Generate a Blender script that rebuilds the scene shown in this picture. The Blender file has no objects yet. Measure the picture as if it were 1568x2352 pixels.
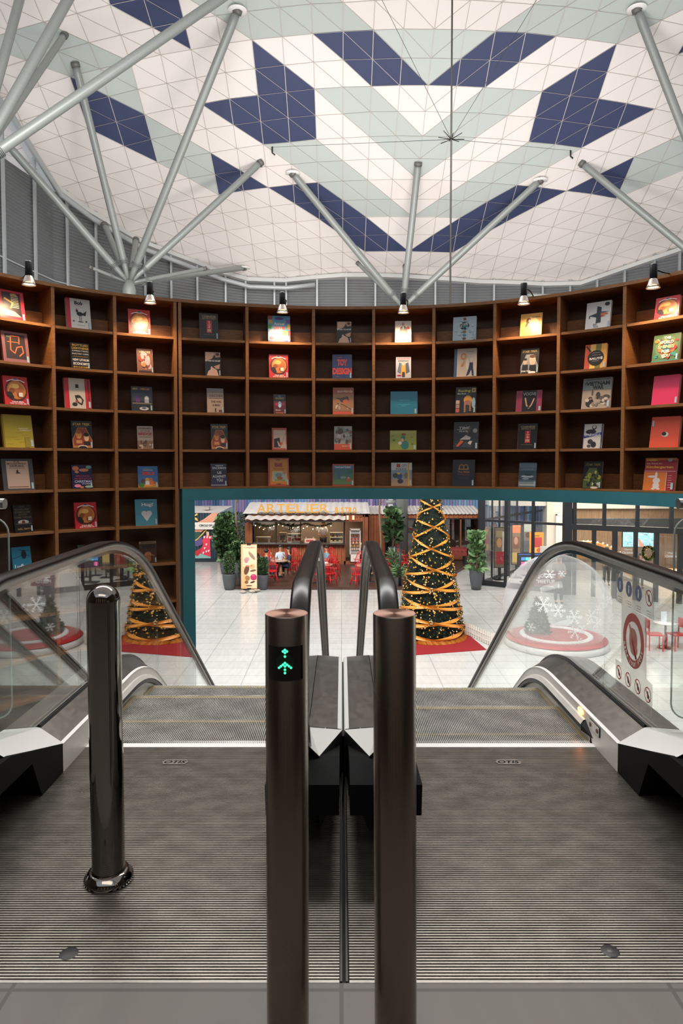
import bpy, math, random
from mathutils import Vector, Matrix
R = math.radians
rnd = random.Random(7)
C = bpy.context.scene.collection
EZ = 1.435                       # eye height over the upper landing
H = 5.3                          # eye height over the plaza floor
ZF = EZ - H                      # plaza floor level
F_PX, CY, PITCH = 1568.0, 1128.0, R(2.4)
_c, _s = math.cos(PITCH), math.sin(PITCH)
def slope(u, v):
    a = (u - 784) / F_PX; b = (CY - v) / F_PX
    k = _c + b * _s
    return a / k, (b * _c - _s) / k
def at(u, v, D):
    a, b = slope(u, v); return Vector((a * D, D, EZ + b * D))
def ground(u, v, z=ZF):
    a, b = slope(u, v); D = (z - EZ) / b
    return Vector((a * D, D, z))

# ---------------------------------------------------------------- materials
def lin(h):
    h = h.lstrip('#'); o = []
    if len(h) == 3: h = ''.join(c * 2 for c in h)
    for i in (0, 2, 4):
        c = int(h[i:i + 2], 16) / 255
        o.append(c / 12.92 if c <= .04045 else ((c + .055) / 1.055) ** 2.4)
    return o + [1.0]
_M = {}
def mat(color, rough=.5, metal=0., name=None, emit=0., noise=0., nscale=20., spec=.5, bump=0., ecol=None, stretch=None, trans=0.):
    key = (color, rough, metal, emit, noise, nscale, spec, bump, ecol, stretch, trans)
    if key in _M: return _M[key]
    m = bpy.data.materials.new(name or 'paint_' + color.strip('#')); m.use_nodes = True
    nt = m.node_tree; b = nt.nodes['Principled BSDF']
    col = lin(color)
    b.inputs['Base Color'].default_value = col
    b.inputs['Roughness'].default_value = rough
    b.inputs['Metallic'].default_value = metal
    b.inputs['Specular IOR Level'].default_value = spec
    if trans: b.inputs['Transmission Weight'].default_value = trans
    if emit:
        b.inputs['Emission Color'].default_value = lin(ecol) if ecol else col
        b.inputs['Emission Strength'].default_value = emit
    if noise or bump:
        tc = nt.nodes.new('ShaderNodeTexCoord'); mp = nt.nodes.new('ShaderNodeMapping')
        nt.links.new(tc.outputs['Object'], mp.inputs['Vector'])
        mp.inputs['Scale'].default_value = stretch or (1, 1, 1)
        n = nt.nodes.new('ShaderNodeTexNoise'); n.inputs['Scale'].default_value = nscale; n.inputs['Detail'].default_value = 4
        nt.links.new(mp.outputs[0], n.inputs['Vector'])
        if noise:
            mx = nt.nodes.new('ShaderNodeMix'); mx.data_type = 'RGBA'
            rp = nt.nodes.new('ShaderNodeValToRGB'); rp.color_ramp.elements[0].position = .35; rp.color_ramp.elements[1].position = .65
            nt.links.new(n.outputs['Fac'], rp.inputs[0]); nt.links.new(rp.outputs[0], mx.inputs['Factor'])
            mx.inputs['A'].default_value = [c * (1 - noise) for c in col[:3]] + [1]
            mx.inputs['B'].default_value = [min(1, c * (1 + noise * .6)) for c in col[:3]] + [1]
            nt.links.new(mx.outputs['Result'], b.inputs['Base Color'])
            mr = nt.nodes.new('ShaderNodeMapRange')
            mr.inputs['To Min'].default_value = max(.02, rough * .85); mr.inputs['To Max'].default_value = min(1, rough * 1.2)
            nt.links.new(n.outputs['Fac'], mr.inputs['Value']); nt.links.new(mr.outputs[0], b.inputs['Roughness'])
        if bump:
            bp = nt.nodes.new('ShaderNodeBump'); bp.inputs['Strength'].default_value = bump; bp.inputs['Distance'].default_value = .01
            nt.links.new(n.outputs['Fac'], bp.inputs['Height']); nt.links.new(bp.outputs[0], b.inputs['Normal'])
    _M[key] = m
    return m
def glass_mat(name, tint=(.93, .97, .95, 1), boost=1.0, rough=.0, ior=1.5, base=.0):
    m = bpy.data.materials.new(name); m.use_nodes = True; nt = m.node_tree; nt.nodes.clear()
    o = nt.nodes.new('ShaderNodeOutputMaterial'); t = nt.nodes.new('ShaderNodeBsdfTransparent'); g = nt.nodes.new('ShaderNodeBsdfGlossy')
    t.inputs[0].default_value = tint; g.inputs['Roughness'].default_value = rough; g.inputs['Color'].default_value = (1, 1, 1, 1)
    fr = nt.nodes.new('ShaderNodeFresnel'); fr.inputs['IOR'].default_value = ior
    mm = nt.nodes.new('ShaderNodeMath'); mm.operation = 'MULTIPLY_ADD'; mm.inputs[1].default_value = boost; mm.inputs[2].default_value = base; mm.use_clamp = True
    mx = nt.nodes.new('ShaderNodeMixShader')
    ge = nt.nodes.new('ShaderNodeNewGeometry'); mr = nt.nodes.new('ShaderNodeMapRange'); mr.inputs['To Min'].default_value = ior; mr.inputs['To Max'].default_value = 1 / ior
    nt.links.new(ge.outputs['Backfacing'], mr.inputs['Value']); nt.links.new(mr.outputs[0], fr.inputs['IOR'])
    nt.links.new(fr.outputs[0], mm.inputs[0]); nt.links.new(mm.outputs[0], mx.inputs[0])
    nt.links.new(t.outputs[0], mx.inputs[1]); nt.links.new(g.outputs[0], mx.inputs[2]); nt.links.new(mx.outputs[0], o.inputs[0])
    return m
GLASS = glass_mat('balustrade_glass', (.95, .975, .96, 1), 1.25)
PANE = glass_mat('window_glass', (.95, .97, .96, 1), 1.0)
BUBBLE = glass_mat('clear_bubble_plastic', (.96, .97, .98, 1), .55, .03, 1.4, .0)
def _haze(m):                     # faint white sheen of the inflated film, strongest where it is seen edge on
    nt = m.node_tree; o = nt.nodes['Material Output']; src = o.inputs[0].links[0].from_socket
    d = nt.nodes.new('ShaderNodeBsdfDiffuse'); d.inputs[0].default_value = (.9, .9, .9, 1); lw = nt.nodes.new('ShaderNodeLayerWeight'); lw.inputs[0].default_value = .25
    mm = nt.nodes.new('ShaderNodeMath'); mm.operation = 'MULTIPLY_ADD'; mm.inputs[1].default_value = .45; mm.inputs[2].default_value = .05
    mx = nt.nodes.new('ShaderNodeMixShader'); nt.links.new(lw.outputs['Facing'], mm.inputs[0]); nt.links.new(mm.outputs[0], mx.inputs[0]); nt.links.new(src, mx.inputs[1]); nt.links.new(d.outputs[0], mx.inputs[2]); nt.links.new(mx.outputs[0], o.inputs[0])
_haze(BUBBLE)
STEEL = mat('#a8a5a0', .3, 1., 'satin_stainless', noise=.03, nscale=6, stretch=(6, 3, 6))
STEEL_L = mat('#e4e0d8', .45, .35, 'light_satin_stainless', noise=.03, nscale=6, stretch=(6, 3, 6))
CHROME = mat('#8c8781', .07, 1., 'polished_stainless')
RUBBER = mat('#120e0c', .3, 0., 'black_handrail_rubber', spec=.45)
BLACK = mat('#141416', .45, 0., 'black_plastic')
DKFRAME = mat('#232426', .4, .3, 'black_powder_coat')
WHITE = mat('#e6e2da', .5)
def wood(nm='walnut_veneer', ca='#74492b', cb='#9c653a'):
    m = bpy.data.materials.new(nm); m.use_nodes = True; nt = m.node_tree; b = nt.nodes['Principled BSDF']
    tc = nt.nodes.new('ShaderNodeTexCoord'); mp = nt.nodes.new('ShaderNodeMapping'); mp.inputs['Scale'].default_value = (3, 3, 60)
    n = nt.nodes.new('ShaderNodeTexNoise'); n.inputs['Scale'].default_value = 4; n.inputs['Detail'].default_value = 6
    r = nt.nodes.new('ShaderNodeValToRGB'); r.color_ramp.elements[0].color = lin(ca); r.color_ramp.elements[1].color = lin(cb)
    r.color_ramp.elements[0].position = .3; r.color_ramp.elements[1].position = .7
    nt.links.new(tc.outputs['Object'], mp.inputs[0]); nt.links.new(mp.outputs[0], n.inputs['Vector']); nt.links.new(n.outputs['Fac'], r.inputs[0])
    nt.links.new(r.outputs[0], b.inputs['Base Color']); b.inputs['Roughness'].default_value = .42
    return m
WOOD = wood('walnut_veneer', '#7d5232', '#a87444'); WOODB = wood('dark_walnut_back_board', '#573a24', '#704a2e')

# ---------------------------------------------------------------- mesh builder
class MB:
    def __init__(s): s.v = []; s.f = []; s.m = []; s.mats = []; s.sm = []; s.T = Matrix()
    def mi(s, m):
        if m not in s.mats: s.mats.append(m)
        return s.mats.index(m)
    def add(s, vs, fs, m, smooth=False):
        n = len(s.v); T = s.T
        s.v += [T @ Vector(p) for p in vs]; i = s.mi(m)
        for f in fs: s.f.append([n + k for k in f]); s.m.append(i); s.sm.append(smooth)
        return s
    def box(s, a, b, m):
        x0, y0, z0 = a; x1, y1, z1 = b
        return s.add([(x0, y0, z0), (x1, y0, z0), (x1, y1, z0), (x0, y1, z0), (x0, y0, z1), (x1, y0, z1), (x1, y1, z1), (x0, y1, z1)],
                     [(0, 3, 2, 1), (4, 5, 6, 7), (0, 1, 5, 4), (1, 2, 6, 5), (2, 3, 7, 6), (3, 0, 4, 7)], m)
    def cbox(s, c, d, m): return s.box([c[i] - d[i] / 2 for i in range(3)], [c[i] + d[i] / 2 for i in range(3)], m)
    def prism(s, poly, d, m, off=(0, 0, 0)):     # poly of 3D points, extruded by vector d
        n = len(poly); d = Vector(d); P = [Vector(p) + Vector(off) for p in poly]
        vs = P + [p + d for p in P]
        fs = [list(range(n))[::-1], list(range(n, 2 * n))] + [(i, (i + 1) % n, n + (i + 1) % n, n + i) for i in range(n)]
        return s.add(vs, fs, m)
    def tube(s, pts, r, m, seg=10, caps=True, smooth=True):
        pts = [Vector(p) for p in pts]; n = len(pts); rs = r if isinstance(r, (list, tuple)) else [r] * n
        vs = []; up = None
        for i, p in enumerate(pts):
            t = (pts[min(i + 1, n - 1)] - pts[max(i - 1, 0)]).normalized()
            if up is None: up = Vector((0, 0, 1)) if abs(t.z) < .9 else Vector((1, 0, 0))
            a = t.cross(up).normalized(); b = a.cross(t).normalized(); up = b
            for k in range(seg):
                q = 2 * math.pi * k / seg; vs.append(p + (a * math.cos(q) + b * math.sin(q)) * rs[i])
        fs = [(i * seg + k, i * seg + (k + 1) % seg, (i + 1) * seg + (k + 1) % seg, (i + 1) * seg + k) for i in range(n - 1) for k in range(seg)]
        s.add(vs, fs, m, smooth)
        if caps: 
            s.add([vs[k] for k in range(seg)], [list(range(seg))[::-1]], m) if False else None
            o = len(s.v) - len(vs); i = s.mi(m)
            for f in ([o + k for k in range(seg)][::-1], [o + (n - 1) * seg + k for k in range(seg)]): s.f.append(f); s.m.append(i); s.sm.append(False)
        return s
    def lathe(s, prof, m, c=(0, 0, 0), seg=24, smooth=True):
        vs = [(c[0] + r * math.cos(2 * math.pi * k / seg), c[1] + r * math.sin(2 * math.pi * k / seg), c[2] + z) for r, z in prof for k in range(seg)]
        fs = [(i * seg + k, i * seg + (k + 1) % seg, (i + 1) * seg + (k + 1) % seg, (i + 1) * seg + k) for i in range(len(prof) - 1) for k in range(seg)]
        return s.add(vs, fs, m, smooth)
    def ball(s, c, r, m, seg=12, ring=8, sq=(1, 1, 1)):
        vs = []; fs = []
        for i in range(ring + 1):
            t = math.pi * i / ring
            for k in range(seg):
                q = 2 * math.pi * k / seg
                vs.append((c[0] + r * sq[0] * math.sin(t) * math.cos(q), c[1] + r * sq[1] * math.sin(t) * math.sin(q), c[2] + r * sq[2] * math.cos(t)))
        fs = [(i * seg + k, (i + 1) * seg + k, (i + 1) * seg + (k + 1) % seg, i * seg + (k + 1) % seg) for i in range(ring) for k in range(seg)]
        return s.add(vs, fs, m, True)
    def grid(s, rows, m, smooth=False, close=False):
        n = len(rows[0]); vs = [p for r in rows for p in r]; e = n if close else n - 1
        return s.add(vs, [(i * n + k, i * n + (k + 1) % n, (i + 1) * n + (k + 1) % n, (i + 1) * n + k) for i in range(len(rows) - 1) for k in range(e)], m, smooth)
    def text(s, string, c, w, h, m, ux=(1, 0, 0), uz=(0, 0, 1), bold=.02, depth=0., shear=0., align='C'):
        vs, fs = text_geo(string, bold); ux = Vector(ux); uz = Vector(uz); c = Vector(c)
        o = -.5 if align == 'C' else 0
        P = [c + ux * ((x + o) * w + (y - .5) * h * shear) + uz * ((y - .5) * h) for x, y in vs]
        if depth:
            d = uz.cross(ux).normalized() * -depth
            n = len(P); cnt = {}
            for f in fs:
                for i in range(len(f)):
                    e = (f[i], f[(i + 1) % len(f)]); cnt[e] = 1
            ed = [e for e in cnt if (e[1], e[0]) not in cnt]
            return s.add(P + [p - d for p in P], [list(f) for f in fs] + [[i + n for i in f][::-1] for f in fs] + [(b, a, a + n, b + n) for a, b in ed], m)
        return s.add(P, fs, m)
    def build(s, name, parent=None, loc=None, kind=None, label=None):
        me = bpy.data.meshes.new(name); me.from_pydata([tuple(p) for p in s.v], [], s.f)
        for m in s.mats: me.materials.append(m)
        me.polygons.foreach_set('material_index', s.m); me.polygons.foreach_set('use_smooth', s.sm); me.update()
        o = bpy.data.objects.new(name, me); C.objects.link(o)
        if loc: o.location = loc
        if parent: o.parent = parent
        if kind: o['kind'] = kind
        if label: o['label'] = label
        return o
_T = {}
def text_geo(string, bold=.02):
    k = (string, bold)
    if k in _T: return _T[k]
    cu = bpy.data.curves.new('lettering', 'FONT'); cu.body = string; cu.offset = bold; cu.resolution_u = 3
    ob = bpy.data.objects.new('lettering', cu); C.objects.link(ob)
    dg = bpy.context.evaluated_depsgraph_get(); ev = ob.evaluated_get(dg); me = ev.to_mesh()
    V = [(v.co.x, v.co.y) for v in me.vertices]; Fs = [tuple(p.vertices) for p in me.polygons]
    ev.to_mesh_clear(); bpy.data.objects.remove(ob); bpy.data.curves.remove(cu)
    x0 = min(v[0] for v in V); x1 = max(v[0] for v in V); y0 = min(v[1] for v in V); y1 = max(v[1] for v in V)
    _T[k] = ([((x - x0) / (x1 - x0 or 1), (y - y0) / (y1 - y0 or 1)) for x, y in V], Fs)
    return _T[k]
def empty(name, label, cat, loc=(0, 0, 0), rz=0, group=None):
    o = bpy.data.objects.new(name, None); C.objects.link(o); o.location = loc; o.rotation_euler = (0, 0, rz); o.empty_display_size = .1
    o['label'] = label; o['category'] = cat
    if group: o['group'] = group
    return o
def tag(o, label, cat, group=None, kind=None):
    o['label'] = label; o['category'] = cat
    if group: o['group'] = group
    if kind: o['kind'] = kind
    return o
def dup(root, loc, rz=None, label=None, group=None):
    r = root.copy(); C.objects.link(r); r.location = loc
    if rz is not None: r.rotation_euler = (0, 0, rz)
    if label: r['label'] = label
    if group: r['group'] = group
    def rec(a, b):
        for ch in list(a.children):
            c = ch.copy(); C.objects.link(c); c.parent = b; rec(ch, c)
    rec(root, r)
    return r
def light(kind, name, loc, energy, color=(1, 1, 1), size=1., rot=None, target=None, spot=None, blend=.4, sy=None, parent=None, spread=None):
    d = bpy.data.lights.new(name, kind); d.energy = energy; d.color = color
    if kind == 'AREA':
        d.size = size
        if sy: d.shape = 'RECTANGLE'; d.size_y = sy
        if spread: d.spread = spread
    elif kind == 'SPOT': d.spot_size = spot; d.spot_blend = blend; d.shadow_soft_size = size
    elif kind == 'POINT': d.shadow_soft_size = size
    o = bpy.data.objects.new(name, d); C.objects.link(o); o.location = loc
    if rot: o.rotation_euler = rot
    if target is not None: o.rotation_euler = (Vector(target) - Vector(loc)).to_track_quat('-Z', 'Y').to_euler()
    if parent: o.parent = parent
    return o
# ================================================================ roof
X0, K1, T1, SX, K4 = 3.665, .013423, .012221, 1.2, -.00020932
YJ = {-4: 25.32, -2: 27.66, 0: 29.55, 2: 31.54, 4: 33.56, 6: 35.69, 8: 37.70}
ZJ = {-4: 17.80, -2: 17.093, 0: 15.942, 2: 14.777, 4: 13.66, 6: 12.646, 8: 11.511}
YJ.update({-6: 23.15, -8: 20.9, -10: 18.6, -14: 13.8, -18: 9.0, -24: 1.8, -32: -8, 10: 39.7, 12: 41.7, 14: 43.7})
ZJ.update({-6: 18.7, -8: 19.4, -10: 19.9, -14: 20.4, -18: 20.4, -24: 19.5, -32: 17, 10: 10.5, 12: 9.5, 14: 8.5})
def interp(d, j):
    ks = sorted(d); j = max(ks[0], min(ks[-1], j))
    for a, b in zip(ks, ks[1:]):
        if a <= j <= b: return d[a] + (d[b] - d[a]) * (j - a) / (b - a)
def roof(i, j):
    jj = max(j, -6)
    return Vector((X0 + SX * i, interp(YJ, j), EZ + interp(ZJ, j) - K1 * i * i - T1 * i - K4 * i * i * jj))
def roof_z(x, y):
    ks = sorted(YJ); j = None
    for a, b in zip(ks, ks[1:]):
        if YJ[a] <= y <= YJ[b]: j = a + (b - a) * (y - YJ[a]) / (YJ[b] - YJ[a])
    if j is None: j = -32 if y < YJ[-32] else 14
    return roof((x - X0) / SX, j).z
def roof_hit(u, v):
    a, b = slope(u, v); lo = None
    D = 8.
    while D < 44:
        if EZ + b * D > roof_z(a * D, D): return Vector((a * D, D, EZ + b * D))
        D += .03
    return Vector((a * 40, 40, EZ + b * 40))
NAVY = mat('#3b4364', .55, 0, 'navy_roof_panel'); SAGE = mat('#bfc6c1', .6, 0, 'sage_roof_panel'); CREAM = mat('#ece4df', .6, 0, 'cream_roof_panel')
SEAM = mat('#c6beb7', .6, 0, 'roof_panel_seam')
POLY = [(NAVY, [(-4, -2), (-2, -2), (0, 0), (-2, 0)]), (NAVY, [(-4, 2), (-4, 0), (-6, -2), (-6, 0), (-8, 0), (-6, 2)]),
        (NAVY, [(-4, 4), (0, 8), (-2, 8), (-6, 4)]), (NAVY, [(-8, 2), (-6, 4), (-8, 4)]), (NAVY, [(-12, -2), (-10, 0), (-10, 2), (-12, 0)]),
        (NAVY, [(-8, -2), (-10, -4), (-10, -6), (-8, -4)]),
        (SAGE, [(-2, -2), (0, 0), (0, -2)]), (SAGE, [(-2, -2), (-6, -2), (-10, -6), (-6, -6)]), (SAGE, [(-4, 0), (-2, 0), (0, 2), (0, 4)]),
        (SAGE, [(-6, 2), (-4, 2), (0, 6), (-2, 6)]), (SAGE, [(-10, 0), (-8, 2), (-8, 4), (-10, 2)]), (SAGE, [(-10, -2), (-10, 0), (-14, -4), (-12, -4)])]
def inside(p, poly):
    x, y = p; c = False; n = len(poly)
    for a in range(n):
        (x1, y1), (x2, y2) = poly[a], poly[(a + 1) % n]
        if (y1 > y) != (y2 > y) and x < (x2 - x1) * (y - y1) / (y2 - y1) + x1: c = not c
    return c
def roofcol(i, j):
    i = -abs(i)
    for m, P in POLY:
        if inside((i, j), P): return m
    return CREAM
# plan of the far wall under the roof edge, traced from where the two meet
EDGE_PX = [(50, 310), (120, 415), (195, 472), (320, 545), (400, 577), (500, 615), (565, 634), (650, 637), (784, 625), (984, 631), (1100, 640), (1250, 645), (1334, 643), (1434, 608), (1500, 585), (1568, 563)]
EDGE = [roof_hit(*p) for p in EDGE_PX]
EDGE = [Vector((-14.6, 10, roof_z(-14.6, 10))), Vector((-14.4, 18, roof_z(-14.4, 18))), Vector((-14.1, 24, roof_z(-14.1, 24)))] + EDGE
e = EDGE[-1]
EDGE += [Vector((19.5, 31.5, roof_z(19.5, 31.5))), Vector((21.5, 26, roof_z(21.5, 26))), Vector((22.3, 18, roof_z(22.3, 18))), Vector((22.5, 10, roof_z(22.5, 10)))]
plan = [(p.x, p.y) for p in EDGE]
J0, J1, I0, I1 = -32, 12, -18, 18
jit = {}
def rnode(i, j):
    if (i, j) not in jit: jit[(i, j)] = rnd.uniform(-.02, .02) if j > -9 else 0
    p = roof(i, j); p.z += jit[(i, j)]; return p
hallpoly = plan + [(22.5, -9), (-14.6, -9)]
rb = MB(); seams = set()
for j in range(J0, J1):
    for i in range(I0, I1):
        a, b, c, d = (i, j), (i + 1, j), (i + 1, j + 1), (i, j + 1)
        tris = [(a, b, c), (a, c, d)] if i < 0 else [(a, b, d), (b, c, d)]
        for t in tris:
            ps = [rnode(*q) for q in t]; ci = sum(q[0] for q in t) / 3; cj = sum(q[1] for q in t) / 3
            cx = sum(p.x for p in ps) / 3; cyy = sum(p.y for p in ps) / 3
            if j > -9 and not inside((cx, cyy), hallpoly):
                near = any(inside((p.x + (4 - p.x) * .09, p.y + (16 - p.y) * .09), hallpoly) for p in ps)
                if not near: continue
            rb.add(ps, [(0, 2, 1)], roofcol(ci, cj))
            if j >= -7:
                for k in range(3): seams.add(tuple(sorted((t[k], t[(k + 1) % 3]))))
for a, b in seams:
    p, q = rnode(*a), rnode(*b); d = (q - p).normalized(); w = Vector((d.y, -d.x, 0)).normalized() * .014; o = Vector((0, 0, -.02))
    rb.add([p - w + o, p + w + o, q + w + o, q - w + o], [(3, 2, 1, 0)], SEAM)
o = rb.build('ceiling', kind='structure')
# outer lining above the panels keeps the daylight out between them
# ---- far wall: louvres above, painted ribbed sheet below
def dense(pts, n):
    out = []
    for a, b in zip(pts, pts[1:]):
        L = (b[0] - a[0], b[1] - a[1]); k = max(1, int(math.hypot(*L) / n))
        out += [(a[0] + L[0] * t / k, a[1] + L[1] * t / k) for t in range(k)]
    return out + [pts[-1]]
wp = dense(plan, .7)
LOUV = mat('#7e8081', .5, .4, 'grey_louvre_metal'); POSTM = mat('#aeb2b2', .45, .3, 'grey_steel_paint')
lb = MB(); Z_L = EZ - .4
cen = Vector((4, 18))
def outw(p, d):
    v = (Vector(p) - cen).normalized(); return (p[0] + v.x * d, p[1] + v.y * d)
rows = []
nrow = 84
for r in range(nrow * 2 + 1):
    row = []
    for p in wp:
        q = outw(p, .06 if r % 2 else 0); zt = roof_z(*p) + .35
        row.append((q[0], q[1], min(zt, Z_L + r * .075)))
    rows.append(row)
lb.grid(rows, LOUV); lb.build('wall_far', kind='structure')
STRIPES = [mat(c, .5) for c in ('#5b7fa3', '#6c6b97', '#8d88ad', '#4f6b8e', '#7fa9c4', '#625e8c', '#3f5e83', '#8a7ba3', '#6f93b5', '#7b78a5', '#a893b5')]
sb = MB(); r2 = random.Random(3); YW = 40.6
x = -17.
while x < 22:
    m_ = STRIPES[r2.choice([0, 3, 4, 6, 8, 2, 0, 7] if x > 5.8 else [1, 2, 5, 9, 10, 7, 1] if x > -1 else [0, 1, 2, 3, 9, 8, 7, 6])]
    pr = [(x, YW), (x + .06, YW - .05), (x + .12, YW - .05), (x + .17, YW)]
    sb.grid([[(a, b, ZF + 1.5) for a, b in pr], [(a, b, Z_L) for a, b in pr]], m_); x += .17
sb.box((-17, YW - .02, ZF), (22, YW + .1, ZF + 1.5), mat('#b9b5ae', .7))
sb.build('wall_far_lower', kind='structure')
sb = MB(); lo = [(*p, Z_L) for p in wp if p[1] > 24]
sb.grid([lo, [(p[0] * 1.02, YW + .1, Z_L) for p in lo]], mat('#8a8a88', .7)); sb.box((-17.2, 8, ZF), (-17, YW, Z_L), mat('#8a8a88', .7)); sb.build('ceiling_plaza_edge', kind='structure')
# the posts in front of the louvres
PX = [8, 80, 154, 220, 332, 392, 452, 517, 563, 629, 656, 727, 794, 861, 930, 999, 1067, 1134, 1208, 1246, 1309, 1371, 1434, 1502, 1560]
def plan_hit(u):
    a = (u - 784) / F_PX / 1.012
    for p, q in zip(plan, plan[1:]):
        fp, fq = p[0] - a * p[1], q[0] - a * q[1]
        if fp <= 0 <= fq or fq <= 0 <= fp:
            t = fp / (fp - fq); return (p[0] + (q[0] - p[0]) * t, p[1] + (q[1] - p[1]) * t)
for n, u in enumerate(PX):
    h = plan_hit(u)
    if not h: continue
    q = outw(h, -.1); m = MB(); m.cbox((q[0], q[1], (Z_L + roof_z(*h)) / 2), (.1, .14, roof_z(*h) - Z_L), POSTM)
    m.build('trim_%d' % (n + 1), kind='structure')
n0 = len(PX)
m = MB(); mid = [(*outw(p, -.04), Z_L + .0) for p in wp]
for k, zz in enumerate((3.5,)):
    m.tube([(x, y, min(EZ + 8.2, roof_z(x, y) - 1)) for x, y, z in mid], .04, POSTM, 6)
m.build('trim_%d' % (n0 + 1), kind='structure')
# roof edge band and ring tube
m = MB()
ed = [(p.x, p.y) for p in EDGE]; ed = dense(ed, 1.2)
rows = [[(*outw(p, .1), roof_z(*p) + .02) for p in ed], [(*outw(p, -.28), roof_z(*p) - .12) for p in ed], [(*outw(p, -.28), roof_z(*p) - .32) for p in ed], [(*outw(p, .1), roof_z(*p) - .36) for p in ed]]
m.grid(rows, mat('#c3c3c0', .5)); m.build('trim_%d' % (n0 + 2), kind='structure')
m = MB(); L = [p for p in ed if p[0] < 0]
m.tube([(*outw(p, -.7), roof_z(*p) - .75) for p in L], .12, POSTM, 10)
tag(m.build('edge_tube'), 'grey steel tube running along the left roof edge above the louvre wall', 'tube')
# ---- branching roof columns
STRUT = mat('#8d918d', .4, .2, 'grey_column_paint', noise=.05)
def column(label, node, ends, r=.155, base=ZF, floor_r=.3):
    t = empty('branching_column', label, 'column', (node.x, node.y, base), 0, 'branching roof columns')
    def P(v): return Vector(v) - Vector((node.x, node.y, base))
    b = MB(); b.tube([(0, 0, 0), (0, 0, node.z - base - .3), (0, 0, node.z - base + .1)], [floor_r, floor_r, .2], STRUT, 20); b.build('shaft', t)
    for e, rr in ends:
        e = Vector(e); d = (e - node).normalized(); s = node + d * .1
        b = MB(); b.tube([P(s), P(s + d * .5), P(s + d * .9), P(s + (e - s) * .96), P(e)], [rr * .7, rr * .75, rr, rr, rr * .8], STRUT, 14)
        st = b.build('strut', t)
        c = MB(); q = s + d * .75
        for k in range(4):
            c.tube([P(q + d * (k * .05)), P(q + d * (k * .05 + .022))], rr * 1.35, STRUT, 14)
        c.build('collar', st)
        c = MB(); c.tube([P(e - d * .1), P(e + d * .08)], rr * 1.15, mat('#6d6a66', .5, .3), 12); c.build('end_plate', st)
    return t
def hit(u, v, back=.05):
    p = roof_hit(u, v); return p - Vector((0, 0, back))
NL = at(296, 650, 30.6)
column('grey steel roof column with fanning struts at the left, behind the bookcase', NL,
       [(hit(545, 22), .165), (hit(598, 371), .15), (hit(173, 145), .15), (hit(560, 613), .14), (at(240, 518, 32.4), .15), (at(312, 552, 33.2), .14), (at(20, 335, 27.5), .16), (at(207, 614, 29), .07), (at(470, 617, 33.5), .09)])
NC = at(925, 706, 36)
column('grey steel roof column with three long struts behind the middle of the bookcase', NC,
       [(hit(672, 396), .165), (hit(960, 374), .165), (hit(1240, 412), .165), (at(822, 605, 37), .1), (at(930, 612, 37.5), .12)])
NW = at(-60, 385, 21.5)
column('thick grey roof struts crossing the upper left corner', NW, [(hit(620, -85), .165), (hit(215, -110), .165), (hit(148, 77), .12), (hit(60, -60), .15)])
NR = at(1720, 690, 30)
column('grey steel roof struts rising from beyond the right edge', NR, [(hit(1462, 18), .165), (hit(1336, 373), .155), (hit(1640, -30), .165), (at(1205, 678, 34), .09)])
# strut sockets in the roof
for n, (u, v) in enumerate([(545, 22), (672, 396), (1240, 412), (1462, 18), (560, 613)]):
    p = hit(u, v, .09); m = MB(); m.lathe([(.0, 0), (.34, 0), (.36, .05)], mat('#f0ece8', .5), (0, 0, 0), 24)
    o = m.build('roof_socket', loc=p); tag(o, 'round white socket where a roof strut meets the panels', 'socket', 'strut sockets in the roof')
# hanging rod with stay wires
rod = at(1036, 320, 20.5); top = roof_z(rod.x, rod.y)
t = empty('hanging_rod', 'thin dark rod hanging from the roof in front of the panels', 'rod', (rod.x, rod.y, EZ + 3))
m = MB(); m.tube([(0, 0, 0), (0, 0, top - EZ - 3)], .027, mat('#3f3d38', .5, .2), 10); m.build('rod', t)
m = MB(); zc = rod.z - EZ - 3
for k in range(8):
    a = k * math.pi / 4; m.tube([(0, 0, zc), (math.cos(a) * .38, math.sin(a) * .38, zc + .06 * (k % 3))], .012, DKFRAME, 6)
m.build('spike_ring', t)
for u, v, lab in ((625, 338, 'thin stay wire running from the rod to the roof on the left'), (1310, 346, 'thin stay wire running from the rod to the roof on the right'), (872, -10, 'thin stay wire rising up and leftwards from the rod'), (1238, -10, 'thin stay wire rising up and rightwards from the rod')):
    e = roof_hit(u, v) if v > 0 else at(u, v, 19.5); m = MB(); m.tube([rod, e], .007, DKFRAME, 5, caps=False)
    tag(m.build('stay_wire'), lab, 'wire')
    if v > 0:
        m = MB(); m.tube([e + Vector((0, 0, .1)), e + Vector((0, 0, -.25)), e + Vector((.12, 0, -.35))], .035, DKFRAME, 6)
        tag(m.build('roof_hook'), 'small dark hook on the roof panels at the %s end of a stay wire' % ('left' if u < 800 else 'right'), 'hook')

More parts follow.
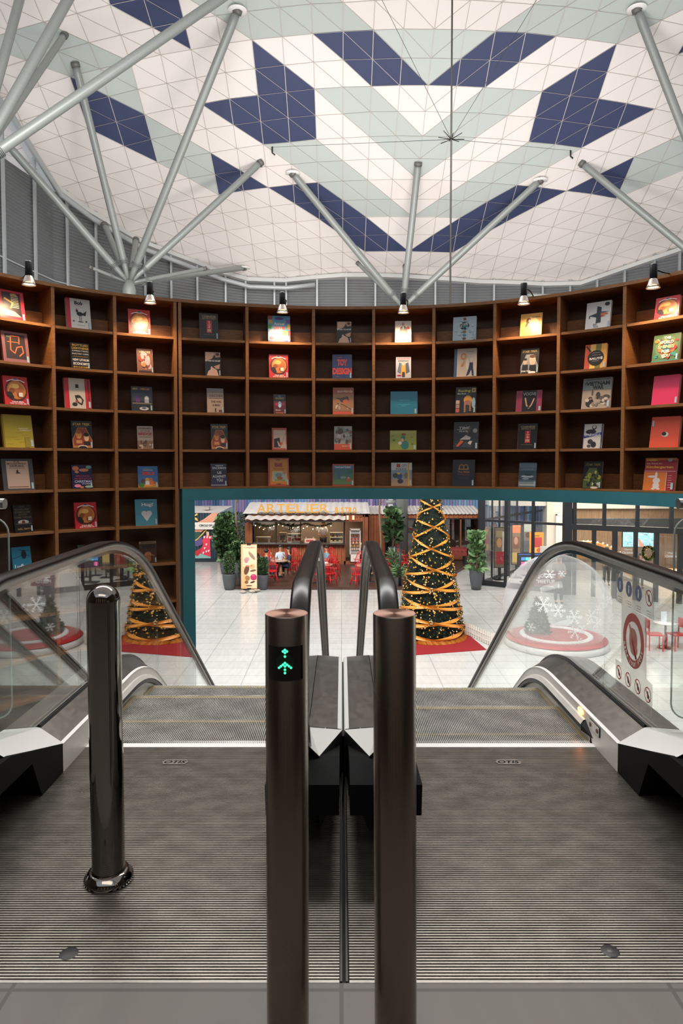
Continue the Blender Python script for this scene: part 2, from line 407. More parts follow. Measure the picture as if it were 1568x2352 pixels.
# ================================================================ floors and enclosure
def tile_mat(name, c1, c2, sx, sy, line, rough, lw=.012, metal=0.):
    m = bpy.data.materials.new(name); m.use_nodes = True; nt = m.node_tree; b = nt.nodes['Principled BSDF']
    tc = nt.nodes.new('ShaderNodeTexCoord'); br = nt.nodes.new('ShaderNodeTexBrick')
    br.inputs['Scale'].default_value = 1; br.inputs['Brick Width'].default_value = sx; br.inputs['Row Height'].default_value = sy
    br.offset = 0; br.inputs['Mortar Size'].default_value = lw; br.inputs['Mortar Smooth'].default_value = .1
    br.inputs['Color1'].default_value = lin(c1); br.inputs['Color2'].default_value = lin(c2); br.inputs['Mortar'].default_value = lin(line)
    n = nt.nodes.new('ShaderNodeTexNoise'); n.inputs['Scale'].default_value = 2.5; n.inputs['Detail'].default_value = 8
    mp = nt.nodes.new('ShaderNodeMapping'); mp.inputs['Scale'].default_value = (5, 1, 1)
    mr = nt.nodes.new('ShaderNodeMapRange'); mr.inputs['To Min'].default_value = .82; mr.inputs['To Max'].default_value = 1.12
    mx = nt.nodes.new('ShaderNodeMix'); mx.data_type = 'RGBA'; mx.blend_type = 'MULTIPLY'; mx.inputs['Factor'].default_value = 1
    nt.links.new(tc.outputs['Object'], br.inputs['Vector']); nt.links.new(tc.outputs['Object'], mp.inputs[0]); nt.links.new(mp.outputs[0], n.inputs['Vector'])
    nt.links.new(n.outputs['Fac'], mr.inputs['Value']); nt.links.new(br.outputs['Color'], mx.inputs['A']); nt.links.new(mr.outputs[0], mx.inputs['B'])
    nt.links.new(mx.outputs['Result'], b.inputs['Base Color']); b.inputs['Roughness'].default_value = rough; b.inputs['Metallic'].default_value = metal
    return m
PLAZA = tile_mat('plaza_tiles', '#c9c9c5', '#c2c2be', 1.2, .6, '#a5a5a1', .2)
STONE = tile_mat('landing_stone', '#68635d', '#645f59', .9, .9, '#4a4641', .5, .006)
m = MB(); m.box((-16, 3.4, ZF - .3), (26, 44, ZF), PLAZA); m.build('floor', kind='structure')
m = MB()
m.box((-9, -8, -.4), (9, 1.825, 0), STONE); m.box((-9, 1.825, -.4), (-1.66, 3.0, 0), STONE); m.box((1.66, 1.825, -.4), (9, 3.0, 0), STONE)
o = m.build('floor_landing', kind='structure'); 
m = MB(); m.box((-1.66, 1.825, -.4), (1.66, 3.0, -.06), DKFRAME); m.box((-9, 3.0, ZF), (9, 3.1, -.1), mat('#3a3430', .7)); m.build('wall_landing_front', kind='structure')
REAR = mat('#4a3c32', .7, 0, 'dark_brown_wall', noise=.2, nscale=1.5)
m = MB(); m.box((-9, -8.2, -.4), (9, -8, 8), REAR); m.build('wall_rear', kind='structure')
for k, x in enumerate((-6.2, -3.4, -.9, 1.7, 4.3, 7.0)):
    m = MB(); m.box((x - .35, -8.0, 0), (x + .35, -7.7, 5), mat('#c9beb0', .6)); m.build('trim_%d' % (70 + k), kind='structure')  # unseen pale strips added on the rear wall for the steel posts to mirror
m = MB(); m.box((-9.2, -8, -4), (-9, 5.5, 8), REAR); m.build('wall_left', kind='structure')
m = MB(); m.box((9, -8, -4), (9.2, 5.5, 8), REAR); m.build('wall_right', kind='structure')

# ================================================================ bookcase
DIV = [(-4.62, 4.4), (-4.2, 5.05), (-3.72, 5.72), (-3.32, 6.42), (-2.9, 6.88), (-2.42, 7.27), (-1.83, 7.54), (-1.07, 7.75), (-.32, 7.88), (.37, 7.9), (1.06, 7.83), (1.71, 7.62), (2.31, 7.27), (2.84, 6.85), (3.30, 6.33), (3.68, 5.7), (3.98, 5.05)]
DPX = {4: 121, 5: 263, 6: 407, 7: 567, 8: 720, 9: 858, 10: 996, 11: 1136, 12: 1283, 13: 1434}
TOPPX = {4: 650, 5: 671, 6: 686, 7: 697, 8: 703, 9: 703, 10: 700, 11: 690, 12: 673, 13: 648}
Z_TOP = 1.80
for k in DPX:                        # refine each upright from where the photo shows it
    a, b = slope(DPX[k], TOPPX[k]); D = Z_TOP / b; DIV[k] = (a * D, D)
def wall(t, off=0.):                 # point on the front curve at upright number t, off = outwards (away from the viewer)
    t = max(0, min(len(DIV) - 1.0001, t)); i = int(t); u = t - i
    P = [Vector(DIV[max(0, min(len(DIV) - 1, i + k))]) for k in (-1, 0, 1, 2)]
    p = .5 * ((2 * P[1]) + (-P[0] + P[2]) * u + (2 * P[0] - 5 * P[1] + 4 * P[2] - P[3]) * u * u + (-P[0] + 3 * P[1] - 3 * P[2] + P[3]) * u ** 3)
    e = .02
    q = lambda w: .5 * ((2 * P[1]) + (-P[0] + P[2]) * w + (2 * P[0] - 5 * P[1] + 4 * P[2] - P[3]) * w * w + (-P[0] + 3 * P[1] - 3 * P[2] + P[3]) * w ** 3)
    tg = (q(u + e) - q(u - e)).normalized(); nn = Vector((-tg.y, tg.x))
    return p + nn * off, tg, nn
ZR = [1.80, 1.385, .975, .560, .146, -.275, -.695, -1.115, -1.535, -1.955, -2.375, -2.795, -3.215]   # eye-relative shelf tops
DEP = .34; TH = .034
def arc_slab(mb, t0, t1, o0, o1, z0, z1, m, n=4):
    ts = [t0 + (t1 - t0) * k / n for k in range(n + 1)]
    A = [wall(t, o0)[0] for t in ts]; B = [wall(t, o1)[0] for t in ts]
    pl = A + B[::-1]
    mb.prism([(p.x, p.y, z0) for p in pl][::-1], (0, 0, z1 - z0), m)
def upright(mb, t, z0, z1, o0=0, o1=DEP, w=TH):
    p, tg, nn = wall(t, 0); a = p + nn * o0; b = p + nn * o1; s = tg * w / 2
    mb.prism([(q.x, q.y, z0) for q in (a - s, a + s, b + s, b - s)], (0, 0, z1 - z0), WOOD)
JOG = 6.0
def case(name, label, t0, t1, zlist, zbot):
    t = empty(name, label, 'bookcase', (0, 0, 0), 0, None)
    ts = list(range(t0, t1 + 1))
    for k in ts:
        m = MB(); kk = k + (.035 if (k == t0 and t0 == 6) else -.035 if (k == t1 and t1 == 6) else 0); upright(m, kk, EZ + zbot, EZ + Z_TOP - TH, .006); m.build('upright', t)
    for k in range(t0, t1):
        pos = 3.0 if abs(k) else 0
        for z in zlist:
            m = MB(); arc_slab(m, k + .03, k + .97, .014, DEP, EZ + z - .027, EZ + z, WOOD); m.build('shelf', t)
        for z in ([ZR[1], ZR[5]] if True else []):
            if z in zlist or z == zbot or z == ZR[5]:
                m = MB(); arc_slab(m, k + .03, k + .97, DEP - .1, DEP, EZ + z, EZ + z + .155, WOOD); m.build('display_ledge', t)
    m = MB(); arc_slab(m, t0, t1, 0, DEP + .02, EZ + Z_TOP - TH, EZ + Z_TOP, WOOD, 4 * (t1 - t0)); m.build('top_board', t)
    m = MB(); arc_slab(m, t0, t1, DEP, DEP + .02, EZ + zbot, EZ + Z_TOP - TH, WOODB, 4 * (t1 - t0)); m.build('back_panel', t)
    return t
case('bookcase', 'tall dark wood bookcase section left of the teal opening', 0, 6, ZR[1:], ZF - EZ)
b2 = case('bookcase', 'curved dark wood bookcase spanning above the teal opening', 6, 16, ZR[1:5], ZR[5] - .02)
m = MB(); arc_slab(m, 6.03, 15.97, .0, DEP, EZ + ZR[5] - .02, EZ + ZR[5], WOOD, 40); m.build('bottom_board', b2)
TEAL = mat('#3c8490', .45, 0, 'teal_paint', noise=.05, nscale=3)
m = MB(); arc_slab(m, 6.045, 16, -.012, DEP + .03, EZ - .425, EZ - .297, TEAL, 40)
p0, tg, nn = wall(6.045)
a = p0 - nn * .012; w = tg * .135
m.prism([(q.x, q.y, ZF) for q in (a, a + w, a + w + nn * .36, a + nn * .36)], (0, 0, EZ - .425 - ZF), TEAL)
p1, tg1, nn1 = wall(15.9); a = p1 - nn1 * .012; w = tg1 * .135
m.prism([(q.x, q.y, ZF) for q in (a, a + w, a + w + nn1 * .36, a + nn1 * .36)], (0, 0, EZ - .425 - ZF), TEAL)
m.build('door_1', kind='structure')
# picture lamps
BULB = mat('#ffd9a8', .5, 0, 'lit_bulb', emit=14, ecol='#ffdfb8')
SHADE = mat('#cfc6ba', .25, 0, 'frosted_glass_shade', trans=.5)
lamp_px = [(67, 655), (345, 697), (649, 718), (926, 719), (1203, 699), (1499, 662)]
lamp_lab = ['black spot lamp at the far left end of the bookcase top', 'black spot lamp on the bookcase top by the left roof column', 'black spot lamp over the party annual, left of the middle', 'black spot lamp below the middle roof column', 'black spot lamp above the golden storybook', 'black spot lamp nearest the right end of the bookcase']
for (u, v), lb_ in zip(lamp_px, lamp_lab):
    best = min((abs((wall(t / 100, -.2)[0].x / wall(t / 100, -.2)[0].y) - slope(u, v)[0]), t / 100) for t in range(150, 1500))[1]
    p, tg, nn = wall(best, -.2); z = EZ + slope(u, v)[1] * p.y
    t = empty('spot_lamp', lb_, 'lamp', (p.x, p.y, z), math.atan2(tg.y, tg.x), 'spot lamps along the bookcase top')
    m = MB(); m.lathe([(0, .225), (.03, .225), (.034, .215), (.034, .09), (.03, .085), (0, .085)], BLACK, seg=20); m.build('housing', t)
    m = MB(); m.lathe([(.03, .09), (.04, .07), (.052, .03), (.066, .0), (.063, .0), (.049, .03), (.037, .07)], SHADE, seg=24); m.build('shade', t)
    m = MB(); m.lathe([(0, .014), (.05, .012), (.052, .02), (0, .03)], BULB, seg=20); m.build('bulb', t)
    m = MB(); m.tube([(0, .0, .18), (.05, .08, .15), (.05, .22, Z_TOP + EZ - z)], .007, BLACK, 8); m.build('arm', t)
    light('SPOT', 'lamp_beam', (0, 0, -.005), 36, (1, .68, .40), .04, rot=(R(17), 0, 0), spot=R(118), blend=.7, parent=t)
# ================================================================ books
# cover marks in unit cover space: r=rect, e=ellipse, p=polygon, t=text(string, cx, cy, w, h, colour, shear)
def T(s, cx, cy, w, h, c, sh=0, b=.02): return ('t', s, cx, cy, w, h, c, sh, b)
def r_(x0, y0, x1, y1, c): return ('r', x0, y0, x1, y1, c)
def e_(cx, cy, rx, ry, c): return ('e', cx, cy, rx, ry, c)
def p_(pts, c): return ('p', pts, c)
COOK = ('#c8252d', [e_(.5, .5, .46, .38, '#5c1a12'), e_(.52, .53, .38, .32, '#c97a34'), e_(.42, .6, .2, .15, '#e2a050'), e_(.62, .55, .2, .17, '#b9652a'), e_(.5, .66, .14, .08, '#edb765'), e_(.33, .5, .12, .09, '#8f4a1d'),
               e_(.22, .36, .13, .1, '#2c1512'), e_(.3, .28, .09, .07, '#241010'), e_(.65, .36, .13, .1, '#7c3c1b'), r_(.59, .3, .76, .42, '#f0dcc0'), e_(.675, .42, .085, .025, '#ffe9c8'), e_(.5, .9, .07, .035, '#2c4f8e'), e_(.5, .89, .16, .055, '#d86a3a'), e_(.5, .905, .07, .035, '#2b4f8f'),
               p_([(.14, .79), (.3, .85), (.3, .88), (.13, .82)], '#f7eee6'), p_([(.3, .85), (.7, .85), (.7, .88), (.3, .88)], '#f7eee6'), p_([(.7, .85), (.87, .79), (.88, .82), (.7, .88)], '#f7eee6'),
               T('YOUR MEAL', .52, .115, .5, .05, '#fbf3ea'), T('ONE TO COOK ON', .52, .055, .66, .05, '#fbf3ea')])
TREK = ('#0e1512', [T('STAR TREK', .5, .88, .82, .09, '#d7aa52', .15), r_(.2, .8, .8, .812, '#8b7a54'), p_([(.3, .76), (.7, .76), (.98, .3), (.96, .02), (.04, .02), (.02, .3)], '#b97736'),
               p_([(.33, .74), (.67, .74), (.93, .3), (.9, .1), (.1, .1), (.07, .3)], '#8d3d22'), e_(.34, .5, .14, .15, '#d8883f'), e_(.34, .6, .13, .07, '#9c5626'), e_(.7, .4, .12, .14, '#e6b488'), e_(.7, .5, .13, .07, '#191512'), r_(.2, .18, .48, .3, '#c98a54'), r_(.56, .12, .86, .25, '#2a2320'),
               e_(.5, .06, .22, .06, '#e9dcc8'), e_(.5, .04, .19, .05, '#241a16')])
BETW = ('#15110f', [p_([(.05, .98), (.7, .98), (.45, .72), (.02, .62)], '#d9a988'), p_([(.55, .98), (.98, .98), (.98, .8), (.7, .76)], '#c48f70'), e_(.8, .9, .12, .06, '#3b211a'), T('BETWEEN YOU AND ME', .5, .63, .92, .07, '#f5efe6', .25), p_([(.1, .02), (.85, .02), (.75, .25), (.5, .35), (.2, .2)], '#e3b497'), p_([(.55, .4), (.95, .5), (.9, .3), (.7, .3)], '#d8a081'), e_(.42, .3, .07, .1, '#e4c0a4')])
CHIN = ('#14110f', [r_(0, 0, .05, 1, '#4a1518'), T('CHINESE', .52, .87, .72, .085, '#b99c6b'), T('ASTROLOGY', .52, .79, .72, .06, '#a98c5c'), r_(.38, .24, .66, .72, '#c3202e'), r_(.5, .6, .54, .7, '#e9c9a0'), r_(.44, .56, .6, .58, '#e9c9a0'), r_(.44, .5, .6, .52, '#e9c9a0'), r_(.44, .44, .6, .46, '#e9c9a0'), r_(.5, .42, .54, .53, '#e9c9a0'), r_(.43, .28, .47, .39, '#e9c9a0'), r_(.5, .28, .54, .39, '#e9c9a0'), r_(.57, .28, .61, .39, '#e9c9a0'), r_(.44, .36, .6, .375, '#e9c9a0'), r_(.2, .17, .8, .18, '#a98c5c')])
def blob(seed, cols, n, x0=.05, y0=.05, x1=.95, y1=.95, s=.12):
    q = random.Random(seed); return [e_(q.uniform(x0 + s, x1 - s), q.uniform(y0 + s, y1 - s), q.uniform(.3, 1) * s, q.uniform(.3, 1) * s, q.choice(cols)) for _ in range(n)]
BK = [
# col,row, px x0,x1,top, cover, marks, label
(1, 1, 8, 66, 668, ('#c8243a', [r_(.14, .12, .86, .93, '#1d120d'), p_([(.16, .12), (.84, .12), (.6, .28), (.16, .36)], '#e8b98a'), p_([(.2, .68), (.5, .56), (.42, .4), (.47, .38), (.58, .58), (.24, .74)], '#d99a3e'), *[r_(.48, .42 + k * .055, .78, .44 + k * .055, '#e8cfa5') for k in range(8)], e_(.6, .86, .14, .05, '#b98a54')]), 'red framed art book with a dark picture, top shelf far left'),
(2, 1, 160, 215, 686, ('#d9d6cf', [r_(0, 0, .17, 1, '#c01f38'), T('Bob', .52, .86, .34, .12, '#1c1a18', 0, .04), r_(.4, .765, .62, .775, '#c55'), e_(.55, .5, .13, .07, '#1d1b19'), p_([(.6, .48), (.84, .62), (.78, .44)], '#1d1b19'), e_(.44, .59, .05, .045, '#1d1b19'), p_([(.38, .66), (.46, .67), (.43, .62)], '#c8323a'), p_([(.42, .6), (.5, .5), (.46, .46)], '#1d1b19'), r_(.53, .26, .55, .46, '#4b4038'), r_(.6, .26, .62, .46, '#4b4038'), e_(.57, .24, .12, .012, '#3a332d'), e_(.28, .25, .04, .02, '#333'), e_(.8, .26, .04, .03, '#333'), r_(.4, .12, .75, .127, '#777')]), 'white picture book with a black rooster and a red spine'),
(3, 1, 300, 350, 711, COOK, 'red cookbook with a roast dish on the top shelf under the second lamp'),
(4, 1, 461, 504, 719, CHIN, 'black astrology book with a red panel on the top shelf'),
(5, 1, 617, 668, 725, ('#5fa0c4', [r_(0, .86, .2, 1, '#a8332c'), r_(.05, .7, .2, .84, '#d8a93e'), r_(0, .5, .16, .66, '#3c8a3f'), r_(.82, .72, 1, .86, '#7b4f9c'), r_(.86, .5, 1, .68, '#e0c14e'), e_(.5, .9, .2, .05, '#5a3f96'), T('Annual', .5, .7, .46, .1, '#fbf6ea'), T('2018', .5, .54, .5, .13, '#c22a32', 0, .05), r_(.58, .26, .86, .44, '#e8b23c'), r_(.7, .26, .74, .44, '#c8502e'), e_(.2, .34, .17, .14, '#e79bb0'), r_(.3, .08, .6, .3, '#5f9a4a'), e_(.78, .16, .12, .1, '#e79bb0'), r_(0, 0, 1, .07, '#26407e'), r_(.06, .1, .24, .2, '#c23040'), r_(.9, .1, 1, .44, '#d8453e')]), 'blue party annual with wrapped presents on its cover'),
(6, 1, 773, 807, 738, BETW, 'small black and skin toned paperback on the top shelf in the middle'),
(7, 1, 906, 943, 737, ('#e8ddd2', [p_([(.25, .42), (.32, .7), (.45, .76), (.6, .76), (.72, .7), (.78, .42)], '#1c1a1a'), e_(.5, .85, .08, .09, '#c99276'), e_(.5, .92, .07, .03, '#d8c8b8'), p_([(.46, .76), (.54, .76), (.5, .6)], '#e9e6e2'), e_(.8, .67, .1, .07, '#b3282f'), r_(.12, .26, .88, .3, '#b08a5c'), r_(.2, .2, .8, .24, '#b08a5c'), T('HONEY', .52, .1, .5, .09, '#c9a26a'), e_(.2, .4, .08, .03, '#c99276'), e_(.82, .4, .08, .03, '#c99276')]), 'pale book showing a seated man in a black suit'),
(8, 1, 1037, 1090, 727, ('#bcd0d8', [e_(.5, .62, .2, .17, '#141414'), T('PLANET', .5, .58, .3, .06, '#39b7b0'), T('EXTREME', .5, .65, .3, .045, '#e8e0c8'), T('SUPERIOR', .5, .71, .26, .035, '#e8e0c8'), e_(.5, .9, .07, .06, '#8a4a2e'), e_(.5, .37, .08, .06, '#8a7a4a'), e_(.5, .23, .08, .05, '#2a8aa0'), e_(.5, .09, .08, .05, '#7a3f25'), *blob(5, ['#a7bfca', '#cbdbe0', '#9eb6c4'], 26, s=.06)]), 'pale blue book with a black disc and small creatures in a column'),
(9, 1, 1190, 1239, 720, ('#efb65a', [e_(.55, .5, .3, .35, '#f7d490'), p_([(.1, .02), (.62, .02), (.5, .38), (.4, .52), (.28, .38)], '#f3c24e'), e_(.36, .66, .1, .09, '#6b3a1e'), e_(.38, .72, .1, .08, '#552c15'), p_([(.22, .42), (.3, .66), (.4, .6), (.3, .4)], '#5b3018'), e_(.42, .68, .05, .06, '#efc5a0'), T('Storybook', .72, .82, .38, .08, '#6a4420'), e_(.7, .4, .16, .16, '#f2a07a'), e_(.78, .3, .08, .1, '#f7e0b0')]), 'golden storybook with a dancing figure in a yellow gown'),
(10, 1, 1338, 1394, 693, ('#dddad6', [p_([(.42, .2), (.62, .22), (.62, .78), (.44, .84)], '#243038'), p_([(.12, .5), (.5, .6), (.8, .52), (.44, .42)], '#243038'), r_(.13, .4, .17, .5, '#243038'), p_([(.6, .46), (.9, .5), (.86, .56), (.6, .58)], '#c9743a'), p_([(.6, .42), (.82, .44), (.6, .48)], '#a33f2c'), p_([(.62, .56), (.94, .6), (.62, .62)], '#38566a'), e_(.84, .88, .1, .07, '#1a1a1a'), T('Exit', .4, .18, .14, .04, '#222'), T('Figure', .42, .13, .18, .04, '#222'), T('Growth', .44, .08, .2, .04, '#222')]), 'white book with a dark shape dissolving into colour, top shelf towards the right'),
(11, 1, 1495, 1550, 682, COOK, 'red cookbook with a roast dish on the top shelf at the far right'),
(1, 2, 14, 74, 763, ('#96605f', [r_(.12, .12, .88, .92, '#3a2a24'), ('l', [(.34, .86), (.3, .4), (.45, .3), (.55, .5), (.75, .55), (.78, .35), (.62, .22)], .045, '#e8713c'), ('l', [(.34, .86), (.66, .86), (.64, .62)], .045, '#e8713c'), ('l', [(.2, .66), (.62, .66)], .03, '#e8713c'), r_(.18, .8, .34, .86, '#6d8a62')]), 'mauve book with an orange tube drawing, far left of the second shelf'),
(2, 2, 168, 211, 788, ('#17130f', [T('BOTTLED', .52, .91, .84, .085, '#d8a92f', 0, .04), T('LIGHTNING', .52, .79, .88, .085, '#d8a92f', 0, .04), T('SUPERBATTERIES,', .52, .68, .88, .055, '#e6ddd0'), T('ELECTRIC CARS,', .52, .57, .88, .06, '#e6ddd0'), r_(.12, .46, .9, .475, '#b28b2c'), T('NEW LITHIUM', .52, .34, .86, .09, '#e6ddd0', 0, .04), T('ECONOMY', .5, .19, .78, .1, '#e6ddd0', 0, .04), T('SETH FLETCHER', .5, .06, .8, .05, '#d8a92f')]), 'black book with stacked yellow and white capital lettering'),
(3, 2, 318, 355, 801, ('#8d5a45', [r_(.05, .8, .95, .97, '#6b3f35'), T('HEROES', .5, .86, .7, .09, '#e8c9a0'), *blob(8, ['#c7b6b6', '#a9482e', '#d8d3de', '#d98f4a', '#5b3a44'], 22, s=.2), r_(.1, .04, .9, .1, '#3c2a30')]), 'small brown and white comic paperback on the second shelf, third column'),
(4, 2, 473, 509, 808, BETW, 'small black and skin toned paperback on the second shelf'),
(5, 2, 619, 663, 814, COOK, 'red cookbook with a roast dish on the second shelf, left of the middle'),
(6, 2, 763, 808, 814, ('#2b3f70', [T('TOY', .5, .67, .52, .27, '#e34b3d', 0, .06), T('DESIGN', .5, .31, .98, .27, '#e34b3d', 0, .06), r_(.22, .86, .5, .88, '#c8505a'), r_(.2, .09, .34, .105, '#c8505a')]), 'navy book with big red block lettering about toys'),
(7, 2, 908, 943, 820, ('#b9bcc8', [T('FASHION', .5, .91, .8, .08, '#b02a4a'), r_(.15, .8, .85, .83, '#22222a'), p_([(.1, .3), (.22, .75), (.38, .7), (.36, .2)], '#5f6f88'), p_([(.62, .2), (.64, .7), (.82, .75), (.9, .3)], '#4a566d'), p_([(.32, .15), (.38, .62), (.5, .78), (.62, .62), (.68, .15)], '#d8a03c'), e_(.5, .66, .07, .06, '#e9c7ac'), p_([(.4, .06), (.42, .3), (.58, .3), (.6, .06)], '#2c2a33'), r_(.1, .1, .36, .17, '#b0264e')]), 'grey paperback with three standing figures on the second shelf'),
(8, 2, 1040, 1091, 800, ('#cdbfae', [r_(0, 0, .13, 1, '#35547c'), e_(.42, .72, .13, .12, '#d98534'), e_(.42, .72, .07, .06, '#cdbfae'), p_([(.3, .4), (.5, .62), (.44, .38), (.34, .34)], '#d98534'), p_([(.55, .02), (.66, .3), (.7, .5), (.85, .5), (.86, .3), (.92, .02), (.82, .04), (.78, .25), (.68, .08)], '#28304f'), e_(.77, .6, .08, .07, '#d8cfc4'), e_(.6, .45, .07, .2, '#e2d8ca'), T('PREMIER', .72, .89, .36, .035, '#b08f80')]), 'beige book with a blue spine and a running figure'),
(9, 2, 1191, 1233, 800, ('#12110f', [T('STAR TREK', .5, .88, .82, .09, '#b9a05e', .15), p_([(.3, .76), (.7, .76), (.98, .3), (.96, .02), (.04, .02), (.02, .3)], '#8b8f92'), e_(.66, .52, .17, .2, '#e0b096'), e_(.66, .68, .17, .07, '#5a3a2a'), p_([(.48, .02), (.5, .34), (.85, .34), (.95, .02)], '#181818'), e_(.26, .48, .1, .12, '#c8a48c'), e_(.26, .57, .1, .05, '#2a2220'), p_([(.08, .02), (.12, .36), (.42, .36), (.44, .02)], '#222'), T('STAR TREK', .34, .1, .5, .06, '#f0ece4'), e_(.66, .04, .2, .05, '#e9e4da')]), 'dark science fiction paperback with two silvery portraits on the second shelf'),
(10, 2, 1337, 1386, 791, ('#d8883a', [*[r_(.25 * (k % 4), .2 * (k // 4), .25 * (k % 4) + .25, .2 * (k // 4) + .2, ['#c9502e', '#e6a94a', '#a8282a', '#7b7a35', '#e07a3a', '#eec36a', '#b23a2a'][(k * 5 + k // 4) % 7]) for k in range(20)], e_(.52, .44, .38, .31, '#241c17'), p_([(.02, .92), (.07, .98), (.3, .72), (.24, .68)], '#241c17'), T('SAUTÉ', .54, .42, .62, .12, '#f5efe6', 0, .04), T('HOW TO', .56, .55, .4, .06, '#8d7d6e'), r_(.35, .64, .7, .655, '#b9a99a'), r_(.36, .3, .68, .315, '#b9a99a')]), 'checkered orange cookbook with a black frying pan'),
(11, 2, 1491, 1553, 768, ('#5d7a4c', [e_(.5, .52, .42, .42, '#6f8d5a'), e_(.5, .5, .32, .27, '#c8502e'), e_(.5, .5, .2, .17, '#3e8f90'), *blob(11, ['#e08a3a', '#c23c3c', '#dfe3d4', '#e5b64a', '#3f9a8a', '#7d3f6a'], 30, s=.09), T('THE', .52, .86, .26, .1, '#f2efe2', 0, .04), T('WORLD', .5, .7, .52, .12, '#f2efe2', 0, .04), T('SHINES', .5, .54, .6, .13, '#f5d9a0', 0, .04), T('FOR', .5, .37, .3, .12, '#f2efe2', 0, .04), T('YOU', .5, .21, .34, .12, '#e9e6cc', 0, .04), r_(0, 0, 1, .04, '#3b9a86')]), 'green illustrated book about a shining world, right end of the second shelf'),
(1, 3, 15, 71, 865, COOK, 'red cookbook with a roast dish on the third shelf at the far left'),
(2, 3, 153, 213, 869, ('#c9bcae', [r_(0, 0, .17, 1, '#c3202f'), r_(.78, 0, .9, 1, '#b81e2e'), r_(.9, 0, .925, 1, '#1c1718'), r_(.925, 0, 1, 1, '#b81e2e'), r_(.42, .68, .54, .8, '#1f1c1a'), ('l', [(.4, .42), (.58, .4), (.68, .28), (.62, .14), (.5, .2), (.44, .3), (.4, .42)], .05, '#2a2320'), e_(.36, .14, .1, .06, '#2a2320'), e_(.5, .4, .1, .05, '#2a2320'), e_(.44, .24, .05, .04, '#a8452e')]), 'cream book with red borders and a telephone handset drawing'),
(3, 3, 304, 353, 888, ('#20222c', [r_(0, .8, 1, 1, '#141a2c'), T('BRICK', .2, .9, .22, .07, '#d8b34a'), T('HEROES', .66, .9, .42, .07, '#d98334'), r_(.06, .4, .94, .72, '#3b3f4a'), e_(.3, .52, .1, .1, '#5a2f6e'), r_(.22, .36, .4, .48, '#6b2f7a'), e_(.72, .52, .1, .1, '#d8d4cc'), r_(.62, .32, .82, .48, '#a9aeb4'), r_(.05, .28, .95, .34, '#7a6a55'), e_(.58, .1, .22, .07, '#cfc9bd'), e_(.58, .12, .1, .04, '#4a5a8a')]), 'dark toy themed picture book on the third shelf'),
(4, 3, 477, 515, 892, ('#b59c86', [r_(0, .82, 1, 1, '#7f7a78'), T('JEFFREY', .6, .84, .62, .09, '#8f7560'), T('ARCHER', .55, .7, .84, .12, '#8d6f58'), r_(.1, .585, .95, .6, '#5a3a2a'), T('THIS WAS', .54, .46, .62, .09, '#5e3526'), T('A MAN', .54, .32, .46, .09, '#5e3526'), e_(.5, .15, .04, .05, '#241c18'), r_(.47, .03, .53, .14, '#241c18'), r_(.7, .02, .92, .13, '#5f3a2a'), r_(0, 0, 1, .03, '#8a6a50')]), 'sandy beige novel with a tiny standing figure'),
(5, 3, 629, 657, 906, ('#6a1c2a', [r_(0, .66, 1, 1, '#121018'), T('GUARD', .5, .8, .7, .1, '#c8a54e'), e_(.5, .48, .16, .16, '#7fb3d8'), e_(.5, .42, .08, .1, '#dce8f0'), e_(.25, .5, .14, .08, '#b03048'), e_(.78, .5, .14, .08, '#8e2038'), e_(.5, .9, .12, .06, '#4a6a9a'), T('Queen', .36, .2, .42, .07, '#f0eadc'), r_(.2, .04, .8, .08, '#d87a2e')]), 'smallest dark red fantasy paperback on the third shelf'),
(6, 3, 764, 812, 890, ('#b0693c', [r_(0, .77, 1, 1, '#a84e2e'), r_(0, .12, 1, .75, '#ab7a52'), T('songbirds', .58, .85, .72, .13, '#e0c9ac'), e_(.55, .54, .22, .1, '#3d332c'), e_(.66, .6, .09, .07, '#4c3d33'), e_(.62, .48, .14, .08, '#c9683a'), p_([(.1, .62), (.36, .6), (.36, .54)], '#352b25'), ('l', [(.2, .42), (.5, .36), (.75, .24), (.95, .16)], .02, '#3a2b22'), *blob(4, ['#ddd3c8', '#c9b8a8'], 8, .1, .12, .9, .45, .05), r_(0, 0, 1, .11, '#d0562e')]), 'orange brown book with a small bird on a twig'),
(7, 3, 896, 958, 899, ('#0d7d9c', [e_(.5, .42, .24, .02, '#2f9cb6'), e_(.5, .62, .2, .012, '#5fb4c8'), e_(.5, .36, .1, .02, '#3fa6be')]), 'wide plain turquoise book on the third shelf'),
(8, 3, 1044, 1091, 889, ('#171512', [T('Racing', .42, .85, .6, .13, '#d8c23a', 0, .03), T('Bike Book', .3, .75, .42, .06, '#e6e2d8'), r_(.78, .8, .97, .95, '#c8b45a'), r_(.82, .84, .92, .91, '#a8322c'), e_(.6, .7, .09, .07, '#3a4a6a'), e_(.6, .5, .2, .18, '#d8952f'), e_(.6, .4, .17, .1, '#a36a5a'), r_(.42, .04, .5, .42, '#a8765e'), r_(.68, .08, .76, .42, '#a8765e'), e_(.58, .17, .07, .17, '#33302e'), e_(.88, .4, .09, .2, '#8fb0c4'), r_(.02, .36, .2, .5, '#c8a898'), r_(.02, .2, .2, .34, '#b58a7a'), r_(.02, .04, .2, .18, '#c8604e')]), 'black book showing racing cyclists'),
(9, 3, 1182, 1241, 897, ('#9a3a55', [r_(.24, 0, .8, 1, '#17120f'), T('VOGVE', .52, .83, .5, .14, '#d8d0c4', 0, 0), ('l', [(.36, .64), (.42, .3), (.5, .16)], .055, '#dba888'), ('l', [(.5, .16), (.6, .3), (.7, .6)], .05, '#dba888'), e_(.48, .2, .06, .05, '#2a2a4a')]), 'maroon and black fashion book with two raised legs'),
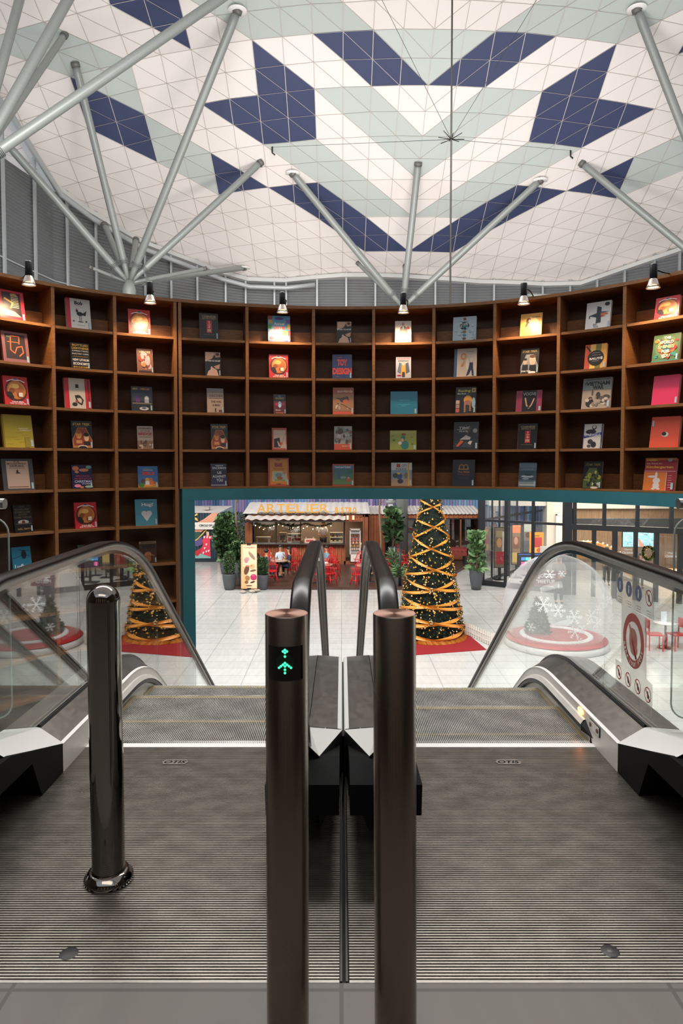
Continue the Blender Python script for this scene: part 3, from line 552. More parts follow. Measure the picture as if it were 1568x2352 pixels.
(10, 3, 1332, 1398, 868, ('#8f8a80', [r_(0, .62, 1, 1, '#8d948f'), T('VIETNAM', .52, .82, .82, .13, '#252d22', 0, .05), T('WAR', .54, .69, .38, .13, '#252d22', 0, .05), T('THE', .09, .82, .07, .1, '#252d22'), r_(0, .55, 1, .6, '#b39a84'), r_(0, 0, 1, .55, '#a8998a'), e_(.28, .2, .14, .15, '#2c2622'), e_(.3, .34, .07, .05, '#3a322c'), e_(.56, .42, .08, .12, '#3a342e'), e_(.36, .52, .03, .1, '#4a443c'), e_(.84, .36, .14, .08, '#4d463d'), *blob(6, ['#5f564c', '#c9bba8', '#8b8072'], 20, 0, 0, 1, .5, .07), T('GREAT BATTLES', .52, .95, .8, .035, '#5f6258')]), 'large grey war history book with soldiers wading'),
(11, 3, 1492, 1552, 862, ('#e0295a', []), 'plain hot pink book without lettering'),
(1, 4, 11, 80, 953, ('#b8a02a', [r_(0, 0, .05, 1, '#8f7f22'), T('BUILDING', .7, .585, .3, .03, '#f2ecd0'), T('COMMUNITY', .76, .53, .4, .03, '#f2ecd0'), *[r_(.12 + (k * 37 % 50) / 100, .1 + k * .07, .12 + (k * 37 % 50) / 100 + .2, .106 + k * .07, '#8a7a26') for k in range(6)], r_(.7, .02, .86, .32, '#9a8826')]), 'plain yellow book with tiny white lettering'),
(2, 4, 167, 215, 967, TREK, 'black science fiction paperback with orange portraits on the fourth shelf, second column'),
(3, 4, 317, 353, 979, ('#b5a090', [T('COWARD', .5, .9, .84, .08, '#6b2a26', 0, .03), T('AT THE', .5, .78, .6, .06, '#a8402e'), T('BRIDGE', .5, .66, .86, .12, '#a8302a', 0, .04), r_(.1, .52, .9, .54, '#7a5a4a'), r_(0, 0, 1, .36, '#8a6a4e'), e_(.5, .24, .1, .12, '#3a2c22'), *blob(12, ['#4a392c', '#c8b090', '#7a5c40'], 16, 0, 0, 1, .42, .1)]), 'small tan paperback with red lettering and soldiers'),
(4, 4, 485, 524, 974, TREK, 'black science fiction paperback with orange portraits on the fourth shelf, fourth column'),
(5, 4, 625, 659, 983, ('#b5432c', [r_(.1, .07, .94, .9, '#d0b39c'), p_([(.12, .1), (.14, .5), (.52, .56), (.58, .1)], '#171411'), e_(.62, .28, .09, .07, '#d8482e'), ('l', [(.92, .76), (.66, .3)], .012, '#3a2a22'), p_([(.34, .4), (.42, .38), (.56, .16), (.46, .14)], '#d8c4b0')]), 'red framed book with a black square and a red ball'),
(6, 4, 767, 808, 979, ('#a8a49a', [*blob(21, ['#4a4038', '#c9c2b4', '#7f8f86', '#8a6a4e', '#3f5f7a', '#b5682e'], 34, 0, .24, 1, 1, .1), e_(.35, .78, .16, .12, '#4a3a30'), r_(0, 0, 1, .24, '#cf4f30'), T('Stories to Tell', .68, .16, .46, .05, '#e9d8c4')]), 'busy illustrated book with an orange band along its foot'),
(7, 4, 895, 956, 989, ('#8f9a3a', [r_(0, .8, 1, 1, '#a3a84a'), e_(.5, .62, .08, .13, '#1f6f6e'), e_(.52, .8, .09, .06, '#8a2f2a'), e_(.56, .25, .15, .22, '#20756e'), e_(.47, .5, .05, .09, '#d8a070'), e_(.38, .35, .07, .09, '#d8cfc0'), e_(.15, .5, .05, .04, '#4a4a22'), e_(.82, .66, .03, .03, '#b5502e'), e_(.84, .3, .03, .05, '#4f6a2a'), e_(.12, .72, .03, .03, '#b5502e')]), 'wide green picture book with a child in a teal coat'),
(8, 4, 1040, 1097, 969, ('#1b222b', [T('TIME', .42, .78, .42, .09, '#c9c4b8', .1), T('TRAVEL', .4, .66, .4, .06, '#c9c4b8', .1), r_(.14, .72, .5, .73, '#c9c4b8'), e_(.86, .68, .09, .08, '#a9a49a'), ('l', [(.5, .5), (.6, .6), (.68, .8)], .06, '#5f3f2c'), p_([(.25, .36), (.5, .52), (.7, .44), (.66, .36)], '#c8c4bc'), p_([(.1, .12), (.3, .34), (.42, .3), (.2, .1)], '#d0612e'), p_([(.5, .16), (.66, .32), (.76, .3), (.66, .1)], '#d8cfc0'), p_([(.24, .1), (.5, .28), (.8, .1), (.7, .06)], '#3a3f4a'), *blob(31, ['#8f98a0'], 14, 0, 0, 1, 1, .012 * 1.2)]), 'dark navy picture book with a tumbling figure'),
(9, 4, 1186, 1231, 973, CHIN, 'black astrology book with a red panel on the fourth shelf'),
(10, 4, 1336, 1379, 974, ('#cfcac2', [e_(.56, .86, .12, .1, '#232127'), e_(.56, .88, .08, .07, '#c8bfb8'), e_(.4, .68, .28, .1, '#2c2a31'), p_([(0, .42), (1, .56), (1, .66), (0, .52)], '#2b2d7a'), T('STARWALK', .5, .55, .84, .11, '#e9e6f0', .1), e_(.4, .28, .14, .1, '#3a3740'), e_(.58, .16, .14, .12, '#2b2930'), e_(.34, .1, .1, .06, '#4a4750'), r_(0, 0, .03, 1, '#2b2d7a'), r_(.95, 0, 1, 1, '#2b2d7a')]), 'white and indigo comic paperback on the fourth shelf'),
(11, 4, 1489, 1555, 957, ('#e05030', [e_(.52, .42, .12, .08, '#d8cdb8'), e_(.48, .44, .08, .065, '#1c1815')]), 'plain orange book with a black and cream oval'),
(1, 5, 8, 80, 1054, ('#4c4c4e', [r_(.14, .06, .85, .93, '#c9a892'), T('THE', .48, .9, .2, .04, '#2a2320'), T('BROADWAY', .48, .84, .62, .05, '#2a2320'), T('SERIES', .48, .77, .46, .05, '#2a2320'), r_(.24, .7, .74, .71, '#5a4840'), e_(.48, .6, .03, .05, '#2a2320'), e_(.5, .55, .08, .02, '#2a2320'), r_(.18, .1, .8, .12, '#7a5a4a')]), 'grey book with a pink centre panel, fifth shelf far left'),
(2, 5, 166, 213, 1068, ('#1f1d44', [e_(.2, .85, .16, .1, '#d87a52'), e_(.6, .78, .24, .07, '#d8865e'), e_(.84, .9, .14, .07, '#6fa08a'), e_(.25, .7, .1, .05, '#e08a60'), T('MICHAEL', .54, .53, .7, .08, '#a8405c'), T('MORPURGO', .54, .42, .84, .08, '#a8405c'), T('CHRISTMAS', .54, .3, .84, .1, '#c9cfe0'), T('STORIES', .7, .2, .46, .05, '#c9cfe0'), e_(.25, .12, .16, .07, '#e08aa0'), e_(.8, .08, .2, .05, '#9fc0a0'), e_(.45, .06, .1, .04, '#d87a52')]), 'dark blue book with orange and pink doves'),
(3, 5, 317, 363, 1071, ('#3a6ca8', [r_(0, 0, 1, .16, '#b8a040'), T('BIBLE', .52, .66, .62, .16, '#d84a3a', .1, .05), T('Children', .5, .82, .5, .06, '#f2d9a0'), T('Adventure', .5, .9, .4, .05, '#5fb48a'), e_(.24, .3, .1, .09, '#6b3a22'), e_(.46, .36, .1, .1, '#d8a24a'), r_(.36, .06, .56, .3, '#e4e0da'), e_(.64, .36, .09, .09, '#c9743a'), r_(.56, .08, .78, .3, '#d8753a'), e_(.84, .22, .07, .07, '#a8643a'), e_(.16, .12, .14, .1, '#4a7a35'), r_(.34, .04, .72, .12, '#e8973a')]), 'bright blue children\'s bible with cartoon people'),
(4, 5, 484, 521, 1065, ('#25263a', [r_(0, .0, 1, .4, '#2c2d55'), r_(0, .5, 1, .8, '#1c2230'), T('FREDRIK', .56, .91, .5, .05, '#cfcbd4'), T('BACKMAN', .54, .81, .84, .1, '#d8d4dc'), r_(.1, .72, .9, .726, '#8f8a9a'), T('US', .54, .6, .26, .11, '#e4e0e4'), T('AGAINST', .52, .44, .84, .11, '#e4e0e4'), T('YOU', .54, .28, .4, .13, '#e4e0e4'), r_(0, .05, 1, .075, '#b9c4d4')]), 'dark blue novel with white lettering, fifth shelf'),
(5, 5, 616, 664, 1052, ('#b5442c', [r_(.09, .06, .94, .95, '#d0852f'), T('Bill', .5, .75, .36, .14, '#9c2a2c', 0, .05), T('The Curious Goat', .5, .61, .5, .05, '#8a3a22'), r_(.2, .17, .88, .52, '#d9c89a'), r_(.23, .2, .85, .49, '#a3b8a8'), e_(.5, .38, .16, .08, '#7b8a86'), e_(.56, .28, .14, .05, '#b5502e'), e_(.78, .48, .1, .05, '#c98a6a'), r_(.3, .19, .8, .23, '#7a9a4a'), e_(.5, .93, .12, .02, '#7a6a22'), e_(.5, .08, .12, .02, '#7a6a22')]), 'orange children\'s book with a framed animal picture'),
(6, 5, 763, 813, 1066, ('#a8432e', [r_(.05, .07, .95, .93, '#3a6a72'), r_(.05, .78, .95, .93, '#3f6fa0'), T('David and Goliath', .48, .86, .72, .09, '#e8e0cc'), p_([(.05, .5), (.3, .6), (.6, .5), (.95, .56), (.95, .3), (.05, .3)], '#3f7a5f'), r_(.05, .07, .95, .3, '#4d7f4a'), e_(.3, .45, .06, .16, '#4a5a8a'), e_(.5, .38, .14, .06, '#7f9a9a'), e_(.74, .26, .1, .1, '#b5443a'), e_(.74, .36, .05, .05, '#d8a070'), e_(.85, .66, .1, .06, '#2f6a3f')]), 'square teal picture book with a red border'),
(7, 5, 898, 946, 1063, ('#7f97a8', [r_(0, .68, 1, 1, '#c4c9c8'), r_(.26, .8, .44, .95, '#b03028'), T('CITY', .64, .87, .28, .1, '#4a4a52'), T('POLICE', .48, .73, .5, .07, '#1f1f24'), r_(0, 0, 1, .3, '#a8907a'), e_(.4, .42, .14, .13, '#2c4a7a'), e_(.2, .45, .12, .1, '#2f3f35'), e_(.44, .2, .14, .1, '#26303f'), e_(.72, .46, .1, .12, '#7a6a5a'), e_(.36, .54, .08, .05, '#d8b04a'), r_(.8, 0, .87, 1, '#d8a52a')]), 'pale book about city police with a yellow strip'),
(8, 5, 1038, 1089, 1056, ('#161c2c', [('l', [(.3, .64), (.32, .78), (.42, .82), (.5, .76), (.58, .82), (.68, .78), (.7, .64)], .05, '#b07a3c'), r_(.27, .62, .73, .66, '#b07a3c'), r_(.48, .64, .52, .78, '#b07a3c'), T('The Bible', .5, .54, .56, .08, '#a8743c'), T('A History', .5, .43, .52, .08, '#8a4a32'), r_(.22, .34, .78, .345, '#7a6a5a'), r_(.26, .3, .74, .305, '#7a6a5a'), r_(.3, .08, .7, .085, '#4a4a52')]), 'midnight blue book with golden tablets'),
(9, 5, 1190, 1230, 1063, ('#5c7684', [r_(0, .8, 1, .95, '#6f8a96'), r_(0, .3, 1, .66, '#3f5664'), e_(.5, .44, .36, .05, '#aebbc2'), e_(.54, .5, .22, .04, '#2c3c48'), e_(.4, .34, .2, .04, '#8fa0aa'), r_(0, .05, 1, .22, '#86979c'), T('HARBOR', .5, .73, .7, .07, '#8fa2ab'), r_(.08, .08, .92, .11, '#c9cfcc')]), 'slate blue paperback with a misty sea picture'),
(10, 5, 1337, 1380, 1060, ('#0f1410', [T('STAR TREK', .5, .88, .8, .09, '#8f7a3c', .15), p_([(.3, .76), (.7, .76), (.98, .3), (.96, .02), (.04, .02), (.02, .3)], '#4f5f35'), e_(.36, .48, .11, .1, '#b0a83c'), e_(.86, .42, .1, .08, '#b0a83c'), e_(.66, .6, .06, .06, '#c8b45a'), r_(.08, .3, .4, .33, '#c8b040'), r_(.3, .06, .36, .4, '#b9a43c'), T('FIVE', .72, .17, .4, .1, '#e4dccc', 0, .04), e_(.64, .04, .2, .04, '#d8d0c0'), *blob(44, ['#2c3a22', '#7f8a3c', '#1f2a1a'], 16, .1, .05, .9, .6, .08)]), 'dark paperback with green and yellow gears'),
(11, 5, 1476, 1548, 1052, ('#a02a35', [r_(0, .93, 1, 1, '#c26a2e'), e_(.22, .93, .2, .03, '#c8a53e'), T('Get Ready for', .3, .82, .5, .06, '#d8b0a0'), T('Kindergarten', .48, .71, .86, .1, '#e0a436', 0, .03), r_(0, .58, 1, .6, '#d8a0a0'), r_(0, .0, .72, .56, '#d8762f'), r_(.72, 0, .735, .56, '#e8cfc0'), e_(.42, .3, .12, .09, '#e0d2cc'), e_(.42, .15, .11, .1, '#e0d2cc'), e_(.28, .42, .15, .035, '#e0d2cc'), e_(.4, .46, .04, .11, '#e0d2cc'), e_(.34, .05, .06, .03, '#e0d2cc'), e_(.5, .05, .06, .03, '#e0d2cc'), *[r_(.78, .1 + .07 * k, .9, .108 + .07 * k, '#e8cfc0') for k in range(6)], e_(.8, .93, .08, .05, '#9a9a98')]), 'red and orange school preparation book with a white rabbit'),
(1, 6, 32, 74, 1160, ('#131311', [T('HOW', .5, .93, .3, .05, '#6a5a44'), T('EXCELLENT', .5, .84, .8, .06, '#6a5a44'), T('COMPANIES', .5, .74, .84, .06, '#6a5a44'), T('AVOID', .5, .65, .44, .06, '#6a5a44'), T('DUMB THINGS', .5, .55, .94, .06, '#6a5a44'), e_(.5, .38, .3, .08, '#a8a49e'), p_([(.44, .44), (.56, .44), (.62, .3), (.4, .3)], '#6b2020'), e_(.5, .32, .46, .02, '#5a5855'), T('NEIL SMITH', .52, .13, .72, .07, '#a87a4a')]), 'black business book with brown lettering, sixth shelf'),
(2, 6, 171, 222, 1154, COOK, 'red cookbook with a roast dish on the sixth shelf'),
(3, 6, 310, 361, 1147, ('#4d93a6', [T('Hug?', .56, .78, .52, .16, '#e8e4dc', 0, .03), r_(.3, .9, .8, .92, '#2f6a7c'), e_(.4, .46, .13, .1, '#d8d6d4'), e_(.62, .46, .13, .1, '#d8d6d4'), p_([(.28, .42), (.51, .16), (.74, .42)], '#d8d6d4')]), 'light blue picture book asking for a hug, with a pale heart'),
(1, 7, 27, 71, 1256, ('#2d7d98', [e_(.62, .72, .14, .16, '#12262e'), ('l', [(.05, .6), (.6, .7), (.95, .66)], .02, '#12262e'), ('l', [(.4, .9), (.9, .84)], .02, '#12262e'), T('Ludlums', .54, .3, .88, .17, '#e4ecee', 0, .03), T('THE GENESIS', .52, .12, .84, .08, '#e0c24a', 0, .03)]), 'blue thriller paperback with a helicopter silhouette'),
(2, 7, 177, 221, 1251, ('#4a1a1c', [r_(0, .86, .3, 1, '#3a4a2a'), T('GENTLE', .5, .6, .7, .1, '#8a4a3a'), r_(.2, .3, .8, .32, '#7a3a30')]), 'dark red book half hidden behind the left handrail'),
(3, 7, 318, 358, 1243, ('#4a2c1f', [r_(0, .88, 1, .98, '#9a7a5a'), T('MASKED', .52, .93, .8, .06, '#2c1a12'), T('WARRIOR', .55, .76, .8, .2, '#1c120e', 0, .05), e_(.5, .4, .2, .12, '#b5764a'), e_(.5, .22, .16, .16, '#9c5c38'), ('l', [(.15, .36), (.5, .42), (.85, .34)], .04, '#c08050')]), 'brown paperback with a bare shouldered figure, seventh shelf'),
]
PAGES = mat('#d8ccb8', .7, 0, 'page_edges'); STICK = mat('#a9c4d0', .5, 0, 'library_label')
lamp_cols = {}
def make_book(col, row, x0, x1, top, spec, label):
    color, marks = spec
    v_guess = 1062
    um = (x0 + x1) / 2; off = .055
    best = min((abs(wall(t / 200, off)[0].x - slope(um, 1062)[0] * wall(t / 200, off)[0].y), t / 200) for t in range(400, 3000))[1]
    p, tg, nn = wall(best, off); zb = EZ + ZR[row]
    # width from the pixel span along the tangent
    def hitx(u):
        a = slope(u, 1062)[0]; return (a * p.y - p.x) / (tg.x - a * tg.y)
    x = [hitx(x0), hitx(x1)]; w = x[1] - x[0]; p = p + tg * (x[0] + x[1]) / 2
    hgt = (EZ + slope(um, top)[1] * (p.y + .04) - zb)
    lean = R(11); hh = hgt / math.cos(lean); th = .018 + .012 * ((col * 7 + row * 3) % 3)
    ang = math.atan2(tg.y, tg.x)
    t = empty('book', label, 'book', (p.x, p.y, zb + .001), ang, 'books on shelf %s of the bookcase' % ['', 'one', 'two', 'three', 'four', 'five', 'six', 'seven'][row])
    cm = mat(color, .38)
    Q = Matrix.Rotation(-lean, 4, 'X')
    b = MB(); b.T = Q
    b.box((-w / 2, 0, 0), (w / 2, .0025, hh), cm); b.box((-w / 2, th - .0025, 0), (w / 2, th, hh), cm)
    b.box((-w / 2, .0025, 0), (-w / 2 + .003, th - .0025, hh), cm)
    o = b.build('cover', t)
    b = MB(); b.T = Q; b.box((-w / 2 + .003, .0025, .004), (w / 2 - .004, th - .0025, hh - .004), PAGES); b.build('pages', t)
    if marks:
        b = MB(); b.T = Q; y = -.0006
        for k in marks:
            y -= .00022
            X = lambda q: (q - .5) * w
            Zq = lambda q: q * hh
            if k[0] == 'r': b.add([(X(k[1]), y, Zq(k[2])), (X(k[3]), y, Zq(k[2])), (X(k[3]), y, Zq(k[4])), (X(k[1]), y, Zq(k[4]))], [(0, 1, 2, 3)], mat(k[5], .38))
            elif k[0] == 'e':
                n = 20; b.add([(X(k[1] + k[3] * math.cos(6.2832 * q / n)), y, Zq(k[2] + k[4] * math.sin(6.2832 * q / n))) for q in range(n)], [tuple(range(n))], mat(k[5], .38))
            elif k[0] == 'p':
                P = k[1]; ar = sum(P[q][0] * P[(q + 1) % len(P)][1] - P[(q + 1) % len(P)][0] * P[q][1] for q in range(len(P)))
                if ar < 0: P = P[::-1]
                b.add([(X(a), y, Zq(c)) for a, c in P], [tuple(range(len(P)))], mat(k[2], .38))
            elif k[0] == 'l':
                P = k[1]
                for (a, c), (d, e) in zip(P, P[1:]):
                    A = Vector((X(a), Zq(c))); B = Vector((X(d), Zq(e))); g = (B - A).normalized(); s = Vector((-g.y, g.x)) * k[2] * w / 2; A -= g * k[2] * w * .3; B += g * k[2] * w * .3
                    b.add([(q.x, y, q.y) for q in (A - s, B - s, B + s, A + s)], [(0, 1, 2, 3)], mat(k[3], .38))
            else: b.text(k[1], (X(k[2]), y, Zq(k[3])), k[4] * w, k[5] * hh, mat(k[6], .38), bold=k[8], shear=k[7])
        b.build('cover_print', t)
    b = MB(); b.T = Q; y = -.009 if len(marks) > 60 else -.0008 - .00022 * len(marks) - .0004
    if (col, row) == (11, 4): b.box((-w * .46, y, hh * .7), (-w * .4, 0, hh * .88), STICK)
    elif (col, row) not in ((4, 1), (9, 4), (10, 1), (1, 2)) or True: b.box((w * .39, y, hh * .04), (w * .46, 0, hh * .24), STICK)
    b.build('library_label', t)
for bk in BK: make_book(*bk)
# ================================================================ escalators
SL = math.tan(R(35))
def path(z0, ys, Rr, y0=3.11, extra=1.4, n=10, zb=0.):
    """side view of a line parallel to the steps: flat, bend, slope, bend, flat"""
    pts = [(y0, z0)]; a = R(35)
    for k in range(n + 1):
        q = a * k / n; pts.append((ys + Rr * math.sin(q), z0 - Rr * (1 - math.cos(q))))
    y, z = pts[-1]; zt = ZF + z0; Rb = 1.2
    L = (z - zt - Rb * (1 - math.cos(a)))
    y2 = y + L / SL; z2 = z - L
    for k in range(n + 1):
        q = a * (1 - k / n); pts.append((y2 + Rb * (math.sin(a) - math.sin(q)), zt + Rb * (1 - math.cos(q))))
    pts.append((pts[-1][0] + extra, zt))
    return pts
def sweep(mb, prof, pa, m, smooth=False, close=False):
    rows = [[(x, y, z + dz) for x, dz in prof] for y, z in pa]
    return mb.grid(rows, m, smooth, close)
def pz(pa, y):
    for (a, b), (c, d) in zip(pa, pa[1:]):
        if a <= y <= c: return b + (d - b) * (y - a) / (c - a or 1)
    return pa[-1][1] if y > pa[-1][0] else pa[0][1]
GROOVE = mat('#0b0b0a', .8, 0., 'dark_groove_metal')
CLEAT = mat('#e2dfd9', .36, .9, 'aluminium_cleat', noise=.1, nscale=6)
PLATE = mat('#a8a299', .33, .9, 'ribbed_landing_metal', noise=.1, nscale=9, stretch=(1, 1.6, 1))
YEL = mat('#8f7424', .5, 0, 'faded_yellow_paint')
COMBM = mat('#f7f5f1', .4, .15, 'comb_aluminium')
_step = {}
def step_mesh(w):
    if w in _step: return _step[w]
    m = MB(); n = int(w / .0098); p = w / n
    m.box((-w / 2, 0, -.2), (w / 2, .4, -.013), GROOVE)
    for k in range(n):
        x = -w / 2 + p * (k + .5); m.box((x - p * .22, 0, -.013), (x + p * .22, .4, 0), CLEAT)
        m.box((x - p * .27, .4, -.19), (x + p * .27, .408, 0), CLEAT)
    _step[w] = m; return m
# landing ribs
def ribs(mb, x0, x1, y0, y1, pitch=.0116):
    n = int((y1 - y0) / pitch)
    for k in range(n):
        y = y0 + k * pitch; pr = [(y, -.0062), (y + pitch * .04, 0), (y + pitch * .52, 0), (y + pitch * .56, -.0062)]
        mb.grid([[(x, a, z) for a, z in pr] for x in (x0, x1)][::-1], PLATE)
    mb.grid([[(x0, y, -.0061), (x1, y, -.0061)] for y in (y0, y1)], GROOVE)
def escalator(side, label, phase, xi, xo, gi, go, lamp=None):
    """side -1 left / +1 right; xi,xo inner and outer skirt x; gi,go glass x"""
    t = empty('escalator', label, 'escalator', ((xi + xo) / 2, 3.4, 0), 0, 'pair of descending escalators')
    off = Vector((-(xi + xo) / 2, -3.4, 0))
    def B(mb, name, parent=t, lab=None):
        mb.v = [v + off for v in mb.v]; return mb.build(name, parent, label=lab)
    xm = (xi + xo) / 2; w = abs(xo - xi) - .012
    base = path(0, 4.1, 1.5, 3.46)
    # steps
    src = step_mesh(round(w, 3)); proto = None; y = phase
    ends = []
    while y < 10.2: ends.append(y); y += .4
    for k, ye in enumerate(ends):
        z = pz(base, ye + .4) if k else 0.
        z = pz(base, ye)
        if proto is None:
            sm = MB(); sm.v = list(src.v); sm.f = src.f; sm.m = src.m; sm.mats = src.mats; sm.sm = src.sm
            proto = sm.build('step', t); o = proto
        else: o = proto.copy(); C.objects.link(o); o.parent = t
        o.location = Vector((xm, ye - .4, z - .001)) + off
        o.scale.y = 1
        if k == 0: o.scale.y = (ye - 3.432) / .4; o.location.y = 3.432 + off.y
        if k < 4:
            ym = MB()
            ym.box((-w / 2, .365, -.0128), (w / 2, .399, -.004), YEL); ym.box((-w / 2, .0, -.0128), (-w / 2 + .018, .4, -.001), YEL); ym.box((w / 2 - .018, .0, -.0128), (w / 2, .4, -.001), YEL)
            ym.build('yellow_marking', o)
    # landing plate, comb
    x0, x1 = (-1.62, -.006) if side < 0 else (.022, 1.64)
    a = xo - .28 if side < 0 else xo + .28
    m = MB(); ribs(m, x0, x1, 1.83, 3.385)
    B(m, 'landing_plate')
    m = MB(); m.box((x0, 1.825, -.06), (x1, 1.83, .001), STEEL); m.box((-.004 if side < 0 else .012, 1.83, -.05), (.002 if side < 0 else .018, 3.2, .001), mat('#4a4744', .45, .8)); B(m, 'plate_trim')
    lo, hi = min(xi, xo), max(xi, xo)
    m = MB(); m.box((lo, 3.385, -.06), (hi, 3.43, .002), COMBM)
    n = int((hi - lo) / .0098); p = (hi - lo) / n
    for k in range(n): m.box((lo + p * k, 3.43, -.02), (lo + p * k + p * .45, 3.47, -.001), COMBM)
    B(m, 'comb_plate')
    m = MB(); px0 = ground(402, 1751, 0) if side < 0 else ground(1167, 1751, 0)
    m.prism([(px0.x + dx, px0.y + dy, .0012) for dx, dy in ((-.062, 0), (-.05, -.026), (.05, -.026), (.062, 0), (.05, .026), (-.05, .026))], (0, 0, .001), mat('#8d877f', .4, .8))
    m.text('OTIS', (px0.x, px0.y, .0026), .1, .03, mat('#080808', .8, spec=.1), ux=(1, 0, 0), uz=(0, 1, 0), bold=.02, shear=.3); B(m, 'maker_plate')
    for xs, gx, tagname in ((xi, gi, 'inner'), (xo, go, 'outer')):
        d = 1 if gx > xs else -1                     # direction away from the steps
        ow = .155 if tagname == 'outer' else abs(.008 - gx) - .004
        xe = gx + d * ow
        dp = path(0, 4.12, 1.15)
        m = MB(); sweep(m, [(xs, -.18), (xs, .05)], dp, STEEL_L); sweep(m, [(xs, .05), (xs - d * .0, .134)], dp, STEEL_L)
        sweep(m, [(xs, .134), (xs - d * .004, .136), (xs + d * .012, .142)], dp, COMBM)
        xa = xs + d * .05
        m.add([(xs, 3.46, -.2), (xs, 3.46, .05), (xs, 3.11, .05), (xs + d * .002, 3.11, -.01), (xs, 3.43, -.01)], [(0, 1, 2, 3, 4)], STEEL_L)
        B(m, 'skirt')
        m = MB(); sweep(m, [(xs + d * .012, .142), (gx - d * .012, .205)], dp, STEEL); B(m, 'inner_decking')
        m = MB(); sweep(m, [(gx - d * .012, .205), (gx - d * .012, .222), (gx - d * .006, .222)], dp, BLACK); B(m, 'glass_gasket')
        m = MB(); sweep(m, [(gx + d * .008, .215), (xe - d * .022, .205)], dp, STEEL); sweep(m, [(xe - d * .022, .205), (xe - d * .004, .203), (xe, .19), (xe, -.75)], dp, COMBM if tagname == 'inner' else STEEL); B(m, 'outer_decking')
        if tagname == 'outer':
            m = MB(); bp = path(0, 4.12, 1.15, 3.53)
            sweep(m, [(xs, .03), (xs - d * .022, .035), (xs - d * .022, .06), (xs, .065)], bp, BLACK); sweep(m, [(xs, .067), (xs - d * .026, .062), (xs - d * .01, .085), (xs, .088)], bp, STEEL_L)
            m.add([(xs, 3.42, .03), (xs - d * .024, 3.53, .03), (xs - d * .024, 3.53, .062), (xs, 3.53, .088), (xs, 3.53, .03)], [(0, 1, 2), (0, 2, 3), (0, 3, 4), (2, 1, 0), (3, 2, 0)], BLACK); B(m, 'skirt_brush')
        if tagname == 'inner' and side < 0:
            m = MB(); sweep(m, [(-.012, .17), (.026, .17)], dp, BLACK); B(m, 'centre_filler')
        # newel base and cap
        zc = .30
        side_prof = [(3.11, 0), (3.11, .134), (2.62, .29), (2.36, .30), (2.38, .179), (2.80, .178), (2.886, 0)]
        m = MB(); xo2 = gx + d * min(ow, .15)
        m.prism([(xs, y, z) for y, z in side_prof], (xo2 - xs, 0, 0), mat('#060607', .7, 0, 'black_newel_plastic', spec=.15)); B(m, 'newel_base')
        m = MB(); k1, k2 = (3.11, 2.6)
        pr1 = [(xs - d * .003, .136), (gx - d * .01, .21), (gx + d * .01, .212), (xe, .2)]
        pr2 = [(xs + d * .02, .295), (gx - d * .02, .34), (gx + d * .03, .34), (gx + d * .072, .298)]
        pr3 = [(xs + d * .04, .305), (gx - d * .02, .335), (gx + d * .02, .335), (gx + d * .06, .305)]
        m.grid([[(x, yy, z) for x, z in pr] for yy, pr in ((k1, pr1), (k2, pr2))], COMBM)
        m.add([(pr1[3][0], k1, pr1[3][1]), (pr2[3][0], k2, pr2[3][1]), (pr2[3][0], k2, 0), (pr1[3][0], k1, 0)], [(0, 1, 2, 3)], BLACK)
        B(m, 'newel_cap')
        # handrail: loops round the newel, flat, bend, slope
        hp = path(.955, 3.93, 1.9, 2.78)
        nw = []; rr = .335; cz = .955 - rr
        for k in range(15):
            q = -math.pi * .62 + (math.pi * .62) * k / 14
            nw.append((2.78 + rr * math.sin(q), cz + rr * math.cos(q)))
        low = [(2.76, .16), (2.64, .31), (2.53, .42)]
        hh = low + nw[:-1] + hp
        yb, zb_ = hh[-1]
        for k in range(1, 12):
            q = math.pi * k / 12; hh.append((yb + rr * math.sin(q), zb_ - rr + rr * math.cos(q)))
        hh.append((yb - .2, zb_ - 2 * rr))
        def ring(pts, prof, mb, mtl, smooth=True):
            rows = []
            for k, (y, z) in enumerate(pts):
                a_ = Vector(pts[max(k - 1, 0)]); b_ = Vector(pts[min(k + 1, len(pts) - 1)]); tt = (b_ - a_).normalized(); nn_ = Vector((-tt.y, tt.x))
                if True: rows.append([(gx + px, y + nn_.x * pz_, z + nn_.y * pz_) for px, pz_ in prof])
            mb.grid(rows, mtl, smooth, True)
        m = MB(); ring(hh, [(-.04, -.012), (-.038, .004), (-.028, .014), (0, .017), (.028, .014), (.038, .004), (.04, -.012), (.03, -.018), (.0, -.010), (-.03, -.018)][::-1], m, RUBBER); B(m, 'handrail')
        m = MB(); ring(hh, [(-.024, -.04), (-.024, -.012), (.024, -.012), (.024, -.04)][::-1], m, STEEL, False); ring(hh, [(-.012, -.062), (-.012, -.038), (.012, -.038), (.012, -.062)][::-1], m, CHROME, False); B(m, 'handrail_track')
        # glass panels between handrail and decking
        top = [(y, z - .05) for y, z in hh[1:-13]]
        loy = [(y, z + .2) for y, z in path(0, 4.12, 1.15, 2.6)]
        cuts = [2.30, 3.62, 5.15, 6.55, 7.95, 9.3, 10.4]
        topf = hp; 
        for ci, (ya, yb_) in enumerate(zip(cuts, cuts[1:])):
            ya += .004; yb_ -= .004; N = 16
            if ci == 0:
                arc = [(2.78 + (rr - .05) * math.sin(-math.pi * .62 + math.pi * .62 * k / 10), cz + (rr - .05) * math.cos(-math.pi * .62 + math.pi * .62 * k / 10)) for k in range(11)]
                P = arc + [(y, .905) for y in (3.0, 3.3, yb_)] + [(yb_, .2), (3.11, .2), (2.64, .33)]
            else:
                ys = [ya + (yb_ - ya) * k / N for k in range(N + 1)]
                P = [(y, pz(hp, y) - .05) for y in ys] + [(y, pz(dp, y) + .2) for y in ys[::-1]]
            m = MB(); m.prism([(gx - .006, y, z) for y, z in P], (.012, 0, 0), GLASS); B(m, 'glass_panel')
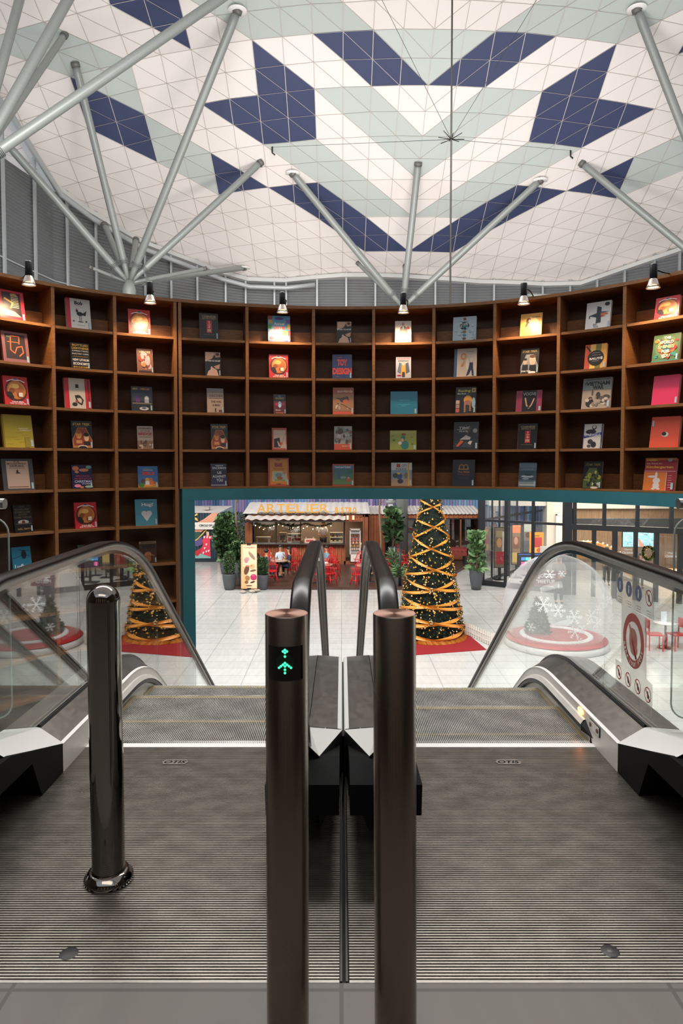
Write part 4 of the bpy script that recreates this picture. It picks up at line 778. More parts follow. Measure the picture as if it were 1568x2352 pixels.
        if lamp and tagname == 'outer':
            lm = MB(); c = Vector((xs - d * .001, 3.60, .108)); n = 20
            P = [(c.x, c.y + .036 * math.cos(6.283 * k / n), c.z + .017 * math.sin(6.283 * k / n)) for k in range(n)]
            lm.prism(P, (-d * .004, 0, 0), mat('#ffb26a', .4, 0, 'amber_indicator', emit=9, ecol='#ff9548')); B(lm, 'indicator_light', lab='glowing amber oval light on the skirt')
            lm = MB(); lm.box((xs - d * .006, 3.33, .075), (xs + d * .001, 3.46, .118), STEEL_L); lm.box((xs - d * .004, 3.325, .072), (xs + d * .001, 3.465, .121), BLACK); B(lm, 'control_plate')
            lm = MB()
            for yy in (3.35, 3.44): lm.prism([(xs - d * .006, yy + .011 * math.cos(6.283 * k / 14), .097 + .011 * math.sin(6.283 * k / 14)) for k in range(14)], (-d * .004, 0, 0), mat('#7a5a48', .3, .8))
            B(lm, 'key_switch')
    return t, B
eL, BL = escalator(-1, 'left one of the two escalators, between chrome bollard and green signal post', 3.76, -.27, -1.29, -.158, -1.405)
eR, BR = escalator(1, 'right one of the two escalators, with safety decals on its outer glass', 3.57, .285, 1.28, .18, 1.41, lamp=True)
# safety decal on the right glass
gx = 1.41 - .0075
STK = glass_mat('frosted_decal', (.62, .60, .57, 1), .6)
def frost():
    m = bpy.data.materials.new('frosted_decal_film'); m.use_nodes = True; nt = m.node_tree; nt.nodes.clear()
    o = nt.nodes.new('ShaderNodeOutputMaterial'); t = nt.nodes.new('ShaderNodeBsdfTransparent'); g = nt.nodes.new('ShaderNodeBsdfDiffuse'); g.inputs[0].default_value = lin('#b9b1a9')
    mx = nt.nodes.new('ShaderNodeMixShader'); mx.inputs[0].default_value = .5
    nt.links.new(t.outputs[0], mx.inputs[1]); nt.links.new(g.outputs[0], mx.inputs[2]); nt.links.new(mx.outputs[0], o.inputs[0]); return m
FROST = frost()
def onG(u, v, k=0):
    a, b = slope(u, v); D = gx / a; return (gx - .0006 * k, D, EZ + b * D)
def disc(mb, y, z, ry, rz, m, k, n=28, inner=None):
    x = gx - .0006 * k
    if inner: mb.grid([[(x, y + r * ry * math.cos(6.2832 * q / n), z + r * rz * math.sin(6.2832 * q / n)) for q in range(n)] for r in (inner, 1)], m, close=True)
    else: mb.add([(x, y + ry * math.cos(6.2832 * q / n), z + rz * math.sin(6.2832 * q / n)) for q in range(n)], [tuple(range(n))], m)
m = MB()
m.add([onG(1414, 1316), onG(1503, 1352), onG(1501, 1424), onG(1427, 1388), onG(1414, 1380)], [(0, 1, 2, 3, 4)], FROST)
m.add([onG(1427, 1387), onG(1484, 1418), onG(1484, 1560), onG(1426, 1522)], [(0, 1, 2, 3)], FROST)
m.add([onG(1413, 1513), onG(1426, 1522), onG(1484, 1560), onG(1498, 1573), onG(1497, 1650), onG(1413, 1578)], [(0, 1, 2, 3, 4, 5)], FROST)
BLU = mat('#5a6a86', .5); RED = mat('#a8463c', .5); REDP = mat('#b0645a', .5); DK = mat('#3a3330', .5)
for k, (u, v) in enumerate([(1424, 1343), (1444, 1353), (1466, 1363), (1490, 1374)]):
    _, y, z = onG(u, v)
    if k < 3: disc(m, y, z, .036, .038, BLU, 1); disc(m, y, z + .012, .006, .007, WHITE, 2); disc(m, y, z - .008, .006, .016, WHITE, 2)
    else: disc(m, y, z, .036, .038, RED, 1, inner=.85); m.tube([(gx - .001, y + .026, z + .026), (gx - .001, y - .026, z - .026)], .002, RED, 5); disc(m, y, z, .008, .018, DK, 1)
    for q in range(3): m.box((gx - .0015, y - .026, z - .062 - q * .012), (gx - .0006, y + .02 - .008 * (q % 2), z - .060 - q * .012), mat('#8f8a84', .6))
_, y, z = onG(1454, 1472)
disc(m, y, z, .118, .132, RED, 1, inner=.7, n=40); disc(m, y, z + .0, .045, .06, REDP, 1); disc(m, y + .012, z + .03, .03, .03, mat('#a87a68', .5), 2); disc(m, y - .01, z - .04, .04, .03, mat('#b5705e', .5), 2)
m.tube([(gx - .001, y + .045, z + .07), (gx - .001, y - .035, z - .08)], .004, RED, 5)
for k, ch in enumerate('mind your feet'):
    if ch == ' ': continue
    q = math.pi * (1.10 + k * .062); r = .100
    cy_ = y + math.cos(q) * r * -1 * -1; 
    yy = y - math.cos(q) * r * -1; zz = z + math.sin(q) * r * 1.12
    yy = y + (-math.cos(q)) * r
    tz = Vector((0, math.cos(q), -math.sin(q)))           # letter up points to the centre
    upv = Vector((0, -(yy - y), -(zz - z))).normalized(); uxv = Vector((0, -upv.z, upv.y))
    m.text(ch, (gx - .0022, yy, zz), .014, .02, WHITE, ux=uxv, uz=upv, bold=.02)
for k, (u, v) in enumerate([(1421, 1544), (1442, 1561), (1464, 1577), (1487, 1596)]):
    _, y, z = onG(u, v)
    disc(m, y, z, .034, .036, RED, 1, inner=.84); disc(m, y, z, .007, .018, DK, 1); disc(m, y - .01, z - .008, .008, .01, DK, 1)
    m.tube([(gx - .001, y + .024, z + .024), (gx - .001, y - .024, z - .024)], .002, RED, 5)
    for q in range(3): m.box((gx - .0015, y - .022, z - .056 - q * .012), (gx - .0006, y + .018 - .01 * (q % 2), z - .054 - q * .012), mat('#8f8a84', .6))
BR(m, 'safety_decal', lab='translucent escalator safety decal with round red and blue symbols')
# ---- signal posts
POSTS = mat('#8d8176', .27, 1., 'brown_satin_steel_post', noise=.05, nscale=2)
def brushed_cap():
    m = bpy.data.materials.new('spun_metal_cap'); m.use_nodes = True; b = m.node_tree.nodes['Principled BSDF']
    b.inputs['Base Color'].default_value = lin('#b58f80'); b.inputs['Metallic'].default_value = 1; b.inputs['Roughness'].default_value = .33; b.inputs['Anisotropic'].default_value = .85
    tn = m.node_tree.nodes.new('ShaderNodeTangent'); tn.direction_type = 'RADIAL'; tn.axis = 'Z'
    m.node_tree.links.new(tn.outputs[0], b.inputs['Tangent']); return m
CAPM = brushed_cap()
def post(u, label, tilt=0):
    D = 1.66; x = slope(u, 1408)[0] * D; z = EZ + slope(u, 1408)[1] * D
    t = empty('bollard', label, 'bollard', (x, D, 0), 0)
    t.rotation_euler = (0, tilt, 0)
    m = MB(); m.lathe([(.0525, 0), (.0525, z - .002), (.051, z)], POSTS, seg=64)
    m.build('post', t)
    m = MB(); m.lathe([(.0, z), (.0512, z)], CAPM, seg=64); m.v = [v for v in m.v]; m.build('top_cap', t)
    return t, z
t, z = post(658, 'brown steel post carrying the green arrow signal')
def zz(v): return EZ + slope(658, v)[1] * 1.61
m = MB()
n = 28; a0, a1 = math.radians(-90 - 51), math.radians(-90 + 51); rr = .0531
m.grid([[(rr * math.cos(a0 + (a1 - a0) * k / n), rr * math.sin(a0 + (a1 - a0) * k / n), z_) for k in range(n + 1)] for z_ in (zz(1564), zz(1485))], mat('#050606', .12, 0, 'black_signal_window'), True)
sw = m.build('signal_window', t)
LED = mat('#30e090', .4, 0, 'green_led', emit=3.5, ecol='#35f59a'); LEDG = mat('#083018', .3, 0, 'unlit_led'); m = MB(); m2 = MB()
cz = zz(1523); s = .0046
def onP(dx, dz, r=.0542): a = -math.pi / 2 + dx / .0535; return (r * math.cos(a), r * math.sin(a), cz + dz)
lit = [(0, 7.7), (-1, 6.9), (1, 6.9), (0, 6.1), (0, 4.1), (0, .5), (-1, -.4), (1, -.4), (0, -1.3), (-2, -1.3), (2, -1.3), (-3, -2.2), (3, -2.2), (0, -3.2), (0, -5.0)]
lit = [(a * 1.0, b * .95) for a, b in lit]
for a, b in lit: m.ball(onP(a * s * 1.02, b * s - .001), .0025, LED, 8, 6)
for i in range(-8, 9):
    for j in range(-8, 9):
        if i * i + j * j < 62 and (i + j) % 2 == 0: m2.ball(onP(i * s * .62, j * s * .62, .0532), .0013, LEDG, 6, 4)
m.build('green_arrow_lights', t, label='glowing green dots forming arrows that point up'); m2.build('unlit_lights', t)
post(911.5, 'plain brown steel post without a signal, right of the green one', R(-.35))
# chrome bollard
b0 = ground(250, 2018, 0)
t = empty('bollard', 'tall polished chrome bollard with a domed top and round base', 'bollard', (b0.x, b0.y, 0)); t.rotation_euler = (0, R(-.3), 0)
top = EZ + slope(243, 1342)[1] * b0.y; r = .0555
prof = [(r, .02), (r, top - r)] + [(r * math.cos(q), top - r + r * math.sin(q)) for q in [math.pi / 2 * k / 12 for k in range(1, 13)]]
m = MB(); m.lathe(prof, CHROME, seg=64); m.build('post', t)
m = MB(); m.lathe([(.056, .035), (.062, .036), (.068, .032), (.074, .022), (.082, .014), (.083, .002), (.078, 0)], CHROME, seg=48); m.build('base_ring', t)
for u, v, lb_ in ((158, 2190, 'small dark round plug in the left landing plate'), (1401, 2184, 'small dark round plug in the right landing plate')):
    p = ground(u, v, 0); m = MB(); m.lathe([(0, .0012), (.024, .0012), (.027, 0)], mat('#1c1b1a', .5), seg=24)
    if u > 800: m.lathe([(0, .002), (.011, .002), (.012, .001)], mat('#4a4846', .4), seg=20)
    tag(m.build('floor_plug', loc=(p.x, p.y, 0)), lb_, 'plug')
# glass guards beside the escalators
for sgn, lb_ in ((-1, 'frameless glass guard with rounded corners left of the left escalator'), (1, 'frameless glass guard with rounded corners right of the right escalator')):
    t = empty('glass_guard', lb_, 'glass barrier', (sgn * 2.0, 3.06, 0))
    P = []; x0, x1, z0, z1, q = -.5, 1.4, .27, 1.185, .07
    for cx, cz_, a in ((x0 + q, z0 + q, 180), (x1, z0 + q, 270), (x1, z1 - q, 0), (x0 + q, z1 - q, 90)):
        for k in range(7): 
            an = math.radians(a + 15 * k)
            P.append((cx + (q if cx < x1 else .0) * math.cos(an), 0, cz_ + q * math.sin(an)))
    P = [(sgn * x, y, z) for x, y, z in P]
    EDGEG = mat('#a8b5ac', .2, 0, 'polished_glass_edge')
    m = MB(); m.prism(P, (0, .012, 0), GLASS); m.build('glass_panel', t)
    m = MB(); m.tube([(a, .006, c) for a, _, c in P] + [(P[0][0], .006, P[0][2])], .004, EDGEG, 6); m.build('polished_edge', t)
    m = MB(); m.tube([(sgn * -.47, 0, 1.25), (sgn * 1.4, 0, 1.25)], .021, STEEL_L, 14)
    m.tube([(sgn * -.49, 0, 1.25), (sgn * -.40, 0, 1.25)], .024, STEEL, 14); m.build('top_rail', t)
    m = MB(); m.box((sgn * .3 - .02, -.01, 0), (sgn * .3 + .02, .03, .3), STEEL_L); m.box((sgn * 1.2 - .02, -.01, 0), (sgn * 1.2 + .02, .03, .3), STEEL_L); m.build('clamp', t)
# ================================================================ plaza
def leafcloud(mb, n, sample, size, mats_, q, up=.3, round_=False, ratio=.5):
    for _ in range(n):
        c, out = sample(q); d = (Vector(out) + Vector((q.uniform(-.7, .7), q.uniform(-.7, .7), q.uniform(-.5, .8) + up))).normalized()
        s = d.cross(Vector((q.uniform(-1, 1), q.uniform(-1, 1), q.uniform(-1, 1)))).normalized(); L = size * q.uniform(.6, 1.2); w = L * ratio
        nn = d.cross(s) * L * .12; c = Vector(c); m = q.choice(mats_)
        if round_: mb.add([c, c + d * L * .35 + s * w * .8 + nn, c + d * L * .8 + s * w * .75, c + d * L, c + d * L * .8 - s * w * .75, c + d * L * .35 - s * w * .8 + nn, c + d * L * .5 - nn], [(0, 1, 6), (1, 2, 6), (2, 3, 6), (3, 4, 6), (4, 5, 6), (5, 0, 6)], m, True)
        else: mb.add([c, c + d * L * .45 + s * w * .5 + nn, c + d * L, c + d * L * .45 - s * w * .5 + nn], [(0, 1, 2), (0, 2, 3)], m)
GR = [mat(c, .45) for c in ('#2b3f25', '#3a5230', '#48643c', '#22361d')]; GRL = [mat(c, .4) for c in ('#5f8050', '#7b9c68', '#93b07e')]
POT = mat('#45474a', .5, 0, 'charcoal_planter', noise=.08, nscale=6); SOIL = mat('#2a211a', .9); BARK = mat('#7a604a', .8, 0, 'bark', noise=.2, nscale=30)
def pot(t, r, h):
    m = MB(); m.lathe([(0, .0), (r * .66, 0), (r * .8, h * .25), (r * .97, h * .7), (r, h * .97), (r * .98, h), (r * .9, h), (r * .88, h * .93), (0, h * .92)], POT, seg=28); m.build('pot', t)
    m = MB(); m.lathe([(0, h * .935), (r * .885, h * .93)], SOIL, seg=20); m.build('soil', t)
def plant(name, label, u, vb, wpx, hp, htop, kind, seed, cat='plant', potw=None, zb=ZF):
    """u centre px, vb base px, wpx foliage width px, hp pot top px, htop foliage top px"""
    p = ground(u, vb, zb); q = random.Random(seed); k = p.y / F_PX
    t = empty(name, label, cat, (p.x, p.y, zb)); fw = wpx * k / 2; ph = (vb - hp) * k; H_ = (hp - htop) * k; pr = (potw or wpx * .8) * k / 2
    pot(t, pr, ph)
    m = MB(); m.tube([(0, 0, ph * .9), (fw * .1, 0, ph + H_ * .4), (-fw * .08, 0, ph + H_ * .85)], [.035, .028, .012], BARK, 8)
    for a in range(4): m.tube([(0, 0, ph + H_ * .25 * (a * .5 + .6)), (math.cos(a * 1.7) * fw * .6, math.sin(a * 1.7) * fw * .6, ph + H_ * (.35 + a * .15))], [.018, .008], BARK, 6)
    m.build('trunk', t)
    m = MB()
    def samp(cone, z0=0.):
        def f(q):
            z = q.random() ** .9; a = q.uniform(0, 6.283); rmax = fw * (cone(z)); r = rmax * math.sqrt(q.random()); o = (math.cos(a), math.sin(a), .2)
            return (r * o[0], r * o[1], ph + H_ * (z0 + z * (1 - z0))), o
        return f
    if kind == 'bush': leafcloud(m, 1400, samp(lambda z: .55 + 1.1 * z - 1.2 * z * z), .09, GR + GRL[:1], q)
    elif kind == 'big': leafcloud(m, 1600, samp(lambda z: .45 + 1.9 * z - 2.0 * z * z, .06), .22, GR, q, round_=True); leafcloud(m, 70, samp(lambda z: .5 + 1.2 * z - 1.4 * z * z, .5), .26, GRL, q, round_=True)
    elif kind == 'fig': leafcloud(m, 130, samp(lambda z: .8 - .35 * z, .1), .3, GR[1:3] + GRL[:2], q, round_=True); leafcloud(m, 22, samp(lambda z: .5, .75), .3, GRL, q, round_=True)
    elif kind == 'figtree': leafcloud(m, 170, samp(lambda z: 1.0 - .45 * z if z > .25 else .5 + z, .12), .34, GR, q, round_=True); leafcloud(m, 30, samp(lambda z: .45, .78), .34, GRL, q, round_=True)
    elif kind == 'fern': leafcloud(m, 220, samp(lambda z: .3 + .6 * z), .3, GRL + GR[1:3], q, up=.1, ratio=.14)
    m.build('foliage', t)
    if kind in ('fig', 'big'):
        m = MB(); 
        for a in range(46):
            g = a * 2.4; L = pr * q.uniform(.9, 1.7); c = Vector((math.cos(g) * pr * .4, math.sin(g) * pr * .4, ph)); e_2 = c + Vector((math.cos(g) * L, math.sin(g) * L, L * q.uniform(-.25, .35))); md = (c + e_2) / 2 + Vector((0, 0, L * .3)); s = Vector((-math.sin(g), math.cos(g), 0)) * .03
            m.add([c, md + s, e_2, md - s], [(0, 1, 2), (0, 2, 3)], q.choice(GRL))
        m.build('underplanting', t)
    return t
plant('potted_tree', 'tall dark green potted tree left of the bistro, tallest of its group', 516, 1318, 48, 1288, 1184, 'big', 1, potw=22)
plant('potted_bush', 'small leafy bush in a grey pot in front of the tall potted tree', 527, 1354, 33, 1317, 1268, 'bush', 2, potw=33)
plant('potted_bush', 'leafy bush in a grey pot hidden behind the food banner', 560, 1350, 26, 1316, 1282, 'bush', 3, potw=30)
plant('potted_bush', 'leafy bush in a grey pot between the food banner and a red chair', 603, 1354, 33, 1319, 1280, 'bush', 4, potw=30)
plant('potted_tree', 'dark potted tree right behind the food banner, in a tall pot', 545, 1330, 26, 1290, 1250, 'big', 5, potw=22)
plant('potted_tree', 'potted tree with broad round leaves left of the decorated tree', 902, 1305, 42, 1256, 1172, 'figtree', 6, potw=24)
plant('potted_fern', 'low arching plant in a dark pot behind the right inner handrail', 904, 1322, 34, 1300, 1268, 'fern', 7, potw=20)
plant('potted_fern', 'small low plant in a grey pot left of the decorated tree base', 915, 1350, 24, 1325, 1303, 'fern', 8, potw=16)
plant('potted_tree', 'bright green fiddle leaf plant in a charcoal pot before the glass storefront', 1093, 1354, 34, 1308, 1225, 'fig', 9, potw=32)
# bare street trees
for u, vb, lab, s in ((543, 1312, 'thin bare young tree rising left of the bistro', 1), (872, 1318, 'thin bare young tree between the two containers', 2)):
    p = ground(u, vb); q = random.Random(s); t = empty('bare_tree', lab, 'tree', (p.x, p.y, ZF)); m = MB()
    m.tube([(0, 0, 0), (.05, 0, 1.5), (-.03, 0, 3.0), (.04, 0, 4.2), (.1, 0, 5.2)], [.06, .055, .045, .035, .015], BARK, 8); m.build('trunk', t)
    m = MB()
    for k in range(7):
        z = 3.3 + .3 * k; a = q.uniform(0, 6.3); m.tube([(.0, 0, z), (math.cos(a) * .3, math.sin(a) * .3, z + .35), (math.cos(a) * .5, math.sin(a) * .5, z + .9)], [.02, .012, .006], BARK, 6)
    m.build('branch', t); m = MB()
    leafcloud(m, 26, lambda q: ((q.uniform(-.9, .2), q.uniform(-.3, .3), q.uniform(4.2, 5.4)), (0, 0, 1)), .14, GRL, q, round_=True); m.build('foliage', t)
# hedge behind
m = MB(); q = random.Random(5); leafcloud(m, 1300, lambda q: ((q.uniform(-6.3, -5.2), 37.9 + q.uniform(-.3, .3), ZF + q.uniform(.6, 2.5)), (0, -1, 0)), .16, GRL + GR[1:3], q)
o = m.build('hedge'); tag(o, 'bright green hedge in the gap between the two containers', 'hedge'); o['kind'] = 'stuff'

# ---------------------------------------------------------------- containers
def corr(mb, x0, x1, y, z0, z1, m, pitch=.26, dep=.04, axis='x'):
    n = max(1, int(abs(x1 - x0) / pitch)); p = (x1 - x0) / n; pr = []
    for k in range(n): 
        b = x0 + p * k; pr += [(b, 0), (b + p * .28, 0), (b + p * .42, dep), (b + p * .78, dep), (b + p * .92, 0)]
    pr.append((x1, 0))
    if axis == 'x': mb.grid([[(x, y + d, z) for x, d in pr] for z in (z0, z1)], m)
    else: mb.grid([[(y + d, x, z) for x, d in pr] for z in (z0, z1)], m)
def px(u, D): return slope(u, 1150)[0] * D
def pv(v, D): return EZ + slope(700, v)[1] * D
CORT = mat('#9a5630', .5, 0, 'rust_brown_paint', noise=.15, nscale=3); CORTD = mat('#7d4325', .5, 0, 'rust_brown_frame'); WROOF = mat('#e9e2dc', .5, 0, 'white_corrugated_roof', noise=.06, nscale=2)
D1 = 34.6; xa, xb = px(562, D1), px(845, D1); zr = pv(1181, D1); zb = ZF + .12
t = empty('bistro_container', 'rust brown shipping container turned into a bistro kiosk', 'container kiosk', ((xa + xb) / 2, D1, ZF))
off = Vector((-(xa + xb) / 2, -D1, -ZF))
def BB(mb, name, parent=t, lab=None): mb.v = [v + off for v in mb.v]; return mb.build(name, parent, label=lab)
m = MB()
for x in (xa, xb - .16): m.box((x, D1, zb), (x + .16, D1 + .16, zr), CORTD)
for x in (xa, xb - .16): m.box((x, D1 + 2.3, zb), (x + .16, D1 + 2.44, zr), CORTD)
m.box((xa, D1, zr - .14), (xb, D1 + .12, zr), CORTD); m.box((xa, D1, zb), (xb, D1 + .12, zb + .16), CORTD)
xd0, xd1 = px(792, D1), px(833, D1); xw0 = px(579, D1); zc = pv(1248, D1); zt = pv(1199, D1)
m.box((xd0 - .05, D1, zb), (xd0 + .03, D1 + .1, zr), CORTD); m.box((xd1, D1, zb), (xd1 + .06, D1 + .1, zr), CORTD); m.box((xd0, D1, zt + .02), (xd1, D1 + .1, zt + .08), CORTD)
BB(m, 'frame')
m = MB(); corr(m, xa + .16, xd0 - .05, D1 + .02, zb + .16, zc - .05, CORT, .2); corr(m, xa + .16, xw0, D1 + .03, zc, zr - .14, CORT, .2); corr(m, xw0, xd0, D1 + .02, zt, zr - .14, CORT, .2); corr(m, xd0, xd1, D1 + .03, zt + .08, zr - .14, CORT, .2); corr(m, xd1 + .06, xb - .16, D1 + .03, zb + .16, zr - .14, CORT, .2)
BB(m, 'front_wall')
m = MB(); GWALL = mat('#8a7a6a', .6, 0, 'bistro_interior_wall')
m.box((xa + .03, D1 + 2.3, zb), (xb - .03, D1 + 2.36, zr - .05), GWALL); m.box((xa, D1 + .1, zb), (xa + .04, D1 + 2.4, zr - .05), CORT); m.box((xb - .04, D1 + .1, zb), (xb, D1 + 2.4, zr - .05), CORT)
BB(m, 'side_wall'); m = MB(); m.box((xa, D1 + .05, zb), (xb, D1 + 2.4, zb + .04), DKFRAME); BB(m, 'floor_panel')
m = MB(); q0, q1 = D1 - .12, D1 + 2.75
rows = []
n = 40
rows = [[(xa - .1 + (xb - xa + .2) * k / n, yy, zr + .02 + h + (.025 if k % 2 else 0)) for k in range(n + 1)] for yy, h in ((q0, 0), (q1, .42))]
m.grid(rows, WROOF); m.box((xa - .1, q0, zr), (xb + .1, q0 + .04, zr + .03), DKFRAME); BB(m, 'roof')
m = MB(); xs0, xs1 = px(568, D1), px(793, D1); n = 66
m.grid([[(xs0 + (xs1 - xs0) * k / n, yy, z + .035 * math.sin(k * 1.05)) for k in range(n + 1)] for yy, z in ((D1 + .02, pv(1184, D1)), (D1 - 1.0, pv(1193.5, D1 - 1)))], mat('#ddd6ce', .45, 0, 'white_awning_sheet'), True)
m.box((xs0, D1 - 1.0, pv(1199, D1 - 1)), (xs1, D1 - .96, pv(1196, D1 - 1)), DKFRAME); m.box((xs0, D1 - .98, pv(1201, D1 - 1)), (xs0 + .05, D1, pv(1198, D1 - 1)), DKFRAME); m.box((xs1 - .05, D1 - .98, pv(1201, D1 - 1)), (xs1, D1, pv(1198, D1 - 1)), DKFRAME)
BB(m, 'awning')
m = MB(); m.box((xw0 - .05, D1 - .3, zc - .05), (xd0, D1 + .35, zc), mat('#2c211b', .4)); BB(m, 'serving_counter')
m = MB()
for u in (579, 633.5, 690, 790): m.box((px(u, D1) - .025, D1 + .0, zc), (px(u, D1) + .025, D1 + .06, zt), DKFRAME)
BB(m, 'window_frame')
m = MB(); m.box((xw0, D1 + .03, zc), (px(690, D1), D1 + .035, zt), glass_mat('kiosk_glass', (.8, .8, .78, 1), 1.6, 0, 1.5, .06)); BB(m, 'window_pane')
light('AREA', 'kiosk_light', (( -.3), 1.2, zr - ZF - .25), 70, (1, .78, .55), 4.6, rot=(0, 0, 0), sy=1.2, parent=t)
# letters on the roof
GOLD = mat('#c9902f', .4, .1, 'gold_sign_letter'); GOLDS = mat('#efe2c8', .5)
def letters(word, u0, u1, v0, v1, D, lab, shear=0):
    t = empty('sign_letters', lab, 'sign', (px((u0 + u1) / 2, D), D, pv(v1, D)))
    W = px(u1, D) - px(u0, D); hgt = pv(v0, D) - pv(v1, D)
    wd = {'I': .35}; ws = [wd.get(c, 1.) for c in word]; tot = sum(ws) + .16 * (len(word) - 1); x = -W / 2; unit = W / tot
    for c, w in zip(word, ws):
        m = MB(); m.text(c, (x + unit * w / 2, 0, hgt / 2), unit * w * (1 if c != 'I' else .5), hgt, GOLD, bold=.0 if len(word) > 6 else .03, depth=.09); m.build('letter', t); x += unit * (w + .16)
    m = MB(); m.box((-W / 2, .1, -.06), (W / 2, .14, .0), DKFRAME); m.build('support_bar', t)
letters('ARTELIER', 590, 754, 1158, 1178, D1 - .15, 'large gold ARTELIER letters standing on the kiosk roof')
letters('BISTRO', 769, 818, 1165.5, 1178.5, D1 - .15, 'smaller gold BISTRO letters at the right of the kiosk roof')
# garland with lights, snowflakes
m = MB(); q = random.Random(9); pts = []
for k in range(81):
    f = k / 80; u = 585 + 175 * f; sag = abs(math.sin(f * math.pi * 3.0)) * 6.5; pts.append((px(u, D1 - .2), D1 - .2, pv(1202 + sag, D1 - .2)))
for a in pts[::1]:
    for _ in range(9):
        d = Vector((q.uniform(-1, 1), q.uniform(-1, 1), q.uniform(-1, 1))).normalized() * .1; s = Vector((d.z, 0, -d.x)) * .2; a_ = Vector(a)
        m.add([a_ - s, a_ + d, a_ + s], [(0, 1, 2)], GR[0])
g = empty('garland', 'green garland with small lights draped across the bistro window', 'garland', (0, 0, 0)); m.build('greenery', g)
m = MB()
for a in pts[::5]: m.ball((a[0] + q.uniform(-.05, .05), a[1] - .06, a[2] - q.uniform(0, .2)), .025, mat('#ffe2b0', .4, emit=6), 8, 6)
m.build('fairy_light', g)
m = MB(); c = Vector((px(667, D1 - .3), D1 - .3, pv(1206, D1 - .3)))
for s in (-1, 1): m.add([c, c + Vector((s * .17, 0, .09)), c + Vector((s * .19, 0, -.04))], [(0, 1, 2), (2, 1, 0)], mat('#b3202a', .5)); m.add([c, c + Vector((s * .04, 0, -.26)), c + Vector((s * .12, 0, -.22))], [(0, 1, 2), (2, 1, 0)], mat('#b3202a', .5))
m.build('red_bow', g)
proto = None
for u, v in ((625, 1213), (680, 1216), (729, 1214)):
    if proto is None:
        m = MB()
        for k in range(3): a = k * math.pi / 3; m.box((-.004, -.004, -.004), (.004, .004, .004), WHITE); m.tube([(math.cos(a) * .12, 0, math.sin(a) * .12), (-math.cos(a) * .12, 0, -math.sin(a) * .12)], .014, WHITE, 5)
        for k in range(6): a = k * math.pi / 3; c = (math.cos(a) * .08, 0, math.sin(a) * .08); m.tube([(c[0] - math.sin(a) * .04, 0, c[2] + math.cos(a) * .04), c, (c[0] + math.sin(a) * .04, 0, c[2] - math.cos(a) * .04)], .01, WHITE, 5)
        proto = m.build('snowflake'); o = proto
    else: o = proto.copy(); C.objects.link(o)
    o.location = (px(u, D1 - .25), D1 - .25, pv(v, D1 - .25)); tag(o, 'white snowflake ornament hanging in the bistro window, %s' % {625: 'leftmost', 680: 'middle one', 729: 'rightmost, near the cook'}[u], 'ornament', 'snowflakes in the bistro window')
# counter goods
def item(name, label, cat, u0, u1, v0, v1, D, dep, colors, fn=None, group=None):
    x0, x1, z0, z1 = px(u0, D), px(u1, D), pv(v1, D), pv(v0, D)
    t = empty(name, label, cat, ((x0 + x1) / 2, D, z0), 0, group); w, h = x1 - x0, z1 - z0
    fn(t, w, dep, h, colors); return t
def f_case(t, w, d, h, c):
    m = MB(); m.box((-w / 2, 0, 0), (w / 2, d, h * .12), mat(c[0], .4)); m.box((-w / 2, 0, h * .94), (w / 2, d, h), mat(c[0], .4))
    for x in (-w / 2, w / 2 - .02): m.box((x, 0, 0), (x + .02, .02, h), mat(c[0], .4)); m.box((x, d - .02, 0), (x + .02, d, h), mat(c[0], .4))
    m.box((-w / 2, d - .01, 0), (w / 2, d, h), mat(c[1], .5)); m.box((-w / 2, 0, h * .5), (w / 2, d, h * .52), GOLDS); m.build('case_frame', t)
    m = MB(); q = random.Random(int(w * 1000))
    for k in range(14): m.ball((q.uniform(-w * .42, w * .42), d * .4, h * (.18 if k % 2 else .6)), h * .09, mat(q.choice(c[2:]), .5), 8, 6, (1.2, 1, .7))
    m.build('pastries', t, kind='stuff')
    m = MB(); m.box((-w / 2, -.004, 0), (w / 2, 0, h), GLASS); m.build('front_glass', t)
item('display_case', 'white topped display case with a menu card on the bistro counter', 'display case', 659, 691, 1227, 1245, D1 + .25, .5, ['#d8cfc4', '#a8584a', '#d8a08a', '#c86a4a', '#e8c0a8'], f_case)
item('display_case', 'lit pastry case at the right end of the bistro counter', 'display case', 757, 788, 1224, 1247, D1 + .25, .5, ['#b9ad98', '#5f5340', '#e0b04a', '#c87a2e', '#e8cf7a'], f_case)
def f_box(t, w, d, h, c):
    m = MB(); m.box((-w / 2, 0, 0), (w / 2, d, h), mat(c[0], .5)); m.build('body', t)
    m = MB(); m.box((-w * .35, -.004, h * .25), (w * .35, 0, h * .8), mat(c[1], .5)); m.build('front_panel', t)
item('menu_card', 'white menu card with a red mark leaning on the counter', 'menu', 659, 670, 1231, 1247, D1 + .1, .02, ['#e6ddd2', '#c0504a'], f_box)
item('coffee_machine', 'pale coffee machine behind the bistro window', 'coffee machine', 640, 657, 1224, 1246, D1 + .5, .4, ['#b9a890', '#6a5a4c'], f_box)
item('menu_box', 'pink and white box on the counter left of the cook', 'box', 699, 723, 1238, 1247, D1 + .2, .2, ['#e0c0b0', '#c04a4a'], f_box)
q = random.Random(4)
